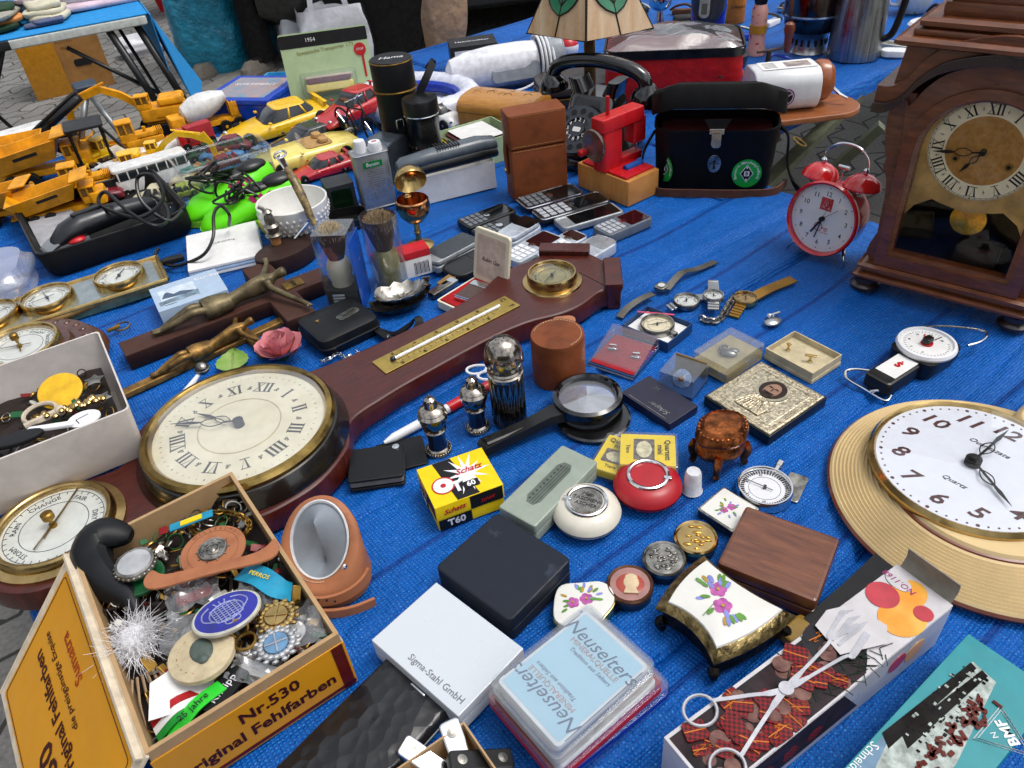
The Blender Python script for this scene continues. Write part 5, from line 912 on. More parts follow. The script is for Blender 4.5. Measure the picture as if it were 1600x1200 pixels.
iv=Matrix.Rotation(-rz,4,'Z');P_=[iv@(G(x,y,z)-Vector(loc))for x,y,z in((585,512,.01),(612,530,.008),(640,526,.012),(655,505,.02),(650,497,.022),(640,508,.012),(615,522,.004),(590,516,.003))];m=MB();m.strip(cat(P_,6),.011,.0025,up=(.1,.1,1));m.obj('wrist_loop',LEA,t)
m=MB().at(P_[1].x-.002,P_[1].y+.004,.012);m.lathe([(.003,0),(.002,.0018)],12);m.obj('rivet',CHROME,t)
def chain(name,label,pts,r,mt,cat_='chain',th=.3,par=None,step=1.5):
    P=[Vector(p)for p in pts];m=MB();d=0;k=0
    for i in range(len(P)-1):
        seg=(P[i+1]-P[i]);L_=seg.length
        while d<L_ and L_>0:
            c=P[i]+seg*(d/L_);u=seg.normalized();up=Vector((0,0,1))if k%2 else u.cross(Vector((0,0,1))).normalized();v_=u.cross(up).normalized()if k%2 else Vector((0,0,1))
            m.tube([c+u*r*1.3*cos(q*PI/4)+v_*r*sin(q*PI/4)for q in range(8)],r*th,5,True);d+=r*step;k+=1
        d-=L_
    o=m.obj(name,mt,par)
    return tag(o,label,cat_)if label else o
rnd=random.Random(3);pts=[tuple(G(x,y,.004+.004*rnd.random()))for x,y in((503,565),(515,560),(528,552),(540,560),(534,568),(548,556),(560,566),(545,570),(552,560),(566,558),(558,550))]
chain('necklace','silver link chain bundled below the black pouch',cat(pts,4),.0026,CHROME)
# ============================================================ BACK RIGHT
BAK=mat('black bakelite','0a0a0b',.12,coat=.6,var=.05,bump=0)
t=T('telephone','black bakelite rotary telephone behind the red toy sewing machine','telephone',at(928,242),rad(-38));m=MB()
m.loft([[(x*wx,y*wy+oy,z)for x,y in rr(2,2,.5,5)]for z,wx,wy,oy in((0,.082,.085,0),(.012,.084,.087,0),(.03,.076,.076,.004),(.06,.06,.058,.012),(.09,.05,.044,.018),(.112,.046,.036,.02),(.118,.04,.03,.02))]);m.obj('body',BAK,t,smooth=60)
for s in(-1,1):
    m=MB();m.loft([[(s*(.03+.012*q)+x,y+.02,.112+.03*q)for x,y in rr(.03-.008*q,.05,.008,3)]for q in(0,.5,1)]);m.obj('cradle',BAK,t,smooth=50)
m=MB();m.tube(cat([(-.1,.02,.125),(-.092,.02,.15),(-.06,.02,.165),(0,.02,.172),(.06,.02,.165),(.092,.02,.15),(.1,.02,.125)],6),[.016]*2+[.013]*33+[.016]*2,14);
for s in(-1,1):m.at(s*.1,.02,.118,0,s*12);m.lathe([(.027,-.012),(.029,-.006),(.026,.006),(.016,.018),(.01,.024)],28)
m.obj('handset',BAK,t,smooth=60)
D_=TR(0,-.054,.064,44,s=1.14);m=MB();m.M=D_;m.lathe([(.047,0),(.047,.004),(.043,.007),(.001,.0072)],44);o=m.obj('dial_plate',BAK,t)
m=MB();m.M=D_;m.ring(.021,.041,.0085,.002);m.K(1)
for k in range(10):a_=rad(60+30*k);m.prism(circ(.0052,14,.031*cos(a_),.031*sin(a_)),.0104,.0108)
m.K(2);[m.text(str((k+1)%10),.0085,.0165*cos(rad(60+30*k)),.0165*sin(rad(60+30*k)),.0112,0)for k in range(10)];m.K(0).cyl(.0125,.0085,.011,24);m.K(3).prism(rr(.014,.008,.002,3,0,0),.0112,.0115);m.obj('finger_wheel',[mat('slate dial','2b3138',.3),INK,WHITE,PAPER],o)
m=MB();m.M=D_;m.rbox(.002,.014,.003,.0005,.0003,.0105,.03,-.03);m.obj('finger_stop',CHROME,o)
# toy sewing machine
loc,rz,w_,d_=rect((903,291),(981,324),(1024,300));rz0=rz;t=T('toy_sewing_machine','red toy sewing machine with hand wheel on a wooden base box','toy sewing machine',loc,rz);hb=.045;m=MB();m.rbox(w_,d_,hb,.002,.001);m.obj('base_box',PINE,t);m=MB();m.rbox(w_*.86,d_*.9,.004,.001,.0006,hb+.0002);m.obj('bed_plate',RED,t)
m=MB();m.rbox(.03,.045,.075,.006,.003,hb,-.004,-.02);m.rbox(.032,.1,.026,.006,.004,hb+.068,-.004,.004);m.rbox(.026,.03,.045,.004,.003,hb+.03,-.004,.046);m.cyl(.0035,hb+.09,hb+.125,12,-.004,-.02);m.rbox(.02,.05,.014,.002,.001,hb,-.004,.03);m.obj('body',RED,t)
m=MB().at(-.006,-.046,hb+.05,90);m.lathe([(.001,0),(.006,-.001),(.02,0),(.027,.003),(.028,.006),(.026,.008),(.02,.005),(.001,.005)],40);m.obj('hand_wheel',mat('pressed tin wheel','9c8f86',.3,.9),t);m=MB().at(-.024,-.052,hb+.036,90);m.lathe([(.005,0),(.006,.004),(.007,.012),(.004,.016)],16);m.obj('crank_knob',RED,t)
m=MB();m.tube([(-.004,.05,hb+.03),(-.004,.05,hb+.008)],.0012,6);m.obj('needle',CHROME,t);m=MB();m.tube([(.028,-.01,hb+.005),(.028,.03,hb+.005)],.006,12);m.obj('bobbin',mat('blue thread','164a9c',.7),t)
# binocular case
a,b=G(1032,300),G(1196,302);t=T('binocular_case','black binocular case with open lid, oval lock and two round green stickers','case',tuple(((a+b)/2)+Vector((.012,.05,0))),math.atan2((b-a).y,(b-a).x));w_,d_=.205,.1;BLE=mat('black leatherette','0b0b0c',.6,bump=.3,bs=700,dist=.0005)
m=MB();o_=rr(w_,d_,.035,8);m.loft([[(x*q,y*q,z)for x,y in o_]for q,z in((.92,0),(.95,.004),(1.0,.103),(1.015,.105),(1.015,.109),(.97,.109),(.95,.05))]);m.obj('case_body',BLE,t)
LM=TR(0,.045,.109,-17)@TR(0,-.045,0);m=MB();m.M=LM;m.loft([[(x*q,y*q,z+.016*(1-(x/w_*2)**2))for x,y in rr(w_*1.05,d_*1.08,.038,10)]for q,z in((.95,.03),(.97,.0),(1,-.002),(1.02,.002),(1.02,.03),(.98,.036),(.9,.038))],c0=False);m.K(1).prism(rr(w_*.9,d_*.94,.035,8),.026,.03);m.obj('lid',[BLE,mat('dark red lining','4a0c10',.8)],t)
m=MB();m.M=LM;m.lathe([(.004,.0525),(.003,.056),(.001,.0565)],14);m.obj('lid_stud',BLE,t)
m=MB();m.rbox(w_*.9,d_*.8,.01,.03,.002,.09);m.obj('lining',mat('dark red lining','4a0c10',.8),t)
m=MB();m.at(0,-d_/2-.004,.109,78);m.poly([(-.022,.02),(.022,.02),(.008,-.004),(-.008,-.004)],0,.002);m.obj('flap',BLE,t);m=MB();m.at(0,-d_/2-.007,.102,85);m.rbox(.024,.009,.002,.001,.0006,0,0,.008);m.prism(rr(.016,.026,.006,5,0,-.006),0,.002,.0006);m.obj('clasp',CHROME,t)
m=MB().at(0,-d_/2*.985-.0006,.052,88);m.prism(circ(.011,28,ry=.0155),0,.0016,.0004);m.K(1).poly([(-.0025,-.009),(.0025,-.009),(.001,0),(-.001,0)],.0018);m.prism(circ(.0025,12,0,.004),.0018,.002);m.line((-.009,.0005),(.009,.0005),.0012,.0019);m.obj('lock',[SLV,INK],t)
def sticker(x,y,z,rz,tilt,sc=1):
    m=MB().at(x,y,z,tilt,0,rz,sc);m.cyl(.0245,0,.0004,40);m.K(1);tx='Borussia Mönchengladbach'
    for k,ch in enumerate(tx):a_=205-k*230/(len(tx)-1);m.text(ch,.0062,.0195*cos(rad(a_)),.0195*sin(rad(a_)),.0005,a_-90,bold=.01)
    m.K(1).poly([(0,.0155),(.011,0),(0,-.0155),(-.011,0)],.0005);m.K(2).poly([(0,.0138),(.0098,0),(0,-.0138),(-.0098,0)],.0008);m.K(1)
    for q in(.0105,-.0105):m.poly([(0,q+.0022),(.0016,q),(0,q-.0022),(-.0016,q)],.0011)
    m.rbox(.0085,.0085,.0002,.001,.00005,.0011);m.K(2).text('B',.0085,0,0,.0014,bold=.02);m.obj('sticker',[mat('green sticker','109a38',.35),WHITE,INK],t)
sticker(.055,-d_/2*.975-.0016,.035,2,88);sticker(-.083,-.041,.04,-52,88,.95)
m=MB();P_=[(-.115,-.03,.004),(-.09,-.064,.006),(-.03,-.072,.008),(.04,-.068,.006),(.1,-.055,.004),(.125,-.02,.006)];m.strip(cat(P_,6),.003,.014,up=(0,0,1));m.obj('strap',mat('worn brown strap','5d3a2a',.7,bump=.5,bs=200),t)
m=MB();m.strip(cat([(.1,0,.1),(.118,-.01,.085),(.122,-.02,.04),(.135,-.03,.012),(.15,-.06,.004)],6),.012,.003,up=(1,0,0));m.obj('strap',BLE,t);m=MB();m.strip(cat([(-.103,0,.09),(-.12,-.02,.06),(-.122,-.04,.02),(-.11,-.06,.005)],6),.014,.003,up=(1,0,0));m.obj('strap',BLE,t)
m=MB();m.torus(.013,.002,.12,.0,.088,20,6);m.obj('strap_ring',BRASSD,t,mtx=TR(0,.06,.03,0,30))
m=MB();m.strip(cat([tuple(G(x,y,z))for x,y,z in((1205,195,.03),(1216,200,.02),(1213,218,-.01),(1203,222,-.02),(1201,206,.01))],5),.012,.003,up=(1,.3,0));tag(m.obj('strap_end',mat('worn brown strap','5d3a2a',.7)),'loose brown strap loop hanging right of the binocular case','strap')
BLE.node_tree.nodes['Principled BSDF'].inputs['Specular IOR Level'].default_value=.2
# stained glass lamp
zS=.205;L0,R0=G(824,52,zS),G(1020,44,zS);c_=(L0+R0)/2;dv=(R0-L0);hd=dv.length/2;t=T('table_lamp','stained glass table lamp with green leaf panels','lamp',(c_.x,c_.y,0),math.atan2(dv.y,dv.x));t.scale=(1,.62,1)
SG1=mat('cream slag glass','d8c3a2',.25,col2='b98f62',vs=7,st=(9,1,1),coat=.4,bump=.2,bs=30,dist=.002,lo=.3,hi=.75);SG2=mat('green slag glass','3f8f68',.25,col2='1d6a48',vs=14,coat=.4);LEAD=mat('dark lead came','2a2420',.45,.6)
for k in range(4):
    a0,a1=k*PI/2,(k+1)*PI/2;P0,P1=Vector((hd*cos(a0),hd*sin(a0),zS)),Vector((hd*cos(a1),hd*sin(a1),zS));T0,T1=Vector((.22*hd*cos(a0),.22*hd*sin(a0),zS+.17)),Vector((.22*hd*cos(a1),.22*hd*sin(a1),zS+.17))
    ex=(P1-P0).normalized();mid=(P0+P1)/2;ey=((T0+T1)/2-mid);H_=ey.length;ey.normalize();ez=ex.cross(ey);M_=Matrix((ex,ey,ez)).transposed().to_4x4();M_.translation=mid;wb=(P1-P0).length/2;wt=(T1-T0).length/2
    m=MB();m.M=M_;m.poly([(-wb,0),(wb,0),(wt,H_),(-wt,H_)],-.0015,.003);o=m.obj('glass_panel',SG1,t)
    lf=[(0,H_*.2)]+[(q*wb*.5*math.sin(PI*s_**.8)**.9,H_*(.2+.55*s_))for q,rng in((1,range(1,10)),(-1,range(9,0,-1)))for s_ in[j/10 for j in rng]]
    m=MB();m.M=M_;m.poly(lf,-.003,.0065);m.obj('leaf_panel',SG2,o);m=MB();m.M=M_;m.tube([(x,y,.004)for x,y in lf],.0015,6,True);[m.tube([a_,b_],.0014,6)for a_,b_ in(((0,.0,.0025),(0,H_*.75,.0042)),((0,H_*.3,.004),(wb*.3,H_*.45,.004)),((0,H_*.3,.004),(-wb*.3,H_*.45,.004)))];m.tube([(-wb,0,0),(wb,0,0),(wt,H_,0),(-wt,H_,0)],.0026,6,True);m.obj('lead_came',LEAD,o)
m=MB();m.lathe([(.055,0),(.056,.008),(.03,.016),(.012,.024),(.011,.19),(.014,.2),(.008,.3)],24);m.obj('stem',mat('antique brass','7a5f38',.4,.8),t)
m=MB();m.lathe([(.001,0),(.014,.004),(.022,.02),(.016,.04),(.012,.05)],20);m.obj('bulb',mat('frosted bulb','d8d6cc',.4),t,mtx=TR(0,0,.22))
# red cool bag
loc,rz,w_,d_=rect((950,190),(1165,168),(938,105),.0);t=T('cool_bag','red fabric bag with clear plastic top and black zip','bag',at(1048,148),rad(-12));m=MB();w_,d_,hh=.29,.18,.115;RF=mat('red nylon','b41218',.6,bump=.6,bs=30,dist=.006,var=.1)
m.loft([[(x*q+.004*NZ.noise(Vector((x*30,y*30,z*20))),y*q+.005*NZ.noise(Vector((x*25,y*30,z*20+3))),z)for x,y in rr(w_,d_,.03,8)]for q,z in((.96,0),(1,.02),(1,.06),(.985,hh))],c1=False);m.obj('shell',RF,t,smooth=60);m=MB();m.strip([(x,y,hh-.002)for x,y in rr(w_,d_,.03,8)]+[(w_/2,d_/2-.03,hh-.002)],.004,.018);m.obj('zip',BLK,t)
m=MB();vs_=[];n_=16
for i in range(n_+1):
    for j in range(n_+1):x,y=(i/n_-.5),(j/n_-.5);e_=1-max(abs(x),abs(y))*2;vs_.append((x*w_*.97,y*d_*.95,hh+.004+.018*min(1,e_*3)+.014*NZ.noise(Vector((x*5,y*6,3)))*min(1,e_*4)))
m.add(vs_,[(i*(n_+1)+j,i*(n_+1)+j+1,(i+1)*(n_+1)+j+1,(i+1)*(n_+1)+j)for i in range(n_)for j in range(n_)]);m.obj('clear_top',glass('crinkled clear film','f0f0f0',g=1.2,r=.05,dens=.04),t,smooth=60)
m=MB();m.loft([[(x*q,y*q,z+.012*NZ.noise(Vector((x*30,y*30,9))))for x,y in rr(w_*.9,d_*.86,.03,8)]for q,z in((1,.05),(.9,.07),(.5,.075),(.1,.078))]);m.obj('contents',mat('brown and yellow packets','8d7338',.5,col2='3a2626',vs=35,lo=.45,hi=.55,bump=.5,bs=60),t)
# grinder on its board
a,b=G(1172,178,.012),G(1300,160,.012);c_=(a+b)/2;t=T('wooden_board','rounded brown wooden board under the white slicer','board',(c_.x+.02,c_.y,0),math.atan2((b-a).y,(b-a).x)-.05);m=MB();m.prism(rr(.235,.13,.06,10),.001,.013,.003);m.obj('plank',mat('oiled light wood','96582c',.35,col2='7d4420',vs=5,st=(4,30,4),coat=.3),t)
t=T('slicer','white household slicer drum with round wooden end and purple sticker','slicer',(c_.x-.006,c_.y+.015,.0135),math.atan2((b-a).y,(b-a).x)-.12);m=MB().at(0,0,0,90,0,90);m.prism([(x,y)for x,y in rr(.098,.082,.03,6,0,.041)],-.082,.05,.003);m.obj('housing',mat('white enamel','d5d6d8',.25,coat=.4,var=.03),t,smooth=50)
m=MB().at(.052,0,.045,90,0,90);m.lathe([(.034,0),(.036,.006),(.034,.022),(.026,.032),(.001,.034)],36,ry=1.15);m.obj('wooden_end',mat('orange brown wood','99501f',.35,col2='7c3b14',vs=8,coat=.4),t)
m=MB().at(-.02,-.0497,.034,90);m.cyl(.0165,0,.0004,32);m.K(1).ring(.0125,.0135,.0005);m.K(2).cyl(.0118,.0004,.0008,28);m.K(1).text('Leonberg',.0058,0,0,.001,40,.3);m.obj('sticker',[mat('purple sticker','7d3b7a',.4),WHITE,INK],t)
m=MB().at(-.01,.0,.0823);m.rbox(.11,.05,.0005,.004,.0001);m.K(1).rbox(.05,.03,.0003,.002,.0001,.0005,.02);m.K(2);[m.rbox(.025,.0016,.0003,.0005,.0001,.0006,-.035,.014-.007*k)for k in range(5)];m.obj('label',[PAPER,mat('sepia photo','5d4b52',.5,col2='b5a8a0',vs=60),INK],t)
m=MB();m.strip([(.09,.0,.03),(.1,-.02,.02),(.115,-.025,.012)],.008,.003);m.obj('clamp',CHROME,t)
# jugs and jars
t=T('steel_jug','tall brushed steel vacuum jug with curved black handle','jug',at(1332,88),rad(-40));r_=Wd(1332,88,84)/2;m=MB();m.lathe([(r_*.97,0),(r_,.002),(r_,.02),(r_*.985,.0205),(r_*.985,.022),(r_,.0225),(r_*.97,.1),(r_*.86,.19),(r_*.78,.24),(r_*.7,.25)],56);m.obj('body',mat('brushed steel jug','a7a9aa',.3,1,kind='noise',vs=4,st=(40,40,1),var=.3,bump=.05),t);m=MB();m.lathe([(r_*.72,.25),(r_*.75,.262),(r_*.5,.28),(.001,.282)],36);m.obj('lid',BLK,t)
m=MB();m.tube(cat([(r_*.7,0,.245),(r_*1.3,0,.25),(r_*1.55,0,.2),(r_*1.5,0,.12),(r_*1.3,0,.06),(r_*.98,0,.045)],8),.008,10);m.obj('handle',BLK,t)
t=T('percolator','steel and smoked glass percolator with vented collar','percolator',at(1262,78),0);r_=Wd(1262,78,62)/2;m=MB();m.lathe([(r_,0),(r_*.95,.004),(r_*.86,.03),(r_*.95,.04),(r_*1.2,.05)],44);m.K(1);[m.at(0,0,.018,0,0,360*k/16).rbox(.006,.002,.014,.001,.0005,0,0,r_*.905)for k in range(16)];m.obj('collar',[STEEL,INK],t)
m=MB();m.lathe([(r_*1.2,.05),(r_*1.42,.065),(r_*1.5,.09),(r_*1.48,.2),(r_*1.4,.22)],48);m.obj('flask',mat('smoked steel','6f6660',.12,1,var=.3,vs=12,bump=.02),t);m=MB();m.torus(r_*1.5,.004,0,0,.088,44,6);m.obj('band',mat('blue steel band','6f7f9c',.2,1),t)
t=T('blue_jug','cobalt blue water jug with dark grey lid and small display','jug',at(1103,76),rad(-20));r_=Wd(1103,76,54)/2;m=MB();m.lathe([(r_*.86,0),(r_*.9,.004),(r_,.09),(r_*1.1,.2),(r_*1.12,.21)],44,ry=.9);m.obj('body',mat('cobalt glass','0a22b0',.1,coat=.6,var=.2,vs=14),t);m=MB();m.loft([[(x*q-.0,y*q-.03,z)for x,y in circ(r_,24,ry=r_*.7)]for z,q in((.062,.15),(.075,.6),(.1,.9),(.16,1.1),(.24,1.15))]);m.obj('lid_shell',mat('dark grey plastic','3a3d42',.35),t,smooth=60)
m=MB().at(-.006,-.062,.115,74);m.prism(rr(.026,.055,.012,6),0,.006,.002);m.K(1).prism(rr(.014,.024,.002,3,0,-.006),.006,.0065);m.K(2).prism(circ(.004,14,.002,.018),.006,.0065);m.obj('display',[GREY,mat('lcd grey','3b4038',.2),BLU],t)
t=T('tin_jar','flat brown copper lidded tin jar in front of the chrome knob','jar',at(1047,76));r_=Wd(1047,70,62)/2;m=MB();m.lathe([(r_*.93,0),(r_*.95,.03),(r_,.032),(r_,.035)],44);m.obj('body',mat('tarnished tin','8d7a6c',.35,.8),t);m=MB();m.lathe([(r_*1.01,.035),(r_*1.02,.04),(r_*.95,.042),(r_*.97,.053),(r_*.9,.056),(.001,.054)],44);m.obj('lid',mat('coppery lid','7a5040',.3,.8),t)
t=T('chrome_tap','chrome globe knob on a short chrome stem at the top','knob',at(1030,44));m=MB();m.lathe([(.014,0),(.012,.02),(.008,.045),(.02,.05),(.03,.06),(.034,.075),(.03,.092),(.014,.1)],32);m.obj('knob',CHROME,t)
t=T('black_torch','black rubber handled tube behind the tin jar','torch',at(1085,40),rad(-8));m=MB().at(0,0,.016,0,90);m.lathe([(.012,-.06),(.015,-.055),(.015,.05),(.01,.06)],20);m.obj('body',BLK,t);m=MB();m.rbox(.1,.012,.012,.004,.002,0,0,-.03);m.obj('switch_bar',CHROME,t)
t=T('pepper_mill','red painted wooden mill with white dots and ochre band','mill',at(1180,84));m=MB();RWD=mat('red painted wood','a3161c',.35,coat=.3,col2='d9a092',kind='noise',vs=70,lo=.6,hi=.64);m.lathe([(.024,0),(.024,.01),(.019,.03),(.02,.05)],28);m.K(1).lathe([(.021,.0502),(.021,.068)],28);m.K(0).lathe([(.018,.0685),(.02,.1),(.014,.115)],28);m.K(2).lathe([(.014,.1152),(.02,.14),(.01,.16)],24);m.obj('body',[RWD,mat('ochre paint','b8862a',.4),BLK],t)
t=T('hand_grinder','small iron grinder with turned brown wooden handle','grinder',at(1198,110),rad(10));m=MB();m.rbox(.03,.03,.01,.002,.001);m.tube([(0,0,.01),(0,0,.045)],.006);m.tube([(-.03,0,.045),(.03,0,.045),(.045,0,.05)],.003,8);m.obj('bracket',mat('rusty iron','4a3d33',.6,.5),t);m=MB().at(.045,0,.035);m.lathe([(.005,0),(.008,.012),(.009,.035),(.013,.05),(.011,.062),(.004,.066)],20);m.obj('handle',mat('turned brown handle','7a3a1c',.35,coat=.3),t)
t=T('orange_drum','orange plastic tin with black print at the top edge','tin',at(1147,34));m=MB();m.lathe([(.026,0),(.028,.004),(.028,.08),(.024,.084)],32);m.K(1).at(-.003,-.0285,.045,90).text('Gelbspan',.011,0,0,0);m.obj('can',[mat('orange tin paint','cf7a10',.35),INK],t)
m=MB();m.lathe([(.03,0),(.034,.02),(.036,.024),(.03,.02),(.001,.005)],32);tag(m.obj('ashtray_bowl',mat('dull grey tin','6b655c',.4,.6),loc=at(1146,100)),'dull grey tin bowl between the blue jug and the red mill','bowl')
m=MB();m.rbox(.09,.06,.012,.003,.002);m.sph(.02,.01,.016,.007,.007,.005);tag(m.obj('wooden_block',mat('reddish wood','8a3d1c',.4,coat=.3),loc=at(1130,122),rz=.4),'reddish wooden block behind the red bag','block')
rnd=random.Random(8);BIT=[CHROME,BLK,BRASSD,mat('rust brown','5d3a22',.6),WHITE,BLU,GREY]
spots=[(1000,22,'small dark tool left of the chrome knob'),(1066,22,'white cable bundle behind the chrome knob'),(1160,62,'dull brass fitting behind the red mill'),(1230,20,'dark metal part left of the percolator flask'),(1216,108,'green and red pencils beside the turned handle'),(1205,40,'grey clamp behind the red mill'),(1125,92,'flat brown tray between the blue jug and the mill')]
for k,(x,y,lb_)in enumerate(spots):
    t=T('metal_part',lb_,'tool',at(x,y),rnd.uniform(0,3));m=MB();m.rbox(.06,.022,.014,.004,.002);m.obj('bar',BIT[(k*2+1)%7],t);m=MB();m.tube(cat([(-.03,0,.016),(-.01,.015,.03),(.02,.0,.022),(.035,-.01,.01)],5),.0035,8);m.obj('lever',BIT[(k*3)%7],t)
t=T('soap_dish','shallow oval white dish beside the mantel clock top','dish',at(1448,48),rad(10));m=MB();m.lathe([(.03,0),(.05,.006),(.056,.02),(.05,.026),(.001,.03)],36,ry=.62);m.obj('shell',WHITE,t)
t=T('grip_tray','white ribbed tray behind the steel jug handle','tray',at(1415,78),rad(-48));m=MB();m.tray(.13,.035,.012,.003,.006);[m.rbox(.115,.002,.002,.0005,.0003,.003,0,-.01+.005*k)for k in range(5)];m.obj('tray',mat('ivory white plastic','c9c9c2',.35),t)
t=T('door_stop','small white wedge shaped plastic piece right of the steel jug','wedge',at(1396,88),rad(-25));m=MB();m.prism(rr(.06,.035,.016,6),0,.016,.003);m.obj('wedge',WHITE,t)
t=T('porcelain_jug','white porcelain jug with green leaves behind the steel jug','jug',at(1425,18),0);m=MB();m.lathe([(.03,0),(.045,.02),(.05,.05),(.045,.1),(.03,.13)],36);m.obj('body',mat('leaf painted porcelain','cfd4d2',.2,coat=.5,col2='6f9a80',vs=38,lo=.36,hi=.42),t);m=MB();m.tube(cat([(-.045,0,.09),(-.075,0,.08),(-.07,0,.03),(-.045,0,.02)],6),.005,8);m.obj('handle',WHITE,t)
m=MB();[m.tube(cat([(0,0,.0),(.03*cos(a_),.03*sin(a_),.03),(.05*cos(a_),.05*sin(a_),.01)],4),.005,6)for a_ in(0,1.2,2.4,3.6,5)];tag(m.obj('black_bow',BLK,loc=at(1478,28)),'black plastic bow behind the mantel clock','bow')
# ------------------------------------------------------------ red alarm clock
c_=G(1282,399);p=G(1286,345,.058);dir_=rad(218);fz=dir_+PI/2;t=T('alarm_clock','red twin bell alarm clock with white dial','alarm clock',(p.x,p.y,0),fz);R_=.0505;zc=.062;F_=TR(0,0,zc,90-9)
ALR=mat('red enamel','c4171b',.16,coat=.6,var=.04,bump=0)
m=MB();m.M=F_;m.lathe([(.03,-.048),(R_*.9,-.044),(R_*.98,-.03),(R_*.99,-.004),(R_*1.06,.0),(R_*1.08,.006),(R_*1.04,.01),(R_*.98,.008),(R_*.96,.002)],64,True,False);m.obj('case',ALR,t)
m=MB();m.M=F_;m.cyl(R_*.97,.0,.0015,48);m.K(1)
for k in range(12):a_=rad(90-30*k);m.text(str(k or 12),.0095,R_*.7*cos(a_),R_*.7*sin(a_),.0016,0,bold=.005);m.prism(circ(.0009,8,R_*.87*cos(a_),R_*.87*sin(a_)),.0016,.0018)
for k in range(60):a_=rad(6*k);m.line((R_*.86*cos(a_),R_*.86*sin(a_)),(R_*.88*cos(a_),R_*.88*sin(a_)),.0003,.0016)
m.K(2).poly([(-.009,.012),(.009,.012),(.009,.03),(-.009,.03)],.0016);m.K(0).tube([(-.0075,.014,.002),(.0075,.014,.002),(0,.0285,.002)],.0005,4,True);[m.text(ch,.0042,x,y,.0019)for ch,x,y in(('I',0,.0225),('G',-.0002,.0195),('M',-.003,.016),('A',.0035,.016))]
m.K(2).ring(.0055,.0065,.0016,x=-.004,y=-.013);m.text('BESSER',.0035,.006,-.0135,.0018);m.text('MIT',.0035,.008,-.017,.0018);m.line((0,-.02),(.013,-.02),.0006,.0016);m.obj('dial',[mat('white dial','d3d4d8',.4,bump=0,var=.02),INK,RED],t)
m=MB();m.M=F_;m.K(0);zz=.004
for a_,l_,w_ in((-100,.03,.0016),(-118,.026,.003),(75,.034,.0004),(42,.028,.0006)):m.line((-.004*cos(rad(a_)),-.004*sin(rad(a_))),(l_*cos(rad(a_)),l_*sin(rad(a_))),w_,zz,.0004);zz+=.0007
m.cyl(.0035,.002,zz+.001,16);m.obj('hand',INK,t);m=MB();m.M=F_;m.lathe([(R_*.98,.008),(R_*.5,.0105),(.001,.011)],40,False,True);m.obj('glass',GLS,t)
for s in(-1,1):
    M_=F_@TR(s*.032,.049,-.022,-90+0,s*32);m=MB();m.M=M_;m.lathe([(.0255,0),(.026,.002),(.022,.011),(.012,.018),(.003,.0205)],36);o=m.obj('bell',ALR,t);m=MB();m.M=M_;m.lathe([(.0022,-.02),(.0022,.021),(.004,.022),(.0045,.025),(.002,.028)],12);m.obj('bell_post',CHROME,o)
m=MB();m.tube(cat([tuple(F_@Vector(v))for v in((-.034,.076,-.022),(-.03,.09,-.022),(-.012,.101,-.022),(.012,.101,-.022),(.03,.09,-.022),(.036,.074,-.022))],6),.0016,8);m.obj('carry_handle',CHROME,t);m=MB();m.M=F_;m.tube([(0,.048,-.022),(0,.07,-.022)],.001,6);m.at(0,0,0);m.M=F_@TR(.0,.07,-.022,0,90);m.cyl(.0028,-.008,.008,14);m.obj('hammer',CHROME,t)
for s in(-1,1):m=MB();m.tube([tuple(F_@Vector((s*.034,-.038,-.015))),(s*.046,-.004,.001)],[.0028,.0016],10);m.obj('foot',CHROME,t)
m=MB();m.tube([tuple(F_@Vector((0,-.04,-.04))),(0,.045,.001)],.0018,8);m.obj('rear_foot',CHROME,t)
# ------------------------------------------------------------ mantel clock
A_,B_=G(1368,458),G(1597,520);u=(B_-A_).normalized();n=Vector((-u.y,u.x,0));o_=A_+u*.074;t=T('mantel_clock','brown wooden mantel clock with roman dial and brass pendulum','clock',(o_.x,o_.y,0),math.atan2(u.y,u.x));CW=wood('clock walnut','7a4426','4e2812',(7,7,40),.3,.35,5)
def prof(m,hw,y0,y1,z0,z1,e):m.loft([[(x,y,z)for x,y in rr(2*(hw+q),(y1-y0)+2*q,.004,3,0,(y0+y1)/2)]for z,q in((z0,0),(z0+(z1-z0)*.3,e),(z0+(z1-z0)*.7,e),(z1,0))])
m=MB();prof(m,.104,-.008,.13,.022,.03,.004);prof(m,.098,-.003,.125,.03,.036,.001);prof(m,.1,-.005,.126,.036,.044,.005);m.obj('plinth',CW,t,smooth=50)
for x in(-.092,.092):
    for y in(.006,.115):m=MB().at(x,y,0);m.lathe([(.01,0),(.0185,.004),(.0195,.009),(.014,.013),(.017,.016),(.017,.022)],28);m.obj('foot',mat('dark turned wood','2b1b12',.3,coat=.4),t)
SP=[(.044,.094),(.055,.1),(.068,.098),(.085,.092),(.1,.0925),(.14,.094),(.16,.097),(.175,.104),(.185,.102),(.195,.106),(.215,.11),(.24,.112),(.258,.11),(.268,.102)]
for s in(-1,1):m=MB().at(0,.118,0,90);m.prism([(s*x,z)for z,x in SP]+[(s*.084,.268),(s*.084,.044)],0,.112,.001);m.obj('side_bracket',CW,t)
m=MB();m.rbox(.17,.004,.22,.001,.0005,.044,0,.12);m.rbox(.17,.11,.004,.001,.0005,.044,0,.06);m.obj('back_panel',mat('dark inner wood','1c120c',.7),t)
def archo(hw,z0,zc_,r_,n_=24):return[(hw,z0),(hw,zc_)]+[(r_*cos(PI*k/n_),zc_+r_*sin(PI*k/n_))for k in range(1,n_)]+[(-hw,zc_),(-hw,z0)]
ou,inn,i2=archo(.086,.045,.2,.086),archo(.0665,.067,.205,.0665),archo(.072,.062,.203,.072)
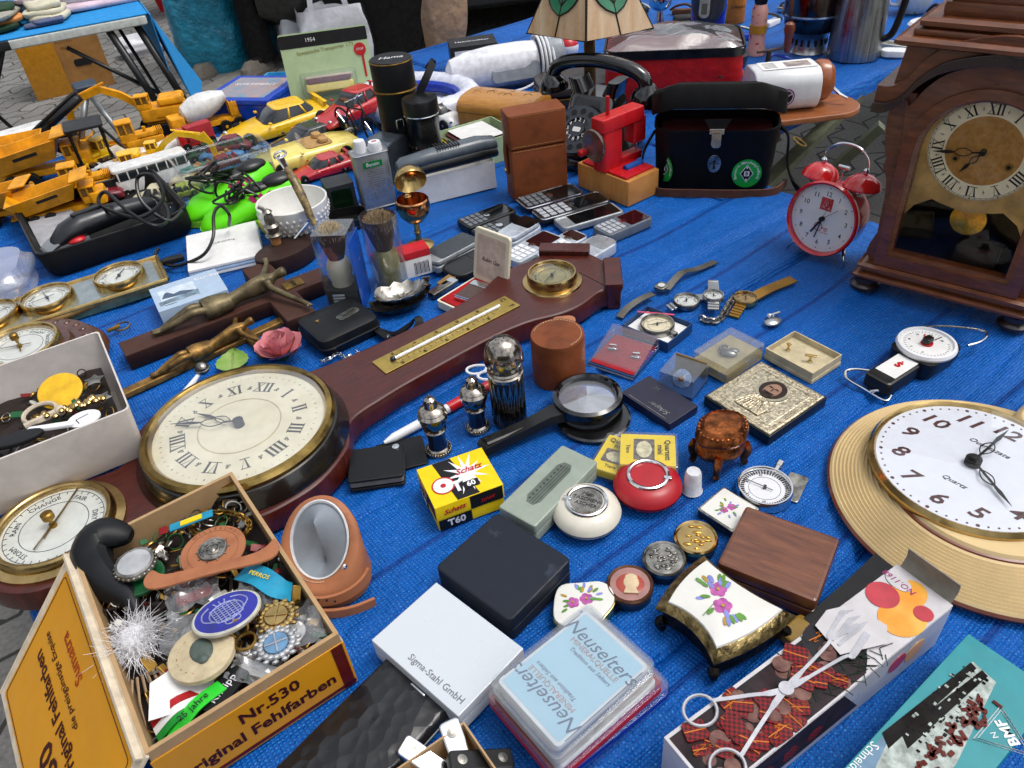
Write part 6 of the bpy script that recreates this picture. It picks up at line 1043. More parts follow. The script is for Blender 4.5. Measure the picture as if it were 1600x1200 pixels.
m=MB();m.loft([[(x,y,z)for x,z in q]for q,y in((ou,.012),(ou,-.004),(i2,-.006),(i2,-.003),(inn,-.001),(inn,.012))]+[[(x,.012,z)for x,z in ou]],False,False);m.obj('door',CW,t,smooth=35)
m=MB().at(0,.012,0,90);m.prism(archo(.0665,.068,.204,.066),.0075,.009);m.obj('glass',glass('door glass','ffffff',g=-.15,r=.02),t)
GB=mat('gilt backplate','c49a52',.45,.15,var=.25,vs=20);m=MB().at(0,.015,0,90);bp=[(.067,.115),(.067,.207)]+[(.067*cos(PI*k/20),.207+.067*sin(PI*k/20))for k in range(1,20)]+[(-.067,.207),(-.067,.115),(-.058,.13),(-.04,.142),(-.03,.139),(0,.133),(.03,.139),(.04,.142),(.058,.13)];m.prism(bp,0,.002);m.obj('backplate',GB,t)
m=MB();m.M=TR(0,.0125,.211,90);m.ring(.041,.06,0,.0008,64);m.K(1)
for k in range(12):a_=rad(90-30*k);roman(m,ROM[k],.0125,.0495*cos(a_),.0495*sin(a_),.001,90-30*k-90,.8);a2=rad(75-30*k);m.line((.047*cos(a2),.047*sin(a2)),(.052*cos(a2),.052*sin(a2)),.0005,.001);m.line((.0495*cos(a2+.03),.0495*sin(a2+.03)),(.0495*cos(a2-.03),.0495*sin(a2-.03)),.0004,.0011)
m.ring(.0572,.0575,.001);m.ring(.059,.0594,.001)
for k in range(60):a_=rad(6*k);m.line((.0572*cos(a_),.0572*sin(a_)),(.059*cos(a_),.059*sin(a_)),.0012 if k%5==0 else .0004,.001)
o=m.obj('chapter_ring',[mat('aged cream dial','e6d8ae',.5,var=.05),INK],t)
m=MB();m.M=TR(0,.0123,.211,90);m.cyl(.041,0,.0006,48);m.obj('dial_centre',mat('engraved brass','9c6c24',.4,.25,col2='ac7c36',kind='noise',vs=160,lo=.45,hi=.6),o)
for x in(-.027,.03):m=MB();m.M=TR(x,.0117,.198,90);m.ring(.0025,.0045,.0006,.001,20);m.K(1).cyl(.0026,.0006,.0012,14);m.obj('winding_hole',[BRASSD,INK],o)
def hand(m,a,L_,z):
    M0=m.M;m.M=M0@TR(0,0,z,0,0,a);m.tube([(x,y,0)for x,y in cat([(L_*.2,0),(L_*.38,L_*.09),(L_*.55,0),(L_*.38,-L_*.09)],4,True)],.0006,5,True);m.poly([(0,-.0012),(L_*.22,-.0008),(L_*.22,.0008),(0,.0012)],0,.0006);m.poly([(L_*.55,-.0011),(L_*.7,-.0022),(L_,0),(L_*.7,.0022),(L_*.55,.0011)],0,.0006);m.M=M0
m=MB();m.M=TR(0,.0118,.211,90);hand(m,188,.054,.004);hand(m,236,.034,.0025);m.cyl(.0035,0,.006,16);m.obj('hand',INK,o)
m=MB();m.M=TR(.004,.03,.118,90);m.lathe([(.02,-.002),(.021,0),(.0205,.002),(.001,.0045)],36);m.obj('pendulum',mat('bright pendulum brass','d9a02c',.25,.8,var=.2,vs=90),t);m=MB();m.tube([(.004,.05,.135),(.004,.05,.2)],.001);m.obj('pendulum_rod',BRASSD,t)
m=MB();m.rbox(.05,.03,.025,.001,.0005,.049,.022,.06);m.obj('gong_block',mat('dark stained block','2c2018',.5),t)
ar=cat([(-.128,.246),(-.112,.247),(-.096,.26),(-.082,.281),(-.055,.301),(0,.313),(.055,.301),(.082,.281),(.096,.26),(.112,.247),(.128,.246)],4)
for nm,dz,y0,th,mt in(('hood_moulding',0,-.014,.012,mat('dark hood moulding','2b150c',.3,coat=.4)),('hood_moulding',.01,-.008,.02,CW)):m=MB().at(0,.13,0,90);m.prism([(p[0],p[1]+dz)for p in ar]+[(p[0]*.995,p[1]+dz+th)for p in ar[::-1]],0,.13-y0,.001);m.obj(nm,mt,t)
m=MB().at(0,.128,0,90);m.prism([(p[0],p[1]+.004)for p in ar if abs(p[0])<.118]+[(.112,.27),(.106,.323),(-.106,.323),(-.112,.27)],0,.13,.001);m.prism([(p[0]*.9,p[1]-.002)for p in ar if abs(p[0])<.1][::-1]+[(-.08,.262),(0,.271),(.08,.262)][:0]+[(-.094,.262),(-.0861,.204)]+[(-.0861*cos(PI*k/20),.2+.0861*sin(PI*k/20))for k in range(1,20)]+[(.0861,.204),(.094,.262)],0,.128);m.obj('hood',CW,t)
m=MB();prof(m,.112,-.012,.13,.323,.333,.006);prof(m,.102,-.004,.125,.333,.34,.001);prof(m,.094,.002,.12,.34,.352,.005);prof(m,.08,.012,.11,.352,.366,.001);m.loft([[(x*q,y*q+.06,z)for x,y in rr(.15,.09,.004,3)]for z,q in((.366,1),(.372,1.03),(.378,1),(.395,.55),(.4,.5))]);m.obj('cornice',CW,t,smooth=50)
# ============================================================ LARGE BAROMETER, LEFT TO CENTRE
P0_,P1_=G(90,830,.03),G(880,432,.03);BA=math.atan2((P1_-P0_).y,(P1_-P0_).x);t=T('banjo_barometer','long mahogany wall barometer with large roman clock dial and thermometer','barometer',(P0_.x,P0_.y,.001),BA)
hf=cat([(-.078,0),(-.07,.034),(-.04,.066),(0,.074),(.045,.058),(.085,.055),(.115,.1),(.16,.127),(.2,.132),(.24,.126),(.285,.1),(.31,.064),(.36,.054),(.42,.05),(.52,.048),(.58,.054),(.625,.07),(.66,.074),(.7,.068),(.715,.076)],5)
ou=[(p[0],-p[1])for p in hf]+[(.764,-.022),(.764,.022)]+[(p[0],p[1])for p in hf[:0:-1]]
m=MB();m.prism(ou,0,.03,.0035);m.obj('body',MAHO,t,smooth=40)
for s in(-1,1):m=MB();m.at(.741,s*.051,0,0,0,-s*48);m.loft([[(x,y*q,z)for x,y in rr(.075,.02,.002,2)]for z,q in((.0,.9),(.026,1),(.031,1.25),(.037,1.25),(.0385,1.1))]);m.obj('pediment',MAHO,t)
CX_=.203;m=MB().at(CX_,-.008,.03);m.lathe([(.118,0),(.1175,.004),(.108,.02),(.104,.022),(.09,.022)],72);m.obj('black_surround',mat('black lacquer ring','14110f',.22,coat=.4),t)
o=MB().at(CX_,-.008,.03);o.lathe([(.106,.02),(.107,.026),(.104,.03),(.099,.031),(.096,.028),(.094,.024)],72,False,False);b=o.obj('bezel',mat('old gilt rim','a88c50',.2,1,var=.25,vs=40),t)
m=MB().at(CX_,-.008,.0525,0,0,-48);m.cyl(.0945,0,.001,64);m.K(1);z1=.0011
for k in range(12):a_=rad(90-30*k);roman(m,ROM[k],.0165,.067*cos(a_),.067*sin(a_),z1,-30*k,.8);a2=rad(75-30*k);m.text('❦' if 0 else '&',.009,.066*cos(a2),.066*sin(a2),z1,-15-30*k,.3);
for k in range(60):a_=rad(6*k);m.line((.084*cos(a_),.084*sin(a_)),(.0865*cos(a_),.0865*sin(a_)),.0009 if k%5==0 else .0003,z1)
m.K(2).ring(.045,.0465,z1);m.obj('dial',[IVD,INK,mat('pale gilt line','b8ab80',.5)],b)
m=MB().at(CX_,-.008,.0525,0,0,-48);hand(m,90-262,.078,.007);hand(m,90-282,.06,.004);m.cyl(.006,0,.009,18);m.obj('hand',mat('blued steel','20242c',.3,.6),b)
m=MB().at(CX_,-.008,.03);m.lathe([(.097,.029),(.07,.0335),(.03,.0355),(.001,.036)],60,False,True);m.obj('glass',glass('convex glass',g=1.3,r=.015),b)
dialset(t,0,0,.03,.06,h=.014,rim=BRASS,hands=((48,.85),(225,.55)),knob=BRASSD,nums=('STORM','RAIN','CHANGE','FAIR','DRY'));m=MB().at(0,0,.03);m.lathe([(.068,0),(.068,.003),(.06,.005)],56);m.obj('flange',BRASS,t)
o=dialset(t,.672,0,.032,.0355,h=.014,rim=BRASS,hands=((200,.6),),face=mat('brass hygrometer dial','9c9468',.3,.7),nums=('HYGRO','METER'));m=MB().at(.672,0,.0302);m.lathe([(.043,0),(.042,.002),(.036,.003)],48);m.obj('flange',BRASS,t)
m=MB().at(.492,.0,.0302);m.rbox(.215,.034,.0016,.001,.0005);m.K(1)
for s,q in((1,1),(-1,1)):[m.line((-.085+.0085*k,s*.0055),(-.085+.0085*k,s*(.0085 if k%2 else .0105)),.0004,.0018)for k in range(19)];[m.text(str(v),.006,-.08+.034*k,s*.0125,.0018,-90)for k,v in enumerate((10,0,10,20,30)if s>0 else(20,40,60,80,99))]
m.text('C',.011,.098,.01,.0018,-90);m.text('F',.011,.098,-.01,.0018,-90);o=m.obj('thermometer_plate',[mat('brass scale plate','b59c52',.3,.75,var=.1),INK],t)
m=MB().at(.492,0,.0335);m.tube([(-.083,0,0),(.085,0,0)],.0023,10);m.K(1).sph(-.086,0,0,.0038);m.obj('thermometer_tube',[mat('white glass tube','c9cdd2',.08),mat('blue black bulb','14142e',.1)],t)
# ============================================================ CENTRE
def onto(label,name,cat_,x,y,prof_,mt,part='body',n=36,rz=0,grp=None,z=0):t=T(name,label,cat_,at(x,y,z),rz,grp);MB().lathe(prof_,n).obj(part,mt,t);return t
r_=Wd(870,590,82)/2;t=T('leather_cup','brown leather cup with stitched flat end up, beside the barometer neck','cup',at(874,588));hC=.066;m=MB();m.lathe([(r_*.96,0),(r_,.002),(r_*1.0,hC-.003),(r_*.97,hC),(.001,hC)],44);m.obj('body',TAN,t)
m=MB();[m.at(r_*.88*cos(a_),r_*.88*sin(a_),hC,0,0,math.degrees(a_)).rbox(.0007,.0022,.0006,.0002,.0001)for a_ in[rad(-60+7.5*k)for k in range(30)]];m.obj('stitching',mat('cream thread','cbb493',.8),t);m=MB();m.prism(rr(.03,.02,.009,6,.012,r_+.006),hC-.012,hC-.008,.001);m.obj('tab',mat('pale leather edge','a0694a',.6),t)
SF=mat('polished old silver','b3aba0',.14,1,var=.25,vs=40,bump=.04);DKS=mat('pierced silver over blue glass','5c5c66',.25,.9,var=.4,vs=140,bump=.8,bs=260,dist=.001)
def shaker(label,x,y,s):
    t=T('salt_shaker',label,'shaker',at(x,y),0,'silver salt and pepper shakers');m=MB();m.lathe([(.0135,0),(.014,.002),(.0128,.005),(.0105,.007)],36);[m.sph(.0132*cos(k*PI/14),.0132*sin(k*PI/14),.0035,.0012,n=6,k=4)for k in range(28)];m.obj('foot',SF,t)
    m=MB();m.lathe([(.0102,.007),(.009,.014),(.0098,.022),(.0112,.0265)],36);m.obj('waist',mat('dark blue glass','11162e',.08,coat=.5),t)
    m=MB();m.lathe([(.0114,.0265),(.0118,.0275),(.0108,.0285),(.0118,.0295),(.011,.031),(.0135,.036),(.0152,.041),(.015,.045),(.0125,.0475),(.0135,.049),(.011,.0515),(.0068,.053),(.0062,.055),(.0066,.058),(.0056,.0615),(.002,.0635),(.0014,.0655),(.0005,.067)],44);m.obj('top',SF,t)
    m=MB();[m.at(.0052*cos(k),.0052*sin(k),.061).cyl(.0006,0,.0009,8)for k in range(0,6)];m.obj('holes',INK,t);t.scale=(s*1.12,s*1.12,s*1.27)
shaker('silver salt shaker with finial, the front one by the folding wallet',686,704,.98);shaker('silver pepper shaker with finial beside the tall caster',747,669,.94)
t=T('sugar_caster','tall silver sugar caster with domed pierced lid','caster',at(797,655));t.scale=(1.14,1.14,1.44);m=MB();m.lathe([(.0165,0),(.018,.002),(.0172,.004),(.0165,.006),(.0165,.045),(.0172,.047)],44);m.obj('body',DKS,t)
m=MB();[m.tube([(.0172*cos(a_),.0172*sin(a_),.006),(.0172*cos(a_+d_),.0172*sin(a_+d_),.045)],.0008,4)for k in range(18)for d_ in(.35,0,-.35)for a_ in(2*PI*k/18,)];m.obj('pierced_cage',SF,t)
m=MB();m.lathe([(.0178,.047),(.018,.05),(.0165,.051),(.0178,.053),(.0165,.0545),(.0175,.057),(.0165,.059),(.0195,.061),(.0198,.064),(.0188,.069),(.0165,.075),(.0115,.0795),(.005,.0815),(.001,.082)],44);m.obj('lid',SF,t);m=MB()
for k in range(26):q=math.sqrt((k+.5)/26);a_=k*2.4;m.at(.0135*q*cos(a_),.0135*q*sin(a_),.0815-.0062*q*q*.75-.0008).cyl(.0007,0,.0016,8)
m.obj('holes',INK,t)
pts=[tuple(G(740+20*cos(a_*1.0)+2*k,573+9*sin(a_)+k,.004+.002*k))for k,a_ in enumerate([q*.7 for q in range(9*2)])];m=MB();m.tube(cat(pts,4),.0018,6);tag(m.obj('white_cable',WHITE),'coiled thin white cable behind the two small silver shakers','cable')
a,b,c_=G(600,692,.006),G(700,638,.006),G(782,592,.006);m=MB();m.tube([a,a.lerp(b,.15),b],[.002,.0055,.006],14);m.K(1).tube([b,b.lerp(c_,.35),c_],[.0068,.0068,.006],14);tag(m.obj('marker_pen',[WHITE,RED]),'white and red marker pen lying behind the silver shakers','pen')
# magnifier
p=G(918,622,.02);h0=G(752,702,.008);t=T('magnifier','black magnifier with long handle lying on a round black case','magnifier',(p.x,p.y,.006),math.atan2((h0-p).y,(h0-p).x));R_=Wd(918,622,112,.02)/2;L_=(h0-p).length
m=MB();m.lathe([(R_*.8,.008),(R_*.98,.007),(R_,.013),(R_*.97,.02),(R_*.86,.022),(R_*.8,.019)],56,False,False);m.lathe([(R_*.8,.008),(R_*.8,.019)],56,False,False);m.obj('rim',BAK,t);m=MB();m.lathe([(.001,.009),(R_*.82,.012),(R_*.82,.0135),(.001,.018)],48);g_=glass('lens glass','dfe6f0',g=1.6,r=.03,dens=.12);m.obj('lens',g_,t)
m=MB();m.loft([[(x,y*w_,z0_+z*h_)for y,z in((-.5,0),(-.4,1),(.4,1),(.5,0))]for x,w_,h_,z0_ in((R_*.9,.03,.01,.006),(R_*1.3,.022,.01,.006),(L_*.6,.02,.01,.002),(L_*.97,.024,.009,0),(L_,.022,.006,0))]);m.loft([[(x,y*.3*w_,.0105+z*.0015)for y,z in((-.5,0),(-.3,1),(.3,1),(.5,0))]for x,w_ in((L_*.62,.03),(L_*.95,.04))]);m.obj('handle',BLK,t)
m=MB();m.loft([[(x,y,z)for x,y in circ(R_*q,40,.004,-.006)]for z,q in((0,.96),(.001,1.02),(.006,1.04),(.0075,.98))]);tag(m.obj('lens_case',BAK,loc=(p.x,p.y-.012,0)),'round flat black case underneath the magnifier','case')
# wallet
loc,rz,w_,d_=rect((543,757),(631,745),(539,706),.014);t=T('coin_wallet','black leather wallet with silver stud','wallet',loc,rz);m=MB();m.rbox(w_,d_,.004,.004,.0015);m.rbox(w_,d_,.004,.004,.0018,.0125);m.K(1).rbox(w_*.97,d_*.95,.008,.003,.002,.0043);m.obj('cover',[LEA,mat('grey lining cloth','77716c',.7)],t);m=MB().at(w_*.36,d_*.38,.0165);m.lathe([(.0045,0),(.004,.0015),(.001,.002)],18);m.obj('stud',CHROME,t)
loc,rz,w_,d_=rect((612,738),(662,726),(600,690),.003);m=MB();m.rbox(.055,.05,.003,.003,.001);tag(m.obj('card_sleeve',LEA,loc=(*G(628,712).xy,.0),rz=rz),'flat black card sleeve behind the black wallet','sleeve')
# timer box
YEL=mat('yellow card','e0c108',.5,var=.04);BLKC=mat('black card','141315',.5);loc,rz,w_,d_=rect((680,795),(785,757),(634,741),.034);t=T('timer_box','yellow and black timer box with white starburst','box',loc,rz);h_=.034;m=MB();m.rbox(w_,d_,h_*.7,.0008,.0004);m.obj('carton',YEL,t);m=MB();m.rbox(w_*1.02,d_*1.02,h_*.55,.0008,.0005,h_*.47);o=m.obj('lid',YEL,t)
m=MB().at(0,0,h_*1.02+.0001);S2=(w_/.07);x0=-w_/2;m.K(1).poly([(x0+w_*.02,-d_*.05),(x0+w_*.02,d_*.49),(x0+w_*.36,d_*.49),(x0+w_*.62,-d_*.49),(x0+w_*.28,-d_*.49)][1:]if 0 else[(-.02,d_/2),(.0,d_/2),(.012,-d_/2),(-.012,-d_/2)],0,.0001)
m.K(2);st=[];rnd=random.Random(2)
for k in range(24):r0=(.029 if k%2==0 else .011)*rnd.uniform(.8,1.1);a_=2*PI*k/24;st.append((.009+r0*cos(a_)*.85,.002+r0*sin(a_)))
st=[(max(-w_/2,min(w_/2,x)),max(-d_/2,min(d_/2,y)))for x,y in st];m.poly(st,.0001,.0001);m.K(3).text('Schatz',.011,.012,.006,.0004,0,.4,bold=.02);m.K(2).text('T',.02,-.006,-.013,.0007,0,0,bold=.04);m.K(1).rbox(.017,.01,.0001,.001,.00003,.0006,.008,-.015);m.K(2).text('60',.0095,.008,-.015,.0009,bold=.03)
m.prism(circ(.0115,28,-.019,-.005),.0003,.0004);m.K(3).ring(.0105,.012,.0005,.0001,28,-.019,-.005);m.prism(circ(.003,14,-.019,-.005),.0005,.0006);m.obj('print',[YEL,BLKC,WHITE,RED],o)
for M_,hw_,q in((TR(0,-d_*.51-.0002,0,90),w_/2,1),(TR(-w_*.51-.0002,0,0,90,0,-90),d_/2,0)):
    m=MB();m.M=M_;m.K(1);m.poly([(-hw_*.98,.001),(0 if q else-hw_*.1,.001),(0 if q else-hw_*.1,h_*.45),(-hw_*.98,h_*.45)],0,.0001);m.poly([(0,h_*.47),(hw_*.98,h_*.47),(hw_*.98,h_),(0,h_)],0,.0001);m.K(3).text('Schatz',.009,-hw_*.48,h_*.74,.0004,4,.4,bold=.02);m.K(2).text('T60',.012,-hw_*.46,h_*.24,.0004,0,bold=.03);m.K(4 if 0 else 3).text('Schatz',.006,hw_*.5,h_*.7,.0004,8,.5);m.obj('print',[YEL,BLKC,WHITE,RED],o)
# soapstone box
loc,rz,w_,d_=rect((836,826),(934,724),(778,795),.022);t=T('soapstone_box','long grey green lidded box with engraved spa motif','box',loc,rz);GS=mat('grey green lacquer','8a9488',.35,var=.05);m=MB();m.rbox(w_,d_,.012,.003,.001);m.obj('lower_box',GS,t);m=MB();m.rbox(w_*1.005,d_*1.01,.012,.003,.0016,.0125);m.obj('lid',GS,t)
m=MB().at(0,0,.0247);m.poly([(-.033,-.004),(-.033,.004),(-.025,.009),(.027,.009),(.034,.005),(.034,-.004),(.026,-.008),(-.026,-.008)],0,.0001);m.K(1);[m.prism(circ(.0012,10,-.027+.006*k,.0045),.0002,.0003)for k in range(10)];[m.line((-.03,.001-.003*k),(.03,.001-.003*k),.0005,.0002)for k in range(3)];m.obj('engraving',[mat('engraved grey','5d665e',.6),mat('dark engraving','2f3632',.6)],t)
# pocket ashtrays
def pebble(label,x,y,mt,rim,red):
    r_=Wd(x,y,110,.014)/2;t=T('pocket_ashtray',label,'ashtray',at(x,y),rad(-20),'round pocket ashtrays');m=MB();m.lathe([(r_*.5,0),(r_*.82,.0025),(r_*.97,.009),(r_,.0118)],60,True,False);m.obj('lower_shell',mt,t);m=MB();m.lathe([(r_*.99,.0122),(r_*1.0,.0135),(r_*.94,.019),(r_*.78,.0245),(r_*.55,.0265),(.001,.0268)],60,False,True);m.obj('upper_shell',mt,t)
    m=MB();m.torus(r_*.56,.0022,0,.001,.027,44,8);m.rbox(.008,.004,.003,.001,.0005,.026,r_*.57 if red else-r_*.57,0);m.obj('ring',CHROME,t)
    if not red:m=MB().at(0,.001,.027);m.cyl(r_*.46,0,.001,40);m.K(1);[m.text(w_,.0062,0,.008-.0068*k,.0011,-8,.1)for k,w_ in enumerate(('Mein','TASCHEN-','ASCHER'))];m.obj('badge',[SLV,INK],t)
pebble('cream white round pocket ashtray with engraved metal badge',917,812,mat('cream lacquer','cfcabb',.3,coat=.3,var=.04),SLV,0);pebble('red round pocket ashtray with chrome ring',1011,771,mat('matt red lacquer','a3141f',.35,var=.06),CHROME,1)
# mini card games
def minibox(label,A,B,C,z0,h_,turn):
    loc,rz,w_,d_=rect(A,B,C,z0+h_);t=T('card_game',label,'card game',(loc[0],loc[1],z0),rz,'mini card games in clear cases');m=MB();m.rbox(w_,d_,h_,.004,.0012);m.obj('clear_case',CLR,t);m=MB();m.rbox(w_*.9,d_*.88,h_*.8,.002,.0005,h_*.1);m.K(1).at(0,0,h_*.905,0,0,turn);w2,d2=(w_,d_)if turn in(0,180)else(d_,w_);m.rbox(w2*.34,d2*.6,.0001,.001,.00003,0,-w2*.06);m.K(2).sph(-w2*.06,0,.0002,w2*.13,d2*.24,.0003,12,4)
    m.K(3).text('mini',.0085,w2*.2,0,.0003,-90,bold=.01);m.text('Quartett',.0085,w2*.32,0,.0003,-90,bold=.01);m.text('Tiere',.006,-w2*.32,0,.0003,-90);m.obj('cards',[YEL,mat('grey photo','6a5f55',.5,var=.4,vs=120),mat('cream duckling','d8cda6',.6,var=.2,vs=120),INK],t)
minibox('mini card game in clear case turned askew under the upper one',(978,748),(1010,690),(925,715),0,.014,0);minibox('upper mini card game with duckling picture, beside the red ashtray',(963,727),(1062,731),(967,673),.0142,.012,0)
# copper casket, thimble
COP=mat('antique copper','9c5a30',.3,.9,var=.4,vs=90,bump=.6,bs=260,dist=.001);r_=Wd(1118,672,84,.03)/2;t=T('copper_casket','small antique copper jewel casket on four curved legs','casket',at(1122,722),.5);t.scale=(1,1,1.4);m=MB()
oct_=lambda q,n=32:[(q*(1+.05*cos(4*a_))*cos(a_),q*.82*(1+.05*cos(4*a_))*sin(a_))for a_ in[2*PI*k/n for k in range(n)]]
m.loft([[(x,y,z)for x,y in oct_(r_*q)]for q,z in((.7,.012),(.9,.014),(1.05,.02),(1.02,.026),(.92,.03))]);m.obj('lower_bowl',COP,t);m=MB();m.loft([[(x,y,z)for x,y in oct_(r_*q)]for q,z in((1.06,.0305),(1.1,.033),(1.0,.037),(.85,.04),(.78,.0415),(.76,.0405),(.4,.0412),(.01,.042))]);[m.sph(r_*.93*cos(a_),r_*.76*sin(a_),.038,.0024,.0024,.0012,7,4)for a_ in[k*PI/14 for k in range(28)]];m.obj('lid',COP,t)
for k in range(4):a_=PI/4+k*PI/2;m=MB();m.tube(cat([(r_*.95*cos(a_),r_*.85*sin(a_),.02),(r_*1.08*cos(a_),r_*.95*sin(a_),.014),(r_*.98*cos(a_),r_*.85*sin(a_),.006),(r_*1.06*cos(a_),r_*.93*sin(a_),.001)],5),[.005-.0001*j for j in range(16)],8);m.obj('leg',COP,t)
t=onto('white porcelain thimble right of the red ashtray','thimble','thimble',1081,766,[(.0108,0),(.0112,.001),(.0098,.003),(.0084,.025),(.007,.028),(.001,.0285)],mat('white porcelain','cfd0d4',.2,coat=.5,bump=.4,bs=500),n=32);m=MB();m.torus(.0101,.0005,0,0,.001,32,5);m.obj('gilt_edge',GOLD,t)
# stopwatch and plate
p=G(1195,762,.008);t=T('stopwatch','chrome stopwatch with black and white minute ring','stopwatch',(p.x,p.y,.0015),ang((1190,765),(1217,722)));dialset(t,0,0,0,.0285,h=.011,rim=CHROME,hands=((88,.7),),face=mat('white dial','d3d4d8',.4,bump=0,var=.02),marks=60,nums=('60','15','30','45'));m=MB().at(0,0,.0048);[m.line((.0202*cos(a_),.0202*sin(a_)),(.0242*cos(a_),.0242*sin(a_)),.0014,.0009)for a_ in[2*PI*k/50 for k in range(50)]];m.obj('minute_ring',INK,t)
m=MB().at(.029,0,.006,0,90);m.lathe([(.003,0),(.003,.006),(.0042,.007),(.0042,.014),(.003,.015)],16);m.obj('crown',CHROME,t);m=MB();m.rbox(.02,.04,.0015,.003,.0005);tag(m.obj('silver_plate',SLV,loc=at(1240,762),rz=ang((1225,800),(1252,745))+PI/2),'engraved silver plate beneath the right edge of the stopwatch','plate')
# porcelain pillbox (square)
FLW=[mat('white porcelain glaze','d0cfc8',.2,coat=.4,var=.02),mat('pink petals','b0589c',.5,var=.2,vs=200),mat('painted green','5b8a3c',.5),mat('painted ochre','a98a3a',.5),mat('painted blue','7f86c4',.5)]
def flowers(m,s,z,seed,n=14):
    rnd=random.Random(seed)
    for x,y,r_ in((-.35,.1,.3),(.25,-.1,.32)):
        for k in range(5):a_=k*1.257;m.K(1).prism(circ(r_*s*.5,10,x*s+r_*s*.5*cos(a_),y*s+r_*s*.5*sin(a_)),z,z+.0001+.00004*k)
        m.K(3).prism(circ(r_*s*.2,8,x*s,y*s),z+.0008,z+.0012)
    for k in range(n):
        a_=rnd.uniform(0,2*PI);q=rnd.uniform(.55,.95);x,y=q*s*cos(a_),q*s*.8*sin(a_);m.K(rnd.choice((2,2,2,4,4,3)));M0=m.M;m.M=M0@TR(x,y,z+.00003*k,0,0,math.degrees(a_));m.prism(circ(.17*s,8,ry=.07*s),0,.0001);m.M=M0
loc,rz,w_,d_=rect((1145,832),(1186,795),(1087,798),.01);t=T('porcelain_pillbox','small square box with pink rose porcelain lid and dark base','pillbox',loc,rz);m=MB();m.rbox(w_,d_,.008,.002,.0006);m.obj('base',mat('dark enamel','16182a',.3),t);m=MB();m.rbox(w_*1.02,d_*1.02,.0025,.002,.0008,.0082);m.K(0);m.obj('rim',SLV,t);m=MB();m.rbox(w_*.92,d_*.92,.001,.002,.0003,.0104);m.at(0,0,.0115);flowers(m,.014,0,3);m.obj('lid',FLW,t)
# wooden box
BWD=mat('reddish brown wood','74452c',.28,col2='4a2413',vs=6,st=(4,30,4),coat=.35,bump=.1,lo=.3,hi=.7);loc,rz,w_,d_=rect((1120,882),(1276,944),(1178,796),.024);t=T('wooden_box','plain reddish brown wooden box right of the porcelain casket','box',loc,rz);m=MB();m.rbox(w_,d_,.011,.004,.0012);m.obj('lower_box',BWD,t);m=MB();m.rbox(w_*1.003,d_*1.003,.015,.004,.003,.0116);m.obj('lid',BWD,t)
# small round pill boxes
def pill(label,x,y,wpx,kind):
    r_=Wd(x,y,wpx,.012)/2;t=T('pill_box',label,'pillbox',at(x,y+6),rad(-10),'small round lidded boxes');mt={'gold':BRASS,'silver':SLV,'cameo':mat('gilt brown rim','6d4a34',.25,.7)}[kind]
    m=MB();m.lathe([(r_*.85,0),(r_*.93,.001),(r_*.97,.009)],44,True,False);m.obj('base',mat('dark enamel','16182a',.3),t);m=MB();m.lathe([(r_*.98,.009),(r_,.0105),(r_,.014),(r_*.94,.0155),(r_*.88,.0145),(r_*.84,.0135),(.001,.0136)],44,False,True);m.obj('lid',mt,t)
    m=MB().at(0,0,.0137)
    if kind=='cameo':m.prism(circ(r_*.84,36),0,.0006);m.K(1).sph(0,0,.0005,r_*.62,r_*.55,.001,20,6);m.K(2).sph(.001,.001,.0012,r_*.34,r_*.36,.0022,16,8);m.sph(.001,r_*.3,.0014,r_*.28,r_*.2,.002,12,6);m.prism([(-.006,-.011),(.008,-.011),(.004,-.002),(-.003,-.002)],.0008,.0024,.0005);m.obj('cameo',[mat('mauve shell','9c6f68',.3,coat=.4),mat('coral red','a03a2a',.3,coat=.4),mat('ivory relief','cdb694',.5)],t)
    else:
        rnd=random.Random(5 if kind=='gold' else 6);
        for k in range(16 if kind=='gold' else 40):a_=rnd.uniform(0,6.28);q=r_*.66*math.sqrt(rnd.random());m.sph(q*cos(a_),q*sin(a_),0,rnd.uniform(.0012,.004)*(1.3 if kind=='gold' else 1),rnd.uniform(.001,.002),.0011,8,4)
        m.obj('relief',mat('gold relief','c29a4c',.25,1,bump=.4)if kind=='gold' else mat('blackened silver relief','8f8d88',.25,1,var=.4,vs=200),t)
pill('round gold lidded box with raised figure',1086,848,70,'gold');pill('round silver lidded box with dense floral relief',1037,881,70,'silver');pill('round box with cream cameo head on coral ground',984,921,75,'cameo')
t=T('porcelain_pillbox','heart shaped white porcelain box with flower garland','pillbox',at(912,958),rad(30));oh=[(.028*cos(a_)*(1+.12*cos(2*a_)),.026*sin(a_)*(1+.14*cos(3*a_+.5)))for a_ in[2*PI*k/40 for k in range(40)]];m=MB();m.prism(oh,0,.012,.001);m.obj('base',BRASS,t);m=MB();m.prism(inset(oh,.001),.012,.015,.001);m.at(0,.004,.0151);flowers(m,.02,0,9,20);m.obj('lid',FLW,t)
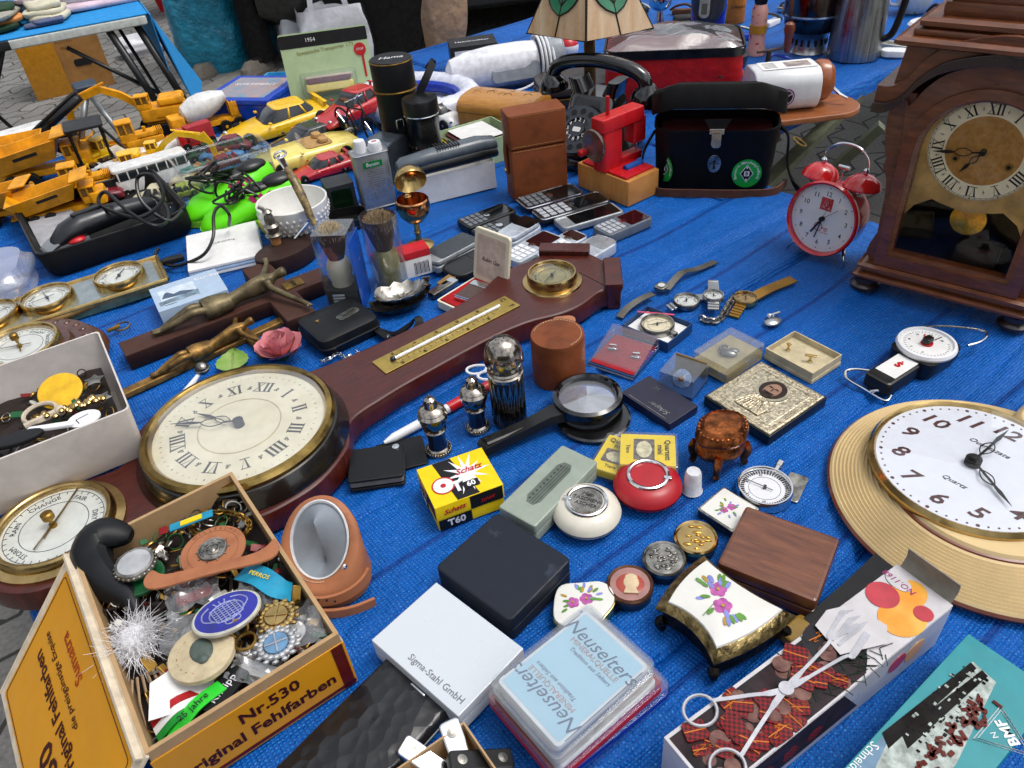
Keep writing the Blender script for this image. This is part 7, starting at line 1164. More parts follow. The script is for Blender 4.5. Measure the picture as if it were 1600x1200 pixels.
# porcelain lidded casket with brass
ABR=mat('antique brass relief','8c7a50',.3,.9,var=.4,vs=100,bump=.9,bs=170,dist=.0016);c_=[G(x,y,.032)for x,y in((1030,948),(1100,872),(1238,962),(1118,1032))];ce=sum(c_,Vector())/4;rz=math.atan2((c_[2]-c_[1]).y+(c_[3]-c_[0]).y,(c_[2]-c_[1]).x+(c_[3]-c_[0]).x);iv=Matrix.Rotation(-rz,4,'Z');q_=[iv@(v-ce)for v in c_]
t=T('porcelain_casket','brass casket with rose painted porcelain lid on black feet','casket',(ce.x,ce.y,0),rz)
def bow(q,bul,n=8):
    o=[]
    for i in range(4):
        a,b=Vector(q[i][:2]),Vector(q[(i+1)%4][:2]);d=b-a;nn=Vector((d.y,-d.x)).normalized()
        for j in range(n):s_=j/n;v=a.lerp(b,s_)-nn*bul[i]*4*s_*(1-s_)*-1;o.append((v.x,v.y))
    return o
bo=bow(q_,(-.004,.004,-.004,.008));rs_=lambda q,z:[(x*q,y*q,z)for x,y in bo];ring_=lambda e,z:[(x,y,z)for x,y in inset(bo,e)]
m=MB();m.loft([ring_(.004,.006),ring_(.001,.009),ring_(.003,.02),ring_(0,.0265)]);m.obj('lower_body',mat('blackened brass relief','2b2620',.35,.8,var=.4,vs=120,bump=.9,bs=170,dist=.0015),t);m=MB();m.loft([ring_(-.001,.027),ring_(-.0025,.031),ring_(.001,.035),ring_(.006,.038),ring_(.0075,.0385),rs_(.8,.0386)]);m.obj('lid',ABR,t);m=MB();m.loft([rs_(.86,.038),rs_(.84,.0397),rs_(.6,.0414),rs_(.3,.0419),rs_(.02,.042)]);m.at(0,.004,.042,0,0,-20);flowers(m,.026,0,12,24);m.K(2);m.tube([(0,-.005,0),(.008,-.022,0)],.0004,4);m.obj('porcelain_plaque',FLW,t)
for v in q_:m=MB();m.tube(cat([(v.x*.9,v.y*.88,.012),(v.x*1.0,v.y*.98,.008),(v.x*.93,v.y*.9,.0005)],4),[.005]*4+[.004]*5,8);m.obj('leg',mat('blackened brass relief','2b2620'),t)
# ============================================================ RIGHT: WATCHES AND BOXES
MESH=mat('silver mesh strap','9a958a',.3,.9,kind='check',vs=900,bump=.5,bs=900,col2='6f6a60');GM=mat('gold mesh strap','b98c42',.3,.9,kind='check',vs=900,bump=.5,bs=900,col2='8f6829')
def P3(*q):return[tuple(G(x,y,z))for x,y,z in q]
t=T('wrist_watch','slim ladies wrist watch with silver mesh strap stretched out','watch',(0,0,0),0,'wrist watches');O_=G(1033,455,0);t.location=O_
def loc_(pts):return[Vector(p)-O_ for p in pts]
m=MB();m.strip(cat(loc_(P3((968,496,.003),(980,482,.006),(1000,468,.009),(1020,459,.007))),5),.011,.0016);m.strip(cat(loc_(P3((1042,452,.007),(1055,436,.01),(1068,425,.01),(1090,420,.006),(1118,409,.004))),5),.011,.0016);m.obj('strap',MESH,t)
m=MB().at(0,0,.004,0,0,40);m.prism(rr(.02,.017,.006,5),0,.006,.0012);m.obj('case',SLV,t);m=MB();m.prism(circ(.005,20),.0102,.0106);m.obj('dial',SLD,t)
def watch(label,x,y,rz,r_,mt,sm,segs,z=.0):
    t=T('wrist_watch',label,'watch',at(x,y,z),rz,'wrist watches');dialset(t,0,0,.004,r_,h=.007,rim=mt,hands=((60,.6),(200,.45)),face=SLD if mt!=GOLD else mat('gold dial','b58f48',.3,.7),marks=12,nums=());m=MB();[m.rbox(.006,.012,.003,.001,.0005,.004,s*r_*1.05,0)for s in(-1,1)];m.obj('lugs',mt,t)
    for s,ln in zip((-1,1),segs):
        m=MB()
        for k in range(int(ln/.0052)):d_=r_*1.15+k*.0052;m.at(s*d_,0,max(.0,.005-.001*k));m.rbox(.0047,.0155-.0001*k,.0032,.001,.0006)
        m.obj('bracelet',sm,t)
watch('round silver wrist watch, left of three in the cluster',1072,478,rad(20),.0185,SLV,STEEL,(.014,.02));watch('square lugged steel wrist watch with link bracelet in the cluster middle',1114,470,rad(75),.0145,STEEL,STEEL,(.02,.04),.006)
watch('gold wrist watch with gold mesh strap',1164,474,rad(52),.0165,GOLD,GM,(.03,.0));m=MB();m.strip(cat(P3((1178,464,.006),(1196,454,.008),(1215,446,.006),(1240,436,.006)),5),.017,.0018);tag(m.obj('watch_strap',GM),'gold mesh strap end reaching right of the gold watch','strap')
chain('link_bracelet','heavy silver curb link bracelet around the steel watch',cat(P3((1098,498,.004),(1112,502,.004),(1126,497,.004),(1138,478,.006),(1146,466,.006),(1158,456,.004)),5),.0045,SLV,'bracelet',.36,step=1.3)
t=T('pendant','silver oval locket with small bail','pendant',at(1207,506),rad(20));m=MB();m.sph(0,0,.004,.013,.009,.004,20,8);m.obj('locket',STEEL,t);m=MB();m.torus(.004,.001,.006,.012,.004,14,6);m.rbox(.018,.004,.002,.001,.0005,.002,.014,.014);m.obj('bail',CHROME,t)
def opentray(t,w_,d_,h_,mt,inner=None,th=.0015):m=MB();m.tray(w_,d_,h_,th,.001,fl=h_*.45);m.obj('tray',mt,t);(inner and MB().rbox(w_*.93,d_*.92,.0008,.001,.0003,h_*.46).obj('lining',inner,t))
NAVY=mat('navy card','10142c',.4);loc,rz,w_,d_=rect((972,507),(1044,537),(1008,476),.014);t=T('watch_box','open navy box with pocket watch and pink band','box',loc,rz);opentray(t,w_,d_,.014,NAVY,PAPER);m=MB();m.strip([(-w_*.5,d_*.1,.016),(w_*.1,d_*.5,.016)],.003,.0006);m.obj('ribbon',mat('pink ribbon','c04a6a',.6),t)
t=T('pocket_watch','cream faced pocket watch in the open navy box','pocket watch',(loc[0],loc[1],.0075),rz-rad(15));dialset(t,0,0,0,.023,h=.009,rim=SLV,hands=((70,.7),(250,.6)),face=mat('cream enamel dial','cfc4a4',.3,var=.03),marks=60,nums=('12','3','6','9'));m=MB().at(.024,.004,.004,0,90);m.lathe([(.003,0),(.0045,.003),(.0045,.007),(.003,.008)],14);m.obj('crown',SLV,t)
loc,rz,w_,d_=rect((918,566),(990,590),(965,522),.006);t=T('cufflink_case','clear lidded case with dark red lining','case',loc,rz);m=MB();m.rbox(w_,d_,.006,.001,.0005);m.obj('base',NAVY,t);m=MB();m.rbox(w_*.93,d_*.93,.0012,.001,.0003,.006);m.obj('lining',mat('crimson lining','96101e',.8),t)
m=MB().at(0,0,.0064);m.tray(w_,d_,.02,.001,.001);M_=TR(0,d_/2,.008,18)@TR(0,-d_/2,.019,180);m2=MB();m2.M=M_;m2.tray(w_,d_,.017,.001,.001);m2.obj('clear_lid',CLR,t)
for k,(x,y)in enumerate(((-.017,0),(.017,-.002))):c2=Vector(loc)+Matrix.Rotation(rz,3,'Z')@Vector((x,y,0));t=T('cufflink','silver cufflink in the dark red lined case, %s'%('left one' if k==0 else 'right one'),'cufflink',(c2.x,c2.y,.0074),rz+.4,'silver cufflinks');m=MB();m.sph(0,0,.0022,.007,.0025,.002,14,6);m.tube([(0,0,.002),(.001,0,.008)],.0011,6);m.rbox(.009,.003,.0016,.0008,.0004,.0075,.001);m.obj('link',CHROME,t)
loc,rz,w_,d_=rect((1020,610),(1082,632),(1066,575),.001);t=T('ring_case','clear cube case with a porcelain rosette inside','case',loc,rz);w_,d_=min(w_,.045),min(d_,.045);m=MB();m.rbox(w_,d_,.004,.001,.0005);m.K(1).rbox(w_*.9,.002,.024,.0005,.0002,.005,0,d_*.42);m.obj('base',[NAVY,mat('gold foil card','8a6d38',.35,.6)],t);m=MB().at(0,0,.028,180);m.tray(w_,d_,.024,.001,.001);m.obj('clear_lid',CLR,t);m=MB().at(0,-.003,.012,60);m.lathe([(.011,0),(.012,.002),(.008,.004),(.001,.005)],16);m.K(1).sph(0,0,.005,.004,.004,.002);m.obj('rosette',[mat('blue white porcelain','b7c0cf',.3,col2='6c8bb5',vs=300,lo=.55,hi=.6),mat('amber spot','8f5a24',.3)],t)
loc,rz,w_,d_=rect((1084,556),(1136,584),(1118,508),.016);t=T('figure_case','clear case with small silver swan figure on cream card','case',loc,rz);m=MB();m.rbox(w_,d_,.013,.002,.0008);m.obj('base',mat('cream gold card','a8966a',.5),t);m=MB().at(0,0,.024,180);m.tray(w_*1.03,d_*1.03,.018,.001,.002);m.obj('clear_lid',CLR,t)
m=MB().at(0,0,.0132,0,0,30);m.sph(0,-.002,.003,.011,.006,.004,16,8);m.tube(cat([(-.008,-.001,.004),(-.011,.006,.004),(-.007,.012,.004),(-.003,.01,.004)],5),[.0025]*8+[.0016]*8,8);m.sph(.006,.003,.005,.007,.004,.002,12,6);m.obj('swan',SLV,t)
loc,rz,w_,d_=rect((970,614),(1046,664),(1012,586),.01);t=T('jewel_box','flat navy box with silver script lettering','box',loc,rz);m=MB();m.rbox(w_,min(d_,.05),.011,.001,.0006);m.K(1).at(.012,-.012,.0112).text('Schaper',.0095,0,0,0,180,.35);m.K(1).at(-.015,.012,0).text('ST',.008,0,0,.0112,180);[m.at().line((x0,-.02),(x1,-.02),.0006,.0112)for x0,x1 in((-.03,.03),)];m.obj('carton',[mat('navy purple card','17162f',.35),SLV],t)
loc,rz,w_,d_=rect((1196,546),(1270,586),(1226,511),.014);t=T('cufflink_box','small cream card box with gold cufflinks','box',loc,rz);CRD=mat('cream card','bfb291',.6);m=MB();m.rbox(w_*1.02,d_*1.02,.006,.001,.0005);m.obj('lower_tray',CRD,t);m=MB();m.tray(w_,d_,.016,.0015,.001,fl=.008);m.obj('tray',CRD,t)
for k,x in enumerate((-.02,.012)):c2=Vector(loc)+Matrix.Rotation(rz,3,'Z')@Vector((x,-.002,0));t=T('cufflink','gold cufflink in the cream card box, %s'%('left one' if k==0 else 'right one'),'cufflink',(c2.x,c2.y,.0086),rz+.6*k,'gold cufflinks');m=MB();m.lathe([(.003,0),(.002,.001),(.0012,.003),(.0012,.0075)],12);m.rbox(.014 if k else .006,.004,.002,.001,.0005,.0075);m.obj('link',GOLD,t)
# icon
loc,rz,w_,d_=rect((1100,620),(1202,684),(1160,549),.012);t=T('icon','silver relief icon of a haloed bearded figure on black board','icon',loc,rz);m=MB();m.rbox(w_,d_,.013,.001,.0006);m.obj('board',mat('black lacquer board','0f0e10',.3),t)
ICS=mat('embossed silver gilt','cfc4aa',.33,.7,var=.3,vs=260,bump=.9,bs=330,dist=.0012);m=MB();m.rbox(w_*.96,d_*.96,.001,.001,.0003,.0132);m.at(0,0,.0142,0,0,0);rnd=random.Random(11)
for e_ in(.48,.38):m.tube([(x,y,0)for x,y in rr(w_*2*e_*.97,d_*2*e_*.97,.001,1)],.0008,5,True)
for k in range(44):
    for(x,y)in((-w_*.43,-d_*.42+d_*.84*k/43),(w_*.43,-d_*.42+d_*.84*k/43)):m.sph(x,y,0,.0018,.0011,.001,6,4)
    for(x,y)in((-w_*.42+w_*.84*k/43,-d_*.43),(-w_*.42+w_*.84*k/43,d_*.43)):m.sph(x,y,0,.0011,.0018,.001,6,4)
m.at(0,0,.0142,0,0,0);[m.torus(r_,.0007,w_*0,d_*.12,0,32,5)for r_ in(.012,.0145,.017,.021)];m.prism([(-.017,-.034),(.017,-.034),(.019,-.02),(.011,-.004),(-.011,-.004),(-.019,-.02)],0,.002,.001);[m.tube(cat([(-.016+.004*k,-.034,.0022),(-.012+.003*k,-.02,.0028),(-.006+.0015*k,-.006,.0022)],4),.0006,5)for k in range(9)];m.sph(.009,-.012,.002,.003,.006,.002);o=m.obj('silver_cover',ICS,t)
m=MB().at(0,d_*.12,.0146);m.M=m.M@Matrix.Scale(1.8,4);m.prism(circ(.0105,28),0,.0003);m.K(1).prism(circ(.0085,24,0,.001,ry=.0095),.0003,.0006);m.K(2).prism(circ(.0052,20,0,0,ry=.0072),.0006,.0009);m.K(1).prism([(-.004,-.003),(.004,-.003),(.0025,-.0085),(0,-.01),(-.0025,-.0085)],.0009,.0011);m.line((-.0035,.002),(-.001,.002),.0007,.0011);m.line((.001,.002),(.0035,.002),.0007,.0011);m.line((0,.002),(.0003,-.0015),.0006,.0011);m.line((-.0015,-.0045),(.0015,-.0045),.0006,.0013);m.obj('painted_face',[mat('halo grey','9c9684',.5),mat('dark brown paint','2a1c18',.6),mat('icon flesh','8f6f5c',.6),INK],t)
# luggage scale
p=G(1448,537,.028);t=T('luggage_scale','black luggage scale with round white dial and wire handles','scale',(p.x,p.y,0),ang((1360,602),(1450,545)));m=MB();m.loft([[(x*L_,y*q,z)for x,y in rr(1,1,.2,4)for L_ in(.066,)]for z,q in((0,.05),(.012,.058),(.024,.058))]);m.rbox(.08,.034,.019,.006,.003,.002,-.052);m.obj('body',BLK,t)
m=MB().at(0,0,.024);m.lathe([(.033,0),(.034,.003),(.0325,.0065),(.0295,.007),(.0285,.004)],48,False,False);m.obj('rim',WHITE,t);m=MB().at(0,0,.024);m.cyl(.0288,.002,.004,40);m.K(1);[m.line((.023*cos(a_),.023*sin(a_)),(.0255*cos(a_),.0255*sin(a_)),.0003,.0042)for a_ in[rad(9*k)for k in range(36)]];[m.text(str(5*k),.004,.0195*cos(rad(200-45*k)),.0195*sin(rad(200-45*k)),.0042,110-45*k)for k in range(6)];m.obj('dial',[PAPER,INK],t)
m=MB().at(0,0,.028);m.cyl(.007,0,.002,20);m.K(1).rbox(.012,.009,.007,.002,.001,.002);m.line((0,0),(.024,-.004),.0008,.001);m.K(0).line((0,.003),(.014,.012),.0016,.001);m.obj('pointer',[RED,BLK],t)
m=MB().at(-.052,0,.0212);m.rbox(.05,.026,.0008,.001,.0002);m.K(1);m.text('S',.014,0,0,.001,-90,bold=.06);m.prism(circ(.0012,10,.008,0),.001,.0012);m.obj('label',[PAPER,RED],t)
iv=Matrix.Rotation(-t.rotation_euler.z,3,'Z');Q=lambda pts:[iv@(G(*v)-Vector((p.x,p.y,0)))for v in pts];m=MB();m.tube(cat(Q([(1440,511,.018),(1480,510,.02),(1532,516,.018),(1542,524,.018),(1532,534,.018),(1512,540,.018)]),5),.0016,8);m.obj('wire_handle',CHROME,t);m=MB();m.tube(cat(Q([(1364,580,.014),(1338,577,.012),(1322,580,.01),(1324,592,.006),(1350,608,.004),(1382,626,.004),(1392,618,.006)]),5),.0016,8);m.obj('wire_hook',CHROME,t);m=MB();m.tube(Q([(1360,612,.006),(1400,606,.008)]),.002,8);m.obj('hook_pin',CHROME,t)
# ceramic wall clock
SZ=.02;c_=G(1528,724,.032);cb=Vector((c_.x,c_.y,0));R1=(G(1268,745,.008)-G(1540,775,.008)).length;pc=G(1540,775,.008);R1=.5*(R1+(G(1500,933,.002)-pc).length);t=T('ceramic_wall_clock','round beige ridged ceramic wall clock with brass rim and decorative numerals','clock',(pc.x,pc.y,0),ang((1515,715),(1568,665))-PI/2)
CER=mat('beige ceramic','c6ae80',.45,var=.1,vs=8,coat=.2,bump=.1);BRN=mat('burnt brown glaze','6b2f16',.35,coat=.4);pr=[(R1*.94,0),(R1*.98,.002),(R1,.008)];m=MB().K(1).lathe(pr+[(R1*.985,.0105)],96,True,False);m.K(0);q2=[(R1*.985,.0105)]
for k in range(13):r0=R1*(.97-.024*k);q2+=[(r0,.0125+.0009*k),(r0-R1*.012,.0112+.0009*k)]
q2+=[(R1*.655,.023)];m.lathe(q2,96,False,False);m.K(1).lathe([(R1*.655,.023),(R1*.65,.0245),(R1*.635,.025)],96,False,False);m.K(0).lathe([(R1*.635,.025),(R1*.62,.028),(R1*.3,.028)],96,False,True)
m.obj('plate',[CER,BRN],t,smooth=25);m=MB();m.loft([[(x*q,R1*.93+y*q,z)for x,y in rr(.07,.08,.03,6)]for z,q in((0,.9),(.01,1),(.022,.95),(.026,.8))]);m.torus(.018,.008,0,R1*1.12,.014,28,8);m.obj('hanger',CER,t,smooth=60)
iv=Matrix.Rotation(-t.rotation_euler.z,4,'Z');dl=iv@(G(1520,722,.034)-Vector((pc.x,pc.y,0)));Rd=(G(1362,712,.03)-G(1520,722,.034)).length*1.0;DX,DY=dl.x,dl.y
m=MB().at(DX,DY,.02);m.lathe([(Rd*1.0,0),(Rd*1.03,.006),(Rd*1.03,.011),(Rd*.995,.016),(Rd*.97,.0145),(Rd*.95,.011)],80,False,False);b=m.obj('bezel',BRASS,t)
m=MB().at(DX,DY,.0305);m.cyl(Rd*.96,0,.001,72);m.K(1)
for k in range(12):a_=rad(90-30*k);m.text(str(k or 12),.023,Rd*.72*cos(a_),Rd*.72*sin(a_),.0012,0,.25,bold=.018,sx=1.15)
for k in range(60):a_=rad(6*k);m.prism(circ(.0011 if k%5 else .0019,8,Rd*.9*cos(a_),Rd*.9*sin(a_)),.001,.0012)
m.K(2).text('Ouarzazate',.0085,0,Rd*.36,.0012,0,.4);m.text('Quartz',.008,0,-Rd*.38,.0012,0,.4);m.obj('dial',[mat('cool white dial','c9cdd6',.35,bump=0,var=.02),mat('plum numerals','4a2c2c',.4),INK],b)
m=MB().at(DX,DY,.032);hand(m,90-362,Rd*.72,.005);hand(m,90-122,Rd*.66,.0035)
for a_,L_ in((88,Rd*.72),(-32,Rd*.66)):m.line((0,0),(L_*.6*cos(rad(a_)),L_*.6*sin(rad(a_))),.0022,.0036,.001)
m.cyl(.0075,0,.007,24);m.lathe([(.006,.007),(.004,.010),(.001,.0105)],20);m.obj('hand',INK,b);m=MB().at(DX,DY,.02);m.lathe([(Rd*.98,.0155),(Rd*.6,.0195),(.001,.0215)],64,False,True);m.obj('glass',GLS,b)
# ============================================================ FRONT LEFT: CARTON AND CIGAR BOX
def Tz(o,x,y,z):return Matrix.Rotation(-o.rotation_euler.z,3,'Z')@(G(x,y,z)-Vector((o.location.x,o.location.y,0)))
def trinkets(name,label,loc,rz,w_,d_,z0,amp,seed,n=150):
    rnd=random.Random(seed);m=MB();ms=[mat('trinket dark','241b16',.5),mat('trinket brass','a8823c',.3,.9),mat('trinket silver','a5a29a',.3,.9),mat('trinket white','b5b2a8',.5),mat('trinket green','1d5a30',.4),mat('trinket red','7c1c20',.4)]
    vs_=[((i/14-.5)*w_,(j/14-.5)*d_,z0+amp*NZ.noise(Vector((i*.5,j*.5,seed))))for i in range(15)for j in range(15)];m.add(vs_,[(i*15+j,i*15+j+1,i*15+j+16,i*15+j+15)for i in range(14)for j in range(14)])
    for k in range(n):
        x,y=rnd.uniform(-.47,.47)*w_,rnd.uniform(-.47,.47)*d_;z=z0+amp*.6+rnd.uniform(-.002,.006);m.at(x,y,z,rnd.uniform(-40,40),rnd.uniform(-40,40),rnd.uniform(0,360));m.K(rnd.choice((0,0,0,1,1,2,2,3,4,5)));q=rnd.random()
        if q<.35:m.torus(rnd.uniform(.003,.008),.0007,n=14,k=4)
        elif q<.7:m.rbox(rnd.uniform(.006,.02),rnd.uniform(.003,.009),.0015,.001,.0004)
        else:m.sph(0,0,0,rnd.uniform(.002,.006),rnd.uniform(.002,.004),.002,8,5)
    return tag(m.obj(name,ms,loc=loc,rz=rz),label,'trinkets',kind='stuff')
WCB=mat('white box board','c4bdb8',.55,var=.05,bump=.15,bs=60);p0,p1,p2=G(204,640,.1),G(0,720,.1),G(115,547,.1);u=(p0-p1).normalized();n=Vector((-u.y,u.x,0));dd=(p2-p0).dot(n);c_=p0-u*.12+n*dd/2;rz=math.atan2(u.y,u.x)
t=T('white_carton','open white shoe box board carton of key rings at the left edge','carton',(c_.x,c_.y,.0315),rz);m=MB();o_,i_=[],[]
for z,q in((0,.9),(.02,.97),(.07,1)):o_.append([(x*q,y*q,z+(.012*(y>0)if z==.07 else 0))for x,y in rr(.24,dd,.006,4)]);i_.append([(x*q*.985,y*q*.97,max(z,.003)+(.012*(y>0)if z==.07 else 0))for x,y in rr(.24,dd,.006,4)])
m.loft(o_+i_[::-1]);m.obj('wall',WCB,t,smooth=40);trinkets('trinkets','tangle of small key rings and charms filling the white carton',(c_.x,c_.y,.0315),rz,.21,dd*.86,.04,.008,5,130)
def bit(name,label,cat_,x,y,z,rz,fn,mats,grp=None,tilt=(0,0),sc=1):
    m=MB();fn(m);p=G(x,y,z);o=m.obj(name,mats,mtx=Matrix.Translation(p)@TR(0,0,0,tilt[0],tilt[1],rz,sc));return tag(o,label,cat_,grp)
bit('key_tag','round yellow plastic tag in the white carton','tag',95,612,.088,20,lambda m:m.cyl(.024,0,.003,40,e=.001),mat('yellow tag','d6a80c',.35),tilt=(22,0))
bit('brooch','knobbly gold leaf brooch below the yellow tag','brooch',112,636,.09,25,lambda m:[m.sph(-.03+.0025*k,.003*sin(k*2.2),.002*sin(k),.0035,.0045,.003,8,5)for k in range(26)],GOLD)
bit('key_tag','white printed tag at the right of the white carton','tag',132,655,.09,15,lambda m:(m.prism(circ(.017,24,ry=.014),0,.0015),m.K(1),m.line((-.008,0),(.004,.006),.001,.0016),m.line((-.008,0),(-.004,-.008),.001,.0016)),[WHITE,INK])
bit('horn_ring','pale ring and bone shaped charm left of the gold brooch','charm',62,650,.088,20,lambda m:(m.torus(.017,.0025,0,.006,0,26,6),m.tube([(-.014,-.012,0),(.02,-.004,.002)],.004),m.sph(.022,-.004,.002,.006)),mat('bone','b8ab98',.4))
bit('knife_charm','white pocket knife charm in the middle of the white carton','charm',82,670,.09,5,lambda m:m.prism(rr(.05,.008,.0038,4),0,.005,.0015),WHITE)
bit('shoe_charm','black flat leather charm at the left of the white carton','charm',28,690,.092,20,lambda m:m.prism(circ(.027,24,ry=.011),0,.006,.002),LEA)
for k,(x,y,lb_)in enumerate(((148,600,'grey star shaped charm at the back right of the white carton'),(160,628,'grey scalloped metal charm at the right of the white carton'))):bit('charm',lb_,'charm',x,y-5,.085,k*40,lambda m:m.prism([((.012 if j%2 else .007)*cos(j*PI/5),(.012 if j%2 else .007)*sin(j*PI/5))for j in range(10)],0,.002,.0006),SLV)
# cigar box
hb=.07;A_,B_,C_,D_=(G(x,y,hb)for x,y in((105,868),(350,742),(545,985),(236,1170)));ce=(A_+B_+C_+D_)/4;ux=((C_-D_)+(B_-A_)).normalized();rz=math.atan2(ux.y,ux.x);wB=((C_-D_).length+(B_-A_).length)/2;dB=((A_-D_).length+(B_-C_).length)/2;CGI=mat('tan box board','a98a64',.6,var=.06);CGY=mat('orange yellow label','d08f10',.4,var=.05,vs=8,coat=.2);MRN=mat('maroon border','5a1410',.4);CGP=mat('cream paper edge','cdbfa8',.6)
t=T('cigar_box','open orange cigar box full of badges with its lid hanging down','box',(ce.x,ce.y,.001),rz);m=MB();m.tray(wB,dB,hb,.0035,.001);m.obj('tray',CGI,t,smooth=0)
m=MB().at(0,-dB/2,0,90);m.K(0).rbox(wB+.002,hb*.84,.001,.001,.0003,0,0,hb*.42);m.K(1).rbox(.01,hb*.83,.0004,.0005,.0001,.001,wB/2-.006,hb*.42);m.rbox(wB,.004,.0004,.0005,.0001,.001,0,.004);m.K(2).text('Nr.530',.0175,.01,hb*.62,.0012,0,0,bold=.025);m.text('Original Fehlfarben',.0175,-.005,hb*.32,.0012,0,0,bold=.025);m.obj('front_label',[CGY,MRN,mat('dark maroon ink','3c0c10',.5)],t)
m=MB();m.rbox(.001,dB,hb*.84,.0005,.0003,0,wB/2+.0006);m.obj('side_label',CGP,t)
Ll,dz=.165,-.119;hh=math.sqrt(Ll*Ll-dz*dz);ey=Vector((-hh,0,dz)).normalized();ex=Vector((0,1,0));M_=Matrix((ex,ey,ex.cross(ey))).transposed().to_4x4();M_.translation=(-wB/2-.001,0,hb)
m=MB();m.M=M_;m.rbox(dB+.004,Ll,.003,.001,.0004,-.004,0,Ll/2);m.K(1).rbox(dB*.93,Ll*.86,.0006,.003,.0002,-.001,.0,Ll*.52);m.K(2);m.tube([(x,y+Ll*.52,-.0002)for x,y in rr(dB*.9,Ll*.82,.004,3)],.0004,4,True)
for tx,s_,x,y,b_,sh in(('Nr.530',.034,-.045,.115,.02,0),('Original Fehlfarben',.0195,.012,.088,.015,0),('die preisgünstige Exquise',.0115,.03,.067,0,.35),('Sumatra',.0175,.03,.044,.01,0)):m.K(3 if tx=='Sumatra' else 2).text(tx,s_,x,y,0,0,sh,bold=b_)
m.K(3).ring(.013,.0145,0,.0002,30,-dB*.38,Ll*.45);m.obj('lid',[CGP,CGY,mat('dark maroon ink','3c0c10',.5),mat('rust ink','9c3a10',.5)],t);m=MB();m.M=M_;m.rbox(dB,.003,.007,.0005,.0003,-.002,0,.004);m.rbox(.003,Ll,.012,.0005,.0003,-.012,dB/2,Ll/2);m.obj('lid_edge',CGP,t)
trinkets('trinkets','heap of small chains, pins and coins filling the orange cigar box',(ce.x,ce.y,.001),rz,wB*.95,dB*.95,.04,.011,8,520)
def CBx(x,y,z=.056):return G(x,y,z)
bit('shoe_horn','black curved leather piece at the left of the cigar box','leather piece',175,880,.052,0,lambda m:m.tube(cat([tuple(G(x,y,z)-G(175,880,.052))for x,y,z in((205,838,.066),(160,836,.07),(142,870,.062),(160,905,.058),(200,935,.054),(215,965,.05))],6),[.001+.0155*math.sin(PI*min(1,(k+1)/32)**.7)for k in range(31)],12,fx=1.25),LEA)
bit('bottle_opener','crown cap shaped opener with grey face','bottle opener',214,886,.066,0,lambda m:(m.lathe([(.017,0),(.0185,.004),(.017,.007),(.0145,.0075),(.0145,.0065),(.001,.0062)],44),[m.sph(.0178*cos(2*PI*k/24),.0178*sin(2*PI*k/24),.004,.0019,n=6,k=4)for k in range(24)],m.K(1).cyl(.0145,.0066,.0072,32)),[SLV,mat('pale grey enamel','a3a5a8',.4)])
bit('opener_back','dark green plastic disc under the crown cap opener','disc',222,905,.056,0,lambda m:m.cyl(.021,0,.004,30,e=.001),mat('dark green plastic','0c4a26',.35))
SAL=mat('salmon leather','9c6444',.6,bump=.35,bs=450,col2='7d4a30',vs=26,lo=.25,hi=.5)
def disc(m):
    m.cyl(.035,0,.003,48,e=.001);m.K(1).ring(.027,.0275,.003);[m.text(ch,.0055,.0305*cos(rad(130-11*k)),.0305*sin(rad(130-11*k)),.0031,40-11*k)for k,ch in enumerate('WILLEKUMU')];m.K(2).cyl(.0145,.003,.0045,32);m.torus(.0145,.0014,0,0,.0045,32,6);m.torus(.007,.0008,0,0,.005,20,5);[m.rbox(.014,.001,.0012,.0003,.0002,.0045)or 0 for _ in(0,)];[m.prism([(.014*cos(a_-.12),.014*sin(a_-.12)),(.0185*cos(a_),.0185*sin(a_)),(.014*cos(a_+.12),.014*sin(a_+.12))],.003,.0044)for a_ in[k*PI/5 for k in range(10)]];[m.sph(.0105*cos(a_),.0105*sin(a_),.0046,.0022,.0016,.0012,6,4)for a_ in[k*PI/4 for k in range(8)]];m.sph(0,0,.0046,.004,.005,.002,10,5)
bit('leather_badge','salmon leather disc with toothed silver emblem','badge',334,862,.064,12,disc,[SAL,mat('stamped brown','7a4a30',.6),SLV],sc=.84)
bit('leather_strip','curved salmon leather strip below the leather disc','strip',335,893,.074,8,lambda m:m.prism(inset([(p[0],p[1])for p in cat([(-.055,.014),(-.06,.002),(-.048,-.008),(0,-.004),(.045,-.002),(.056,.008),(.052,.022),(.044,.014),(.03,.009),(0,.008),(-.035,.006),(-.046,.008)],4,True)],0),0,.003,.0008),SAL)
def lion(m):
    m.lathe([(.034,0),(.0355,.002),(.0355,.005),(.034,.0062),(.031,.006)],56,ry=.8);m.K(1).prism(circ(.0325,48,ry=.0258),.0055,.0062);m.K(2);z=.0064
    for k in range(-3,4):m.line((-.014,k*.0035),(.014,k*.0035),.0009,z);m.line((k*.0045,-.0105),(k*.0045,.0105),.0009,z+.0001)
    m.tube([(x,y,z)for x,y in circ(.0175,30,ry=.0135)],.0008,4,True);[m.tube(cat([(s*.016,-.006,z),(s*.024,.002,z),(s*.021,.012,z),(s*.012,.017,z)],4),.0008,4)for s in(-1,1)];[m.tube([(.0+s*.004,.013,z),(s*.006,.019,z)],.0008,4)for s in(-1,0,1)];m.torus(.004,.0007,.004,-.015,z,12,4);m.torus(.004,.0007,-.004,-.015,z,12,4)
bit('blue_medal','oval cobalt blue ceramic medal with ribbed crest','medal',356,962,.074,40,lion,[mat('pale glaze rim','b5b4a8',.3,coat=.4),mat('cobalt glaze','141a8c',.15,coat=.6,var=.2),mat('grey blue lines','8a92b8',.4)],tilt=(-6,8),sc=.8)
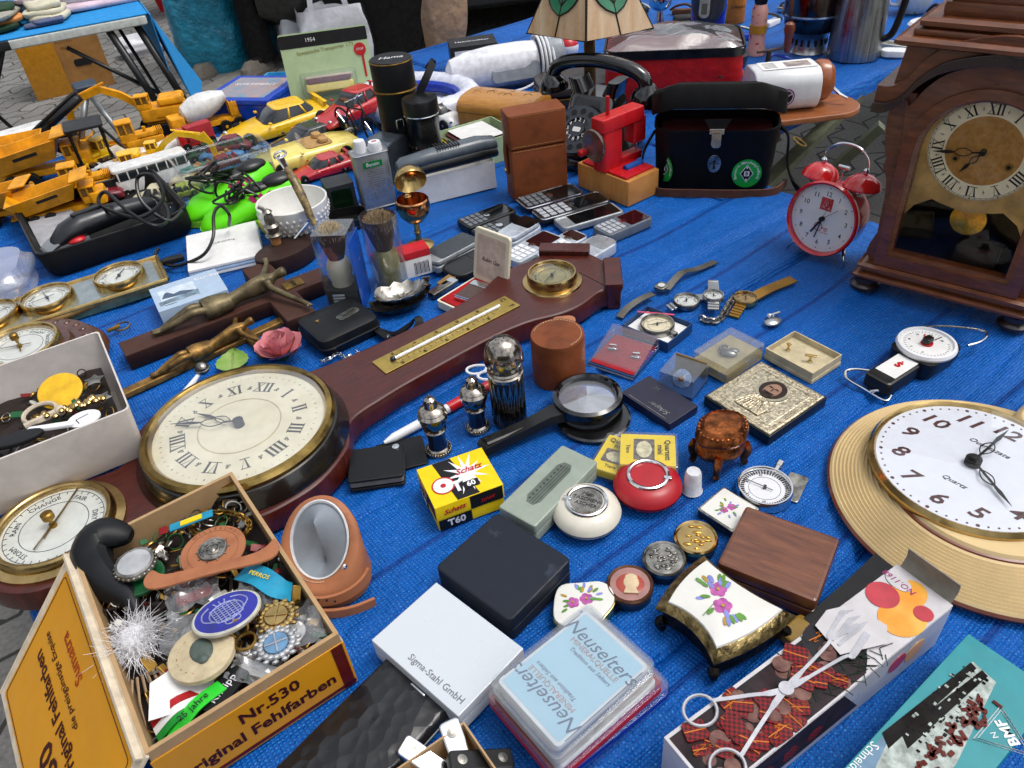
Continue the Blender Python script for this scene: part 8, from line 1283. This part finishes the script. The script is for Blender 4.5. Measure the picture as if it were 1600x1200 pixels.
def pot(m):m.lathe([(.033,0),(.035,.003),(.034,.008),(.031,.009),(.001,.008)],48);m.K(1);[m.text(ch,.0075,.0265*cos(rad(235-17*k)),.0265*sin(rad(235-17*k)),.0086,145-17*k,bold=.01)for k,ch in enumerate('SUERLAND')];m.K(2).sph(.001,.002,.0085,.012,.016,.004,18,6);m.sph(0,-.01,.0095,.006,.006,.004,12,6)
bit('pottery_medal','round cream pottery medal lettered around its rim','medal',318,1026,.066,30,pot,[mat('cream pottery','b8a98a',.5,bump=.3),mat('rust lettering','8a4426',.6),mat('grey green relief','4f5a54',.5)],sc=.76)
def fluff(m):
    rnd=random.Random(6);m.sph(0,0,.006,.011,.013,.01,12,8)
    for k in range(1100):a_=rnd.uniform(0,6.28);e_=rnd.uniform(-.2,1.3);L_=rnd.choice((rnd.uniform(.008,.02),rnd.uniform(.012,.032)));d=Vector((cos(a_)*cos(e_),sin(a_)*cos(e_),sin(e_)));b_=Vector((rnd.uniform(-.01,.01),rnd.uniform(-.014,.014),0));m.tube([b_,b_+d*L_*.5+Vector((0,0,.003)),b_+d*L_+Vector((rnd.uniform(-.004,.004),rnd.uniform(-.004,.004),-.004))],[.0003,.00025,.0001],3)
bit('feather','fluffy white feather tuft at the left of the cigar box','feather',212,1005,.056,0,fluff,mat('white down','dcdbdd',.95,bump=0))
bit('feather_quill','brown and white feather quills below the fluffy tuft','feather',222,1055,.052,-60,lambda m:[m.tube([(0,.004*k,0),(.03,.006*k,.006),(.05,.007*k,.002)],[.0012,.0009,.0002],4)for k in range(-3,4)],mat('brown down','9c8468',.8))
rnd=random.Random(12)
for k,(x,y,s_,lb_)in enumerate(((302,985,.05,'clear bag with a grey coin, left of the blue medal'),(300,925,.045,'zip bag with red closure below the crown cap opener'),(455,985,.05,'standing clear bag at the right wall of the cigar box'),(400,1040,.04,'clear bag with a printed slip at the front of the cigar box'),(395,935,.04,'clear bag behind the blue medal'))):
    vs_=[((i/9-.5)*s_,(j/9-.5)*s_*.8,.012*NZ.noise(Vector((i*.55,j*.55,k*7)))+.004*NZ.noise(Vector((i*1.7,j*1.7,k))))for i in range(10)for j in range(10)]
    t=T('zip_bag',lb_,'bag',tuple(CBx(x,y,.062)),rnd.uniform(-.6,.9),'small clear bags in the cigar box');m=MB();m.add(vs_,[(i*10+j,i*10+j+1,i*10+j+11,i*10+j+10)for i in range(9)for j in range(9)]);m.obj('film',glass('crumpled bag film','e6e8ea',g=.6,r=.22,dens=.1),t,smooth=70);m=MB();(m.cyl(.011,-.004,-.0025,24)if k in(0,2)else m.rbox(.03,.012,.0012,.001,.0003,-.006));m.obj('contents',[SLV,mat('red slip','8a1a20',.5),PAPER,PAPER,SLV][k],t)
def wreath(mt2):return lambda m:([m.sph(.013*cos(a_),.012*sin(a_),0,.0035,.0028,.002,7,4)for a_ in[k*PI/9 for k in range(18)]],[m.sph(.017*cos(a_),.016*sin(a_),-.001,.003,.002,.0016,7,4)for a_ in[k*PI/7 for k in range(14)]],m.K(1).prism(circ(.0095,26),0,.002),m.K(0).rbox(.018,.0014,.001,.0003,.0002,.002),m.rbox(.0014,.018,.001,.0003,.0002,.0022))
bit('brooch','gold sunburst brooch at the right of the blue medal','brooch',432,963,.068,0,wreath(0),[GOLD,GOLD]);bit('brooch','silver wreath brooch with blue checked centre','brooch',432,1006,.07,20,wreath(1),[mat('bright silver filigree','c3c4c6',.3,.8),mat('pale blue enamel','5f86a8',.3)])
bit('paper_slip','folded blank white paper slip at the front of the cigar box','paper',285,1078,.06,30,lambda m:m.prism([(-.028,-.014),(.02,-.02),(.026,.012),(.0,.022),(-.02,.016)],0,.0006),PAPER,tilt=(8,12))
bit('ribbon','green white and red ribbon at the front corner of the cigar box','ribbon',278,1112,.058,35,lambda m:[m.K(k).strip(cat([(-.02,-.007+.007*k,-.006),(0,-.007+.007*k,.004),(.02,-.007+.007*k,-.002)],5),.0068,.001)for k in range(3)],[mat('ribbon green','17852c',.6),PAPER,mat('ribbon red','a31a20',.6)])
bit('lapel_band','bright green band with black print beside the striped ribbon','ribbon',305,1110,.06,50,lambda m:(m.strip(cat([(-.025,0,-.008),(0,0,.004),(.025,0,0)],5),.012,.001),m.K(1).text('25 jahre',.008,0,0,.0055)),[mat('bright green ribbon','2cbf30',.5),INK])
bit('lapel_band','black and white printed band right of the pottery medal','ribbon',350,1078,.058,60,lambda m:(m.prism(rr(.04,.02,.003,3),0,.002),m.K(1).text('Kneipp',.009,0,0,.0022)),[INK,WHITE])
bit('ribbon','blue and yellow ribbon behind the leather disc','ribbon',300,818,.07,10,lambda m:(m.strip([(-.02,0,0),(.02,.004,.004)],.009,.001),m.K(1).strip([(-.01,.001,.002),(.01,.003,.004)],.006,.001)),[mat('sky ribbon','1c86a8',.5),YEL])
bit('ribbon','blue ribbon with yellow print at the right of the leather disc','ribbon',408,905,.066,-25,lambda m:(m.strip(cat([(-.025,.004,-.004),(0,0,.004),(.02,-.004,.002),(.03,0,-.006)],5),.02,.001),m.K(1).text('PERROS',.006,0,0,.006)),[mat('sky ribbon','1c86a8',.5),YEL])
chain('necklace','dark gold chain coiled at the back of the cigar box',cat([tuple(G(345+45*cos(a_),822+22*sin(a_),.056+.003*(k%2)))for k,a_ in enumerate([.35*j for j in range(30)])],3),.0028,BRASSD,'chain',.35)
t=T('key_ring','brass split ring and link hanging from the blue medal','ring',tuple(G(384,1002,.07)),.4);m=MB();m.torus(.008,.0014,0,0,0,20,6);m.obj('ring',BRASSD,t);m=MB().at(-.002,.012,.004,60,0,20);m.torus(.007,.0013,0,0,0,20,6);m.obj('link',BRASSD,t)
m=MB();[m.tube([(.0,0,0),(.012*cos(k),.012*sin(k),.004+.002*(k%3))],[.0005,.0001],3)for k in range(12)];tag(m.obj('feather',mat('white down','c9c8ca',.8),loc=tuple(G(407,803,.003))),'tiny grey feather against the mahogany barometer','feather')
# leather cuff
t=T('leather_holder','salmon leather holder with felt lined oval opening and buckled straps','holder',at(517,905),rad(-14));R_=.041;sh=lambda q,z,tl,oy=0:[(R_*q*cos(a_),R_*q*.86*sin(a_)+oy,z+tl*sin(a_))for a_ in[2*PI*k/44 for k in range(44)]]
m=MB();m.loft([sh(.98,0,0),sh(1.04,.012,0),sh(1.0,.03,.006),sh(.96,.05,.024,.003),sh(.9,.0535,.027,.004),sh(.74,.0545,.027,.004),sh(.71,.053,.026,.004)],True,False);m.obj('body',SAL,t,smooth=60)
m=MB();m.loft([sh(.72,.0548,.027,.004),sh(.67,.0552,.027,.004),sh(.655,.0535,.0265,.004),sh(.64,.0515,.0265,.004),sh(.3,.0515,.0265,.004),sh(.01,.0515,.0265,.004)],False,True);n_=len(m.f)
for i in range(n_):m.mi[i]=0 if i<88 else 1
m.obj('lining',[mat('white felt rim','c9c9ca',.9),mat('grey felt','7f868e',.8,bump=.1,bs=900,var=.05)],t,smooth=60)
m=MB();m.strip([(R_*1.06*cos(a_),R_*.92*sin(a_),.019+.002*sin(a_))for a_ in[PI+PI*k/18 for k in range(19)]],.003,.012);m.obj('strap',SAL,t);m=MB();m.strip(cat([(-.02,-.038,.006),(.01,-.042,.006),(.035,-.035,.005),(.054,-.022,.004)],6),.003,.011);m.obj('strap',SAL,t)
for x,z in((-.012,.022),(-.002,.008)):m=MB().at(x,-R_*.93,z,90);m.tube([(a,b,0)for a,b in rr(.012,.016,.003,4)],.0011,6,True);m.obj('buckle',CHROME,t)
for x in(-.033,.036):m=MB().at(x*.92,-.02,.05,90,0,60 if x>0 else-60);m.lathe([(.003,0),(.0025,.0012),(.001,.0018)],14);m.obj('stud',CHROME,t)
m=MB();[m.at(x,-R_*.925,.022,90).cyl(.0011,0,.0012,10)for x in(.008,.016,.024)];m.obj('strap_holes',INK,t);m=MB();[m.rbox(.0022,.0006,.0006,.0002,.0001,.0565+.0262*sin(a_)-.0028,R_*.8*cos(a_),R_*.7*sin(a_)+.004)for a_ in[PI*1.25+.08*k for k in range(14)]];m.obj('stitching',mat('cream thread','cbb493',.8),t)
# ============================================================ FRONT CENTRE
def slab(name,label,A,B,C,z,mt,r=.004,split=.45,e=.002):
    loc,rz,w_,d_=rect(A,B,C,z);t=T(name,label,'box',loc,rz);m=MB();m.rbox(w_*.995,d_*.995,z*split,r,e*.5);m.obj('lower_box',mt,t);m=MB();m.rbox(w_,d_,z*(1-split)-.0006,r,e,z*split+.0006);m.obj('lid',mt,t);return t,w_,d_
slab('jewellery_box','plain dark navy grained box behind the white metal box',(679,886),(797,972),(787,806),.03,mat('navy grained board','141a26',.5,bump=.25,bs=1200,dist=.0003,col2='2c3340',vs=28,lo=.3,hi=.37),.006)
t,w_,d_=slab('metal_box','white metal box with silver clasp and grey company lettering',(580,1000),(716,1120),(684,911),.026,mat('white enamelled tin','bcc2c8',.3,coat=.2,col2='9da3a8',vs=45,lo=.27,hi=.33,bump=0),.001,.5,.0008);m=MB();m.text('Sigma-Stahl GmbH',.0085,.016,-d_/2+.011,.0262);m.obj('lettering',mat('grey print','6f7076',.6),t);m=MB().at(.006,-d_/2-.001,.013,90);m.prism(rr(.018,.007,.002,3),0,.002,.0006);m.obj('clasp',CHROME,t)
loc,rz,w_,d_=rect((604,1078),(700,1158),(480,1165),.014);t=T('spectacle_case','black crocodile embossed case at the bottom edge','case',(*G(574,1166,.0).xy,0),rz);w_,d_=.078,.17;CROC=mat('crocodile leather','17181b',.25,kind='voronoi',vs=85,bump=.9,bs=85,dist=.0018,st=(1,.8,1),lo=0,hi=.5);m=MB();m.loft([[(x*q,y*q,z)for x,y in rr(w_,d_,.02,8)]for z,q in((0,.96),(.004,1),(.009,1),(.0135,.95),(.015,.86),(.0155,.5))]);m.obj('shell',CROC,t,smooth=50);m=MB();m.tube([(x,y,.0065)for x,y in rr(w_*1.005,d_*1.005,.02,8)],.0009,5,True);m.obj('seam',BLK,t)
loc,rz,w_,d_=rect((725,1127),(600,1214),(800,1204),.045);t=T('open_carton','small beige carton of chrome lighters at the bottom edge','carton',loc,rz);m=MB();m.tray(w_,d_,.045,.0015,.001);m.obj('tray',CGI,t)
for k,(x,y,a_,lb_,mt)in enumerate(((718,1180,20,'chrome flip lighter with screws in the beige carton',CHROME),(668,1196,60,'rounded chrome lighter at the left of the beige carton',CHROME),(748,1196,100,'black and chrome lighter at the right of the beige carton',BLK))):
    t=T('lighter',lb_,'lighter',tuple(G(x,y,.03)),rad(a_),'lighters in the beige carton');t.rotation_euler.x=rad(25);m=MB();m.rbox(.016,.05,.009,.003,.0015);m.obj('case',mt,t);[MB().at(0,y_,.009).lathe([(.004,0),(.0038,.001),(.001,.0014)],14).obj('screw',SLV,t)for y_ in(-.016,.016)]
# card cases
def cards(label,A,B,C,z0,z1,base,face,ins=None):
    loc,rz,w_,d_=rect(A,B,C,z1);h_=z1-z0;t=T('card_case',label,'card case',(loc[0],loc[1],z0),rz,'stack of playing card cases');m=MB();m.rbox(w_,d_,h_*.45,.006,.001);m.obj('base',base,t);m=MB();m.at(0,0,h_,180).tray(w_*1.0,d_*1.0,h_*.52,.0012,.006);m.obj('clear_lid',CLR,t);m=MB();m.rbox(w_*.9,d_*.92,h_*.42,.004,.0006,h_*.46);m.K(1);(ins or(lambda m,w,d,z:0))(m,w_,d_,h_*.88+.0001);m.obj('card_deck',face,t);return t
BC=mat('blue tray plastic','0c2c9c',.3);RC_=mat('red tray plastic','a80f14',.3);cards('blue based clear card case at the bottom of the stack',(884,1204),(1050,1070),(752,1096),0,.019,BC,[PAPER,INK]);cards('red based clear card case in the middle of the stack',(868,1212),(1040,1060),(734,1100),.0194,.037,RC_,[PAPER,INK])
def neus(m,w,d,z):
    m.rbox(w*.84,d*.85,.0002,.002,.00005,z)
    for a_,y_ in((180,.0),(0,0)):M0=m.M;m.M=M0@TR(0,0,0,0,0,a_+90+0);m.K(2).text('Neuselters',.0165,0,w*.275,z+.0003,0,.35);m.K(3).text('MINERALQUELLE',.0066,.002,w*.19,z+.0003);m.K(2).text('Tradition aus Selters',.0052,.004,w*.13,z+.0003,0,.3);m.M=M0
    m.K(2);[m.line((-w*.38,s*d*.455),(w*.38,s*d*.455),.0006,z)for s in(-1,1)]
cards('clear card case with pale blue mineral water cards on top of the stack',(867,1180),(1027,1037),(757,1068),.0374,.058,mat('frosted clear base','b5b2aa',.3),[PAPER,mat('pale water blue','a9cbd8',.5,var=.04,vs=15),mat('slate lettering','5d6d84',.5),mat('salmon lettering','b08a80',.5)],neus)
# praline box
loc,rz,w_,d_=rect((1402,881),(1490,946),(1046,1163),.054);t=T('praline_box','long picture box with fruit, tartan parcels and silver pastry tongs','box',loc,rz);h_=.054;PRW=mat('glossy white print','bcb9bb',.3,coat=.3,var=.05);m=MB();m.rbox(w_,d_,h_,.0008,.0004);m.obj('carton',PRW,t)
pm=[PRW,mat('dark window scene','120c10',.6,col2='2c1c20',vs=60),mat('tartan red','7c1218',.6,kind='check',vs=420,col2='3c1014'),mat('orange cord','b8661c',.4),mat('chestnut','4c2826',.5,col2='7c5a50',vs=90),mat('pine green','16281e',.8),mat('printed orange fruit','d4881a',.3,col2='dca94a',vs=30,coat=.3),mat('printed red fruit','b02a38',.3,coat=.3),mat('silver tongs print','c2c2c8',.22,.6),mat('magenta print','9c1c6c',.5),mat('charcoal','15131a',.5)]
m=MB().at(0,0,h_);W,D=w_,d_;rnd=random.Random(21);m.K(1).poly([(-W*.44,-D*.49),(W*.47,-D*.49),(W*.47,D*.1),(W*.1,D*.2),(-W*.44,D*.12)],0,.0002)
for k in range(64):
    x,y=rnd.uniform(-.36,.38)*W,rnd.uniform(-.46,.08)*D;s_=rnd.uniform(.006,.012)
    if k%2:m.K(2);a_=rnd.uniform(0,90);M0=m.M;m.M=M0@TR(x,y,0,0,0,a_);m.prism(rr(s_*1.5,s_*1.3,.002,3),.0002,.0003+.00004*k);m.K(3);m.line((-s_*.75,0),(s_*.75,0),.0009,.0013+.00002*k);[m.tube(cat([(0,0,.0015),(.006*cos(j),.006*sin(j),.0016),(.003*cos(j+.8),.003*sin(j+.8),.0015)],3),.0003,4)for j in(.5,3.6)];m.M=M0
    else:m.K(4).prism(circ(s_*.6,16,x,y),.0002,.00032+.00004*k)
for k in range(90):x,y=rnd.choice(((.05,-.05),(-.2,.0),(.3,.12),(.35,.05)));x=max(-.4,min(.36,x))*W+rnd.uniform(-.008,.008);y=y*D+rnd.uniform(-.02,.02);a_=rnd.uniform(0,6.28);m.K(5).line((x,y),(x+.009*cos(a_),y+.012*sin(a_)),.0006,.0007)
m.K(10).prism(circ(.017,24,-W*.22,D*.1,ry=.022),.0004,.0006);m.K(6).prism(circ(.017,24,W*.18,D*.34,ry=.02),.0002,.0006);m.prism(circ(.013,20,-W*.02,D*.42,ry=.018),.0002,.0005);m.K(7).prism(circ(.013,24,-W*.25,D*.36),.0004,.0008);m.prism(circ(.0075,20,W*.33,D*.4),.0006,.001);m.K(0).prism(circ(.011,24,-W*.26,D*.44,ry=.007),.0009,.001);m.K(9).text('NO.1168',.0075,-W*.24,D*.44,.0011,180,.2)
m.K(8);m.K(0).poly([(-.024,D*.1),(.004,D*.08),(.018,D*.22),(.008,D*.27),(-.02,D*.25),(-.028,D*.17)],.0032,.0003);m.K(8);[m.poly([(q-.001,D*.1),(q+.001,D*.1),(q*1.6+.0022,D*.2),(q*1.3,D*.235),(q*1.6-.0022,D*.2)],.0036+.0001*j,.0004)for j,q in enumerate((-.012,-.007,-.002))]
for s,xr,yr in((-1,-.024,-.37),(1,.016,-.42)):m.tube([(xr+.0115*cos(a_),yr*D+.0125*sin(a_),.0035)for a_ in[k*PI/12 for k in range(24)]],.0013,6,True);m.strip(cat([(xr,yr*D+.013,.0035),(xr*.5,yr*D*.62,.0038),(.0,-D*.13,.004),(s*-.007,.02,.004),(s*-.01,D*.1,.0038),(s*-.004,D*.2,.0038)],5),[.0028]*8+[.0045]*4+[.0024]*8+[.005]*6,.0012)
m.cyl(.0055,.003,.0056,18,0,-D*.13);m.obj('top_print',pm,t)
m=MB().at(W/2,0,h_/2,90,0,90);m.K(0).rbox(D*.98,h_*.95,.0003,.0005,.0001);m.K(1).poly([(-D*.48,-h_*.3),(D*.1,-h_*.3),(D*.0,h_*.45),(-D*.48,h_*.45)],.0004);m.K(6).prism(circ(.012,20,D*.35,0),.0004,.0007);m.K(7).prism(circ(.01,20,D*.26,.004),.0004,.0008);[m.K(2).prism(circ(.009,5,-D*(.1+.1*k),-.002),.0005,.0008)for k in range(4)];m.obj('side_print',pm,t)
m=MB();m.strip(cat([(0,D/2,h_*.95),(.0,D/2+.006,h_+.008),(0,D/2+.004,h_+.02)],5),W*.9,.001,up=(0,1,0));m.obj('flap',mat('grey board flap','8a8478',.6),t)
# teal box
loc,rz,w_,d_=rect((1513,990),(1650,1082),(1285,1198),.04);t=T('cake_server_box','teal box picturing a chocolate layer cake slice and white triangle emblem','box',loc,rz);m=MB();m.rbox(w_,d_,.04,.0008,.0005);m.obj('carton',mat('teal print','0a8088',.35,coat=.3,var=.05),t)
tm=[mat('chocolate sponge','120c0b',.9,bump=.6,bs=300,var=.4,vs=200),mat('cream filling','a8b2ac',.5,var=.25,vs=140,bump=.6,bs=200,dist=.001),mat('chocolate shavings','5c1e14',.7),mat('cherry','8a1230',.3,coat=.4),mat('steel blue server','5f7d95',.3,.3),WHITE]
m=MB().at(0,0,.0401);W,D=w_,d_;m.K(4).poly([(-W*.42,-D*.5),(-W*.44,-D*.2),(-W*.34,-D*.02),(-W*.1,-D*.25),(W*.2,-D*.5)],0,.0001);m.K(1).poly([(-W*.4,-D*.16),(-W*.28,D*.38),(W*.02,D*.36),(W*.22,-D*.1),(W*.12,-D*.44),(-W*.1,-D*.46),(-W*.3,-D*.34)],.0001,.0002)
for k,(x0,x1)in enumerate(((-.37,-.29),(-.24,-.16))):m.K(0).poly([(x0*W-.006,-D*.2+.01*k),(x0*W+W*.085,D*.37),(x1*W+W*.085,D*.36),(x1*W-.002,-D*.24+.01*k)],.0003+.0001*k,.0002)
rnd=random.Random(31)
for k in range(70):x,y=rnd.uniform(-.05,.17)*W,rnd.uniform(-.35,.28)*D;m.K(2);a_=rnd.uniform(0,180);M0=m.M;m.M=M0@TR(x,y,.0005,0,0,a_);m.rbox(rnd.uniform(.003,.008),rnd.uniform(.002,.004),.0006,.0008,.0003);m.M=M0
[(m.K(0 if k%3 else 1),m.rbox(rnd.uniform(.001,.003),rnd.uniform(.001,.003),.0004,.0004,.0002,.0005,rnd.uniform(-.36,.0)*W,rnd.uniform(-.16,.34)*D))for k in range(90)];m.K(1).prism(circ(.017,24,W*.04,-D*.38),.0004,.001);m.K(3).prism(circ(.0095,24,W*.05,-D*.38),.001,.0016);m.K(5);cx,cy=W*.36,D*.16;m.M=m.M@TR(cx,cy,0,0,0,150)
for s_ in(.022,.0185):m.tube([(s_*cos(a_),s_*sin(a_),.0002)for a_ in(PI/2,PI/2+2.094,PI/2+4.189)],.0007,4,True)
m.text('BMF',.0105,0,-.004,.0002,0,bold=.03);m.text('N',.006,0,.006,.0002);m.at(-W*.47,-D*.42,.0403,0,0,90);m.text('Schneide',.009,.012,-.002,0,180);m.obj('print',tm,t)
m=MB();m.strip([tuple(G(x,y,z))for x,y,z in((1272,985,.006),(1340,925,.008),(1388,878,.006))],.024,.008);tag(m.obj('leather_strip',LEA),'black leather strip between the wooden box and the picture box','strap')
m=MB();m.prism(rr(.03,.02,.004,3),0,.01,.002);tag(m.obj('amber_block',mat('amber resin','8a6a1c',.3,coat=.4),loc=at(1246,994),rz=.6),'small amber block behind the picture box','block')
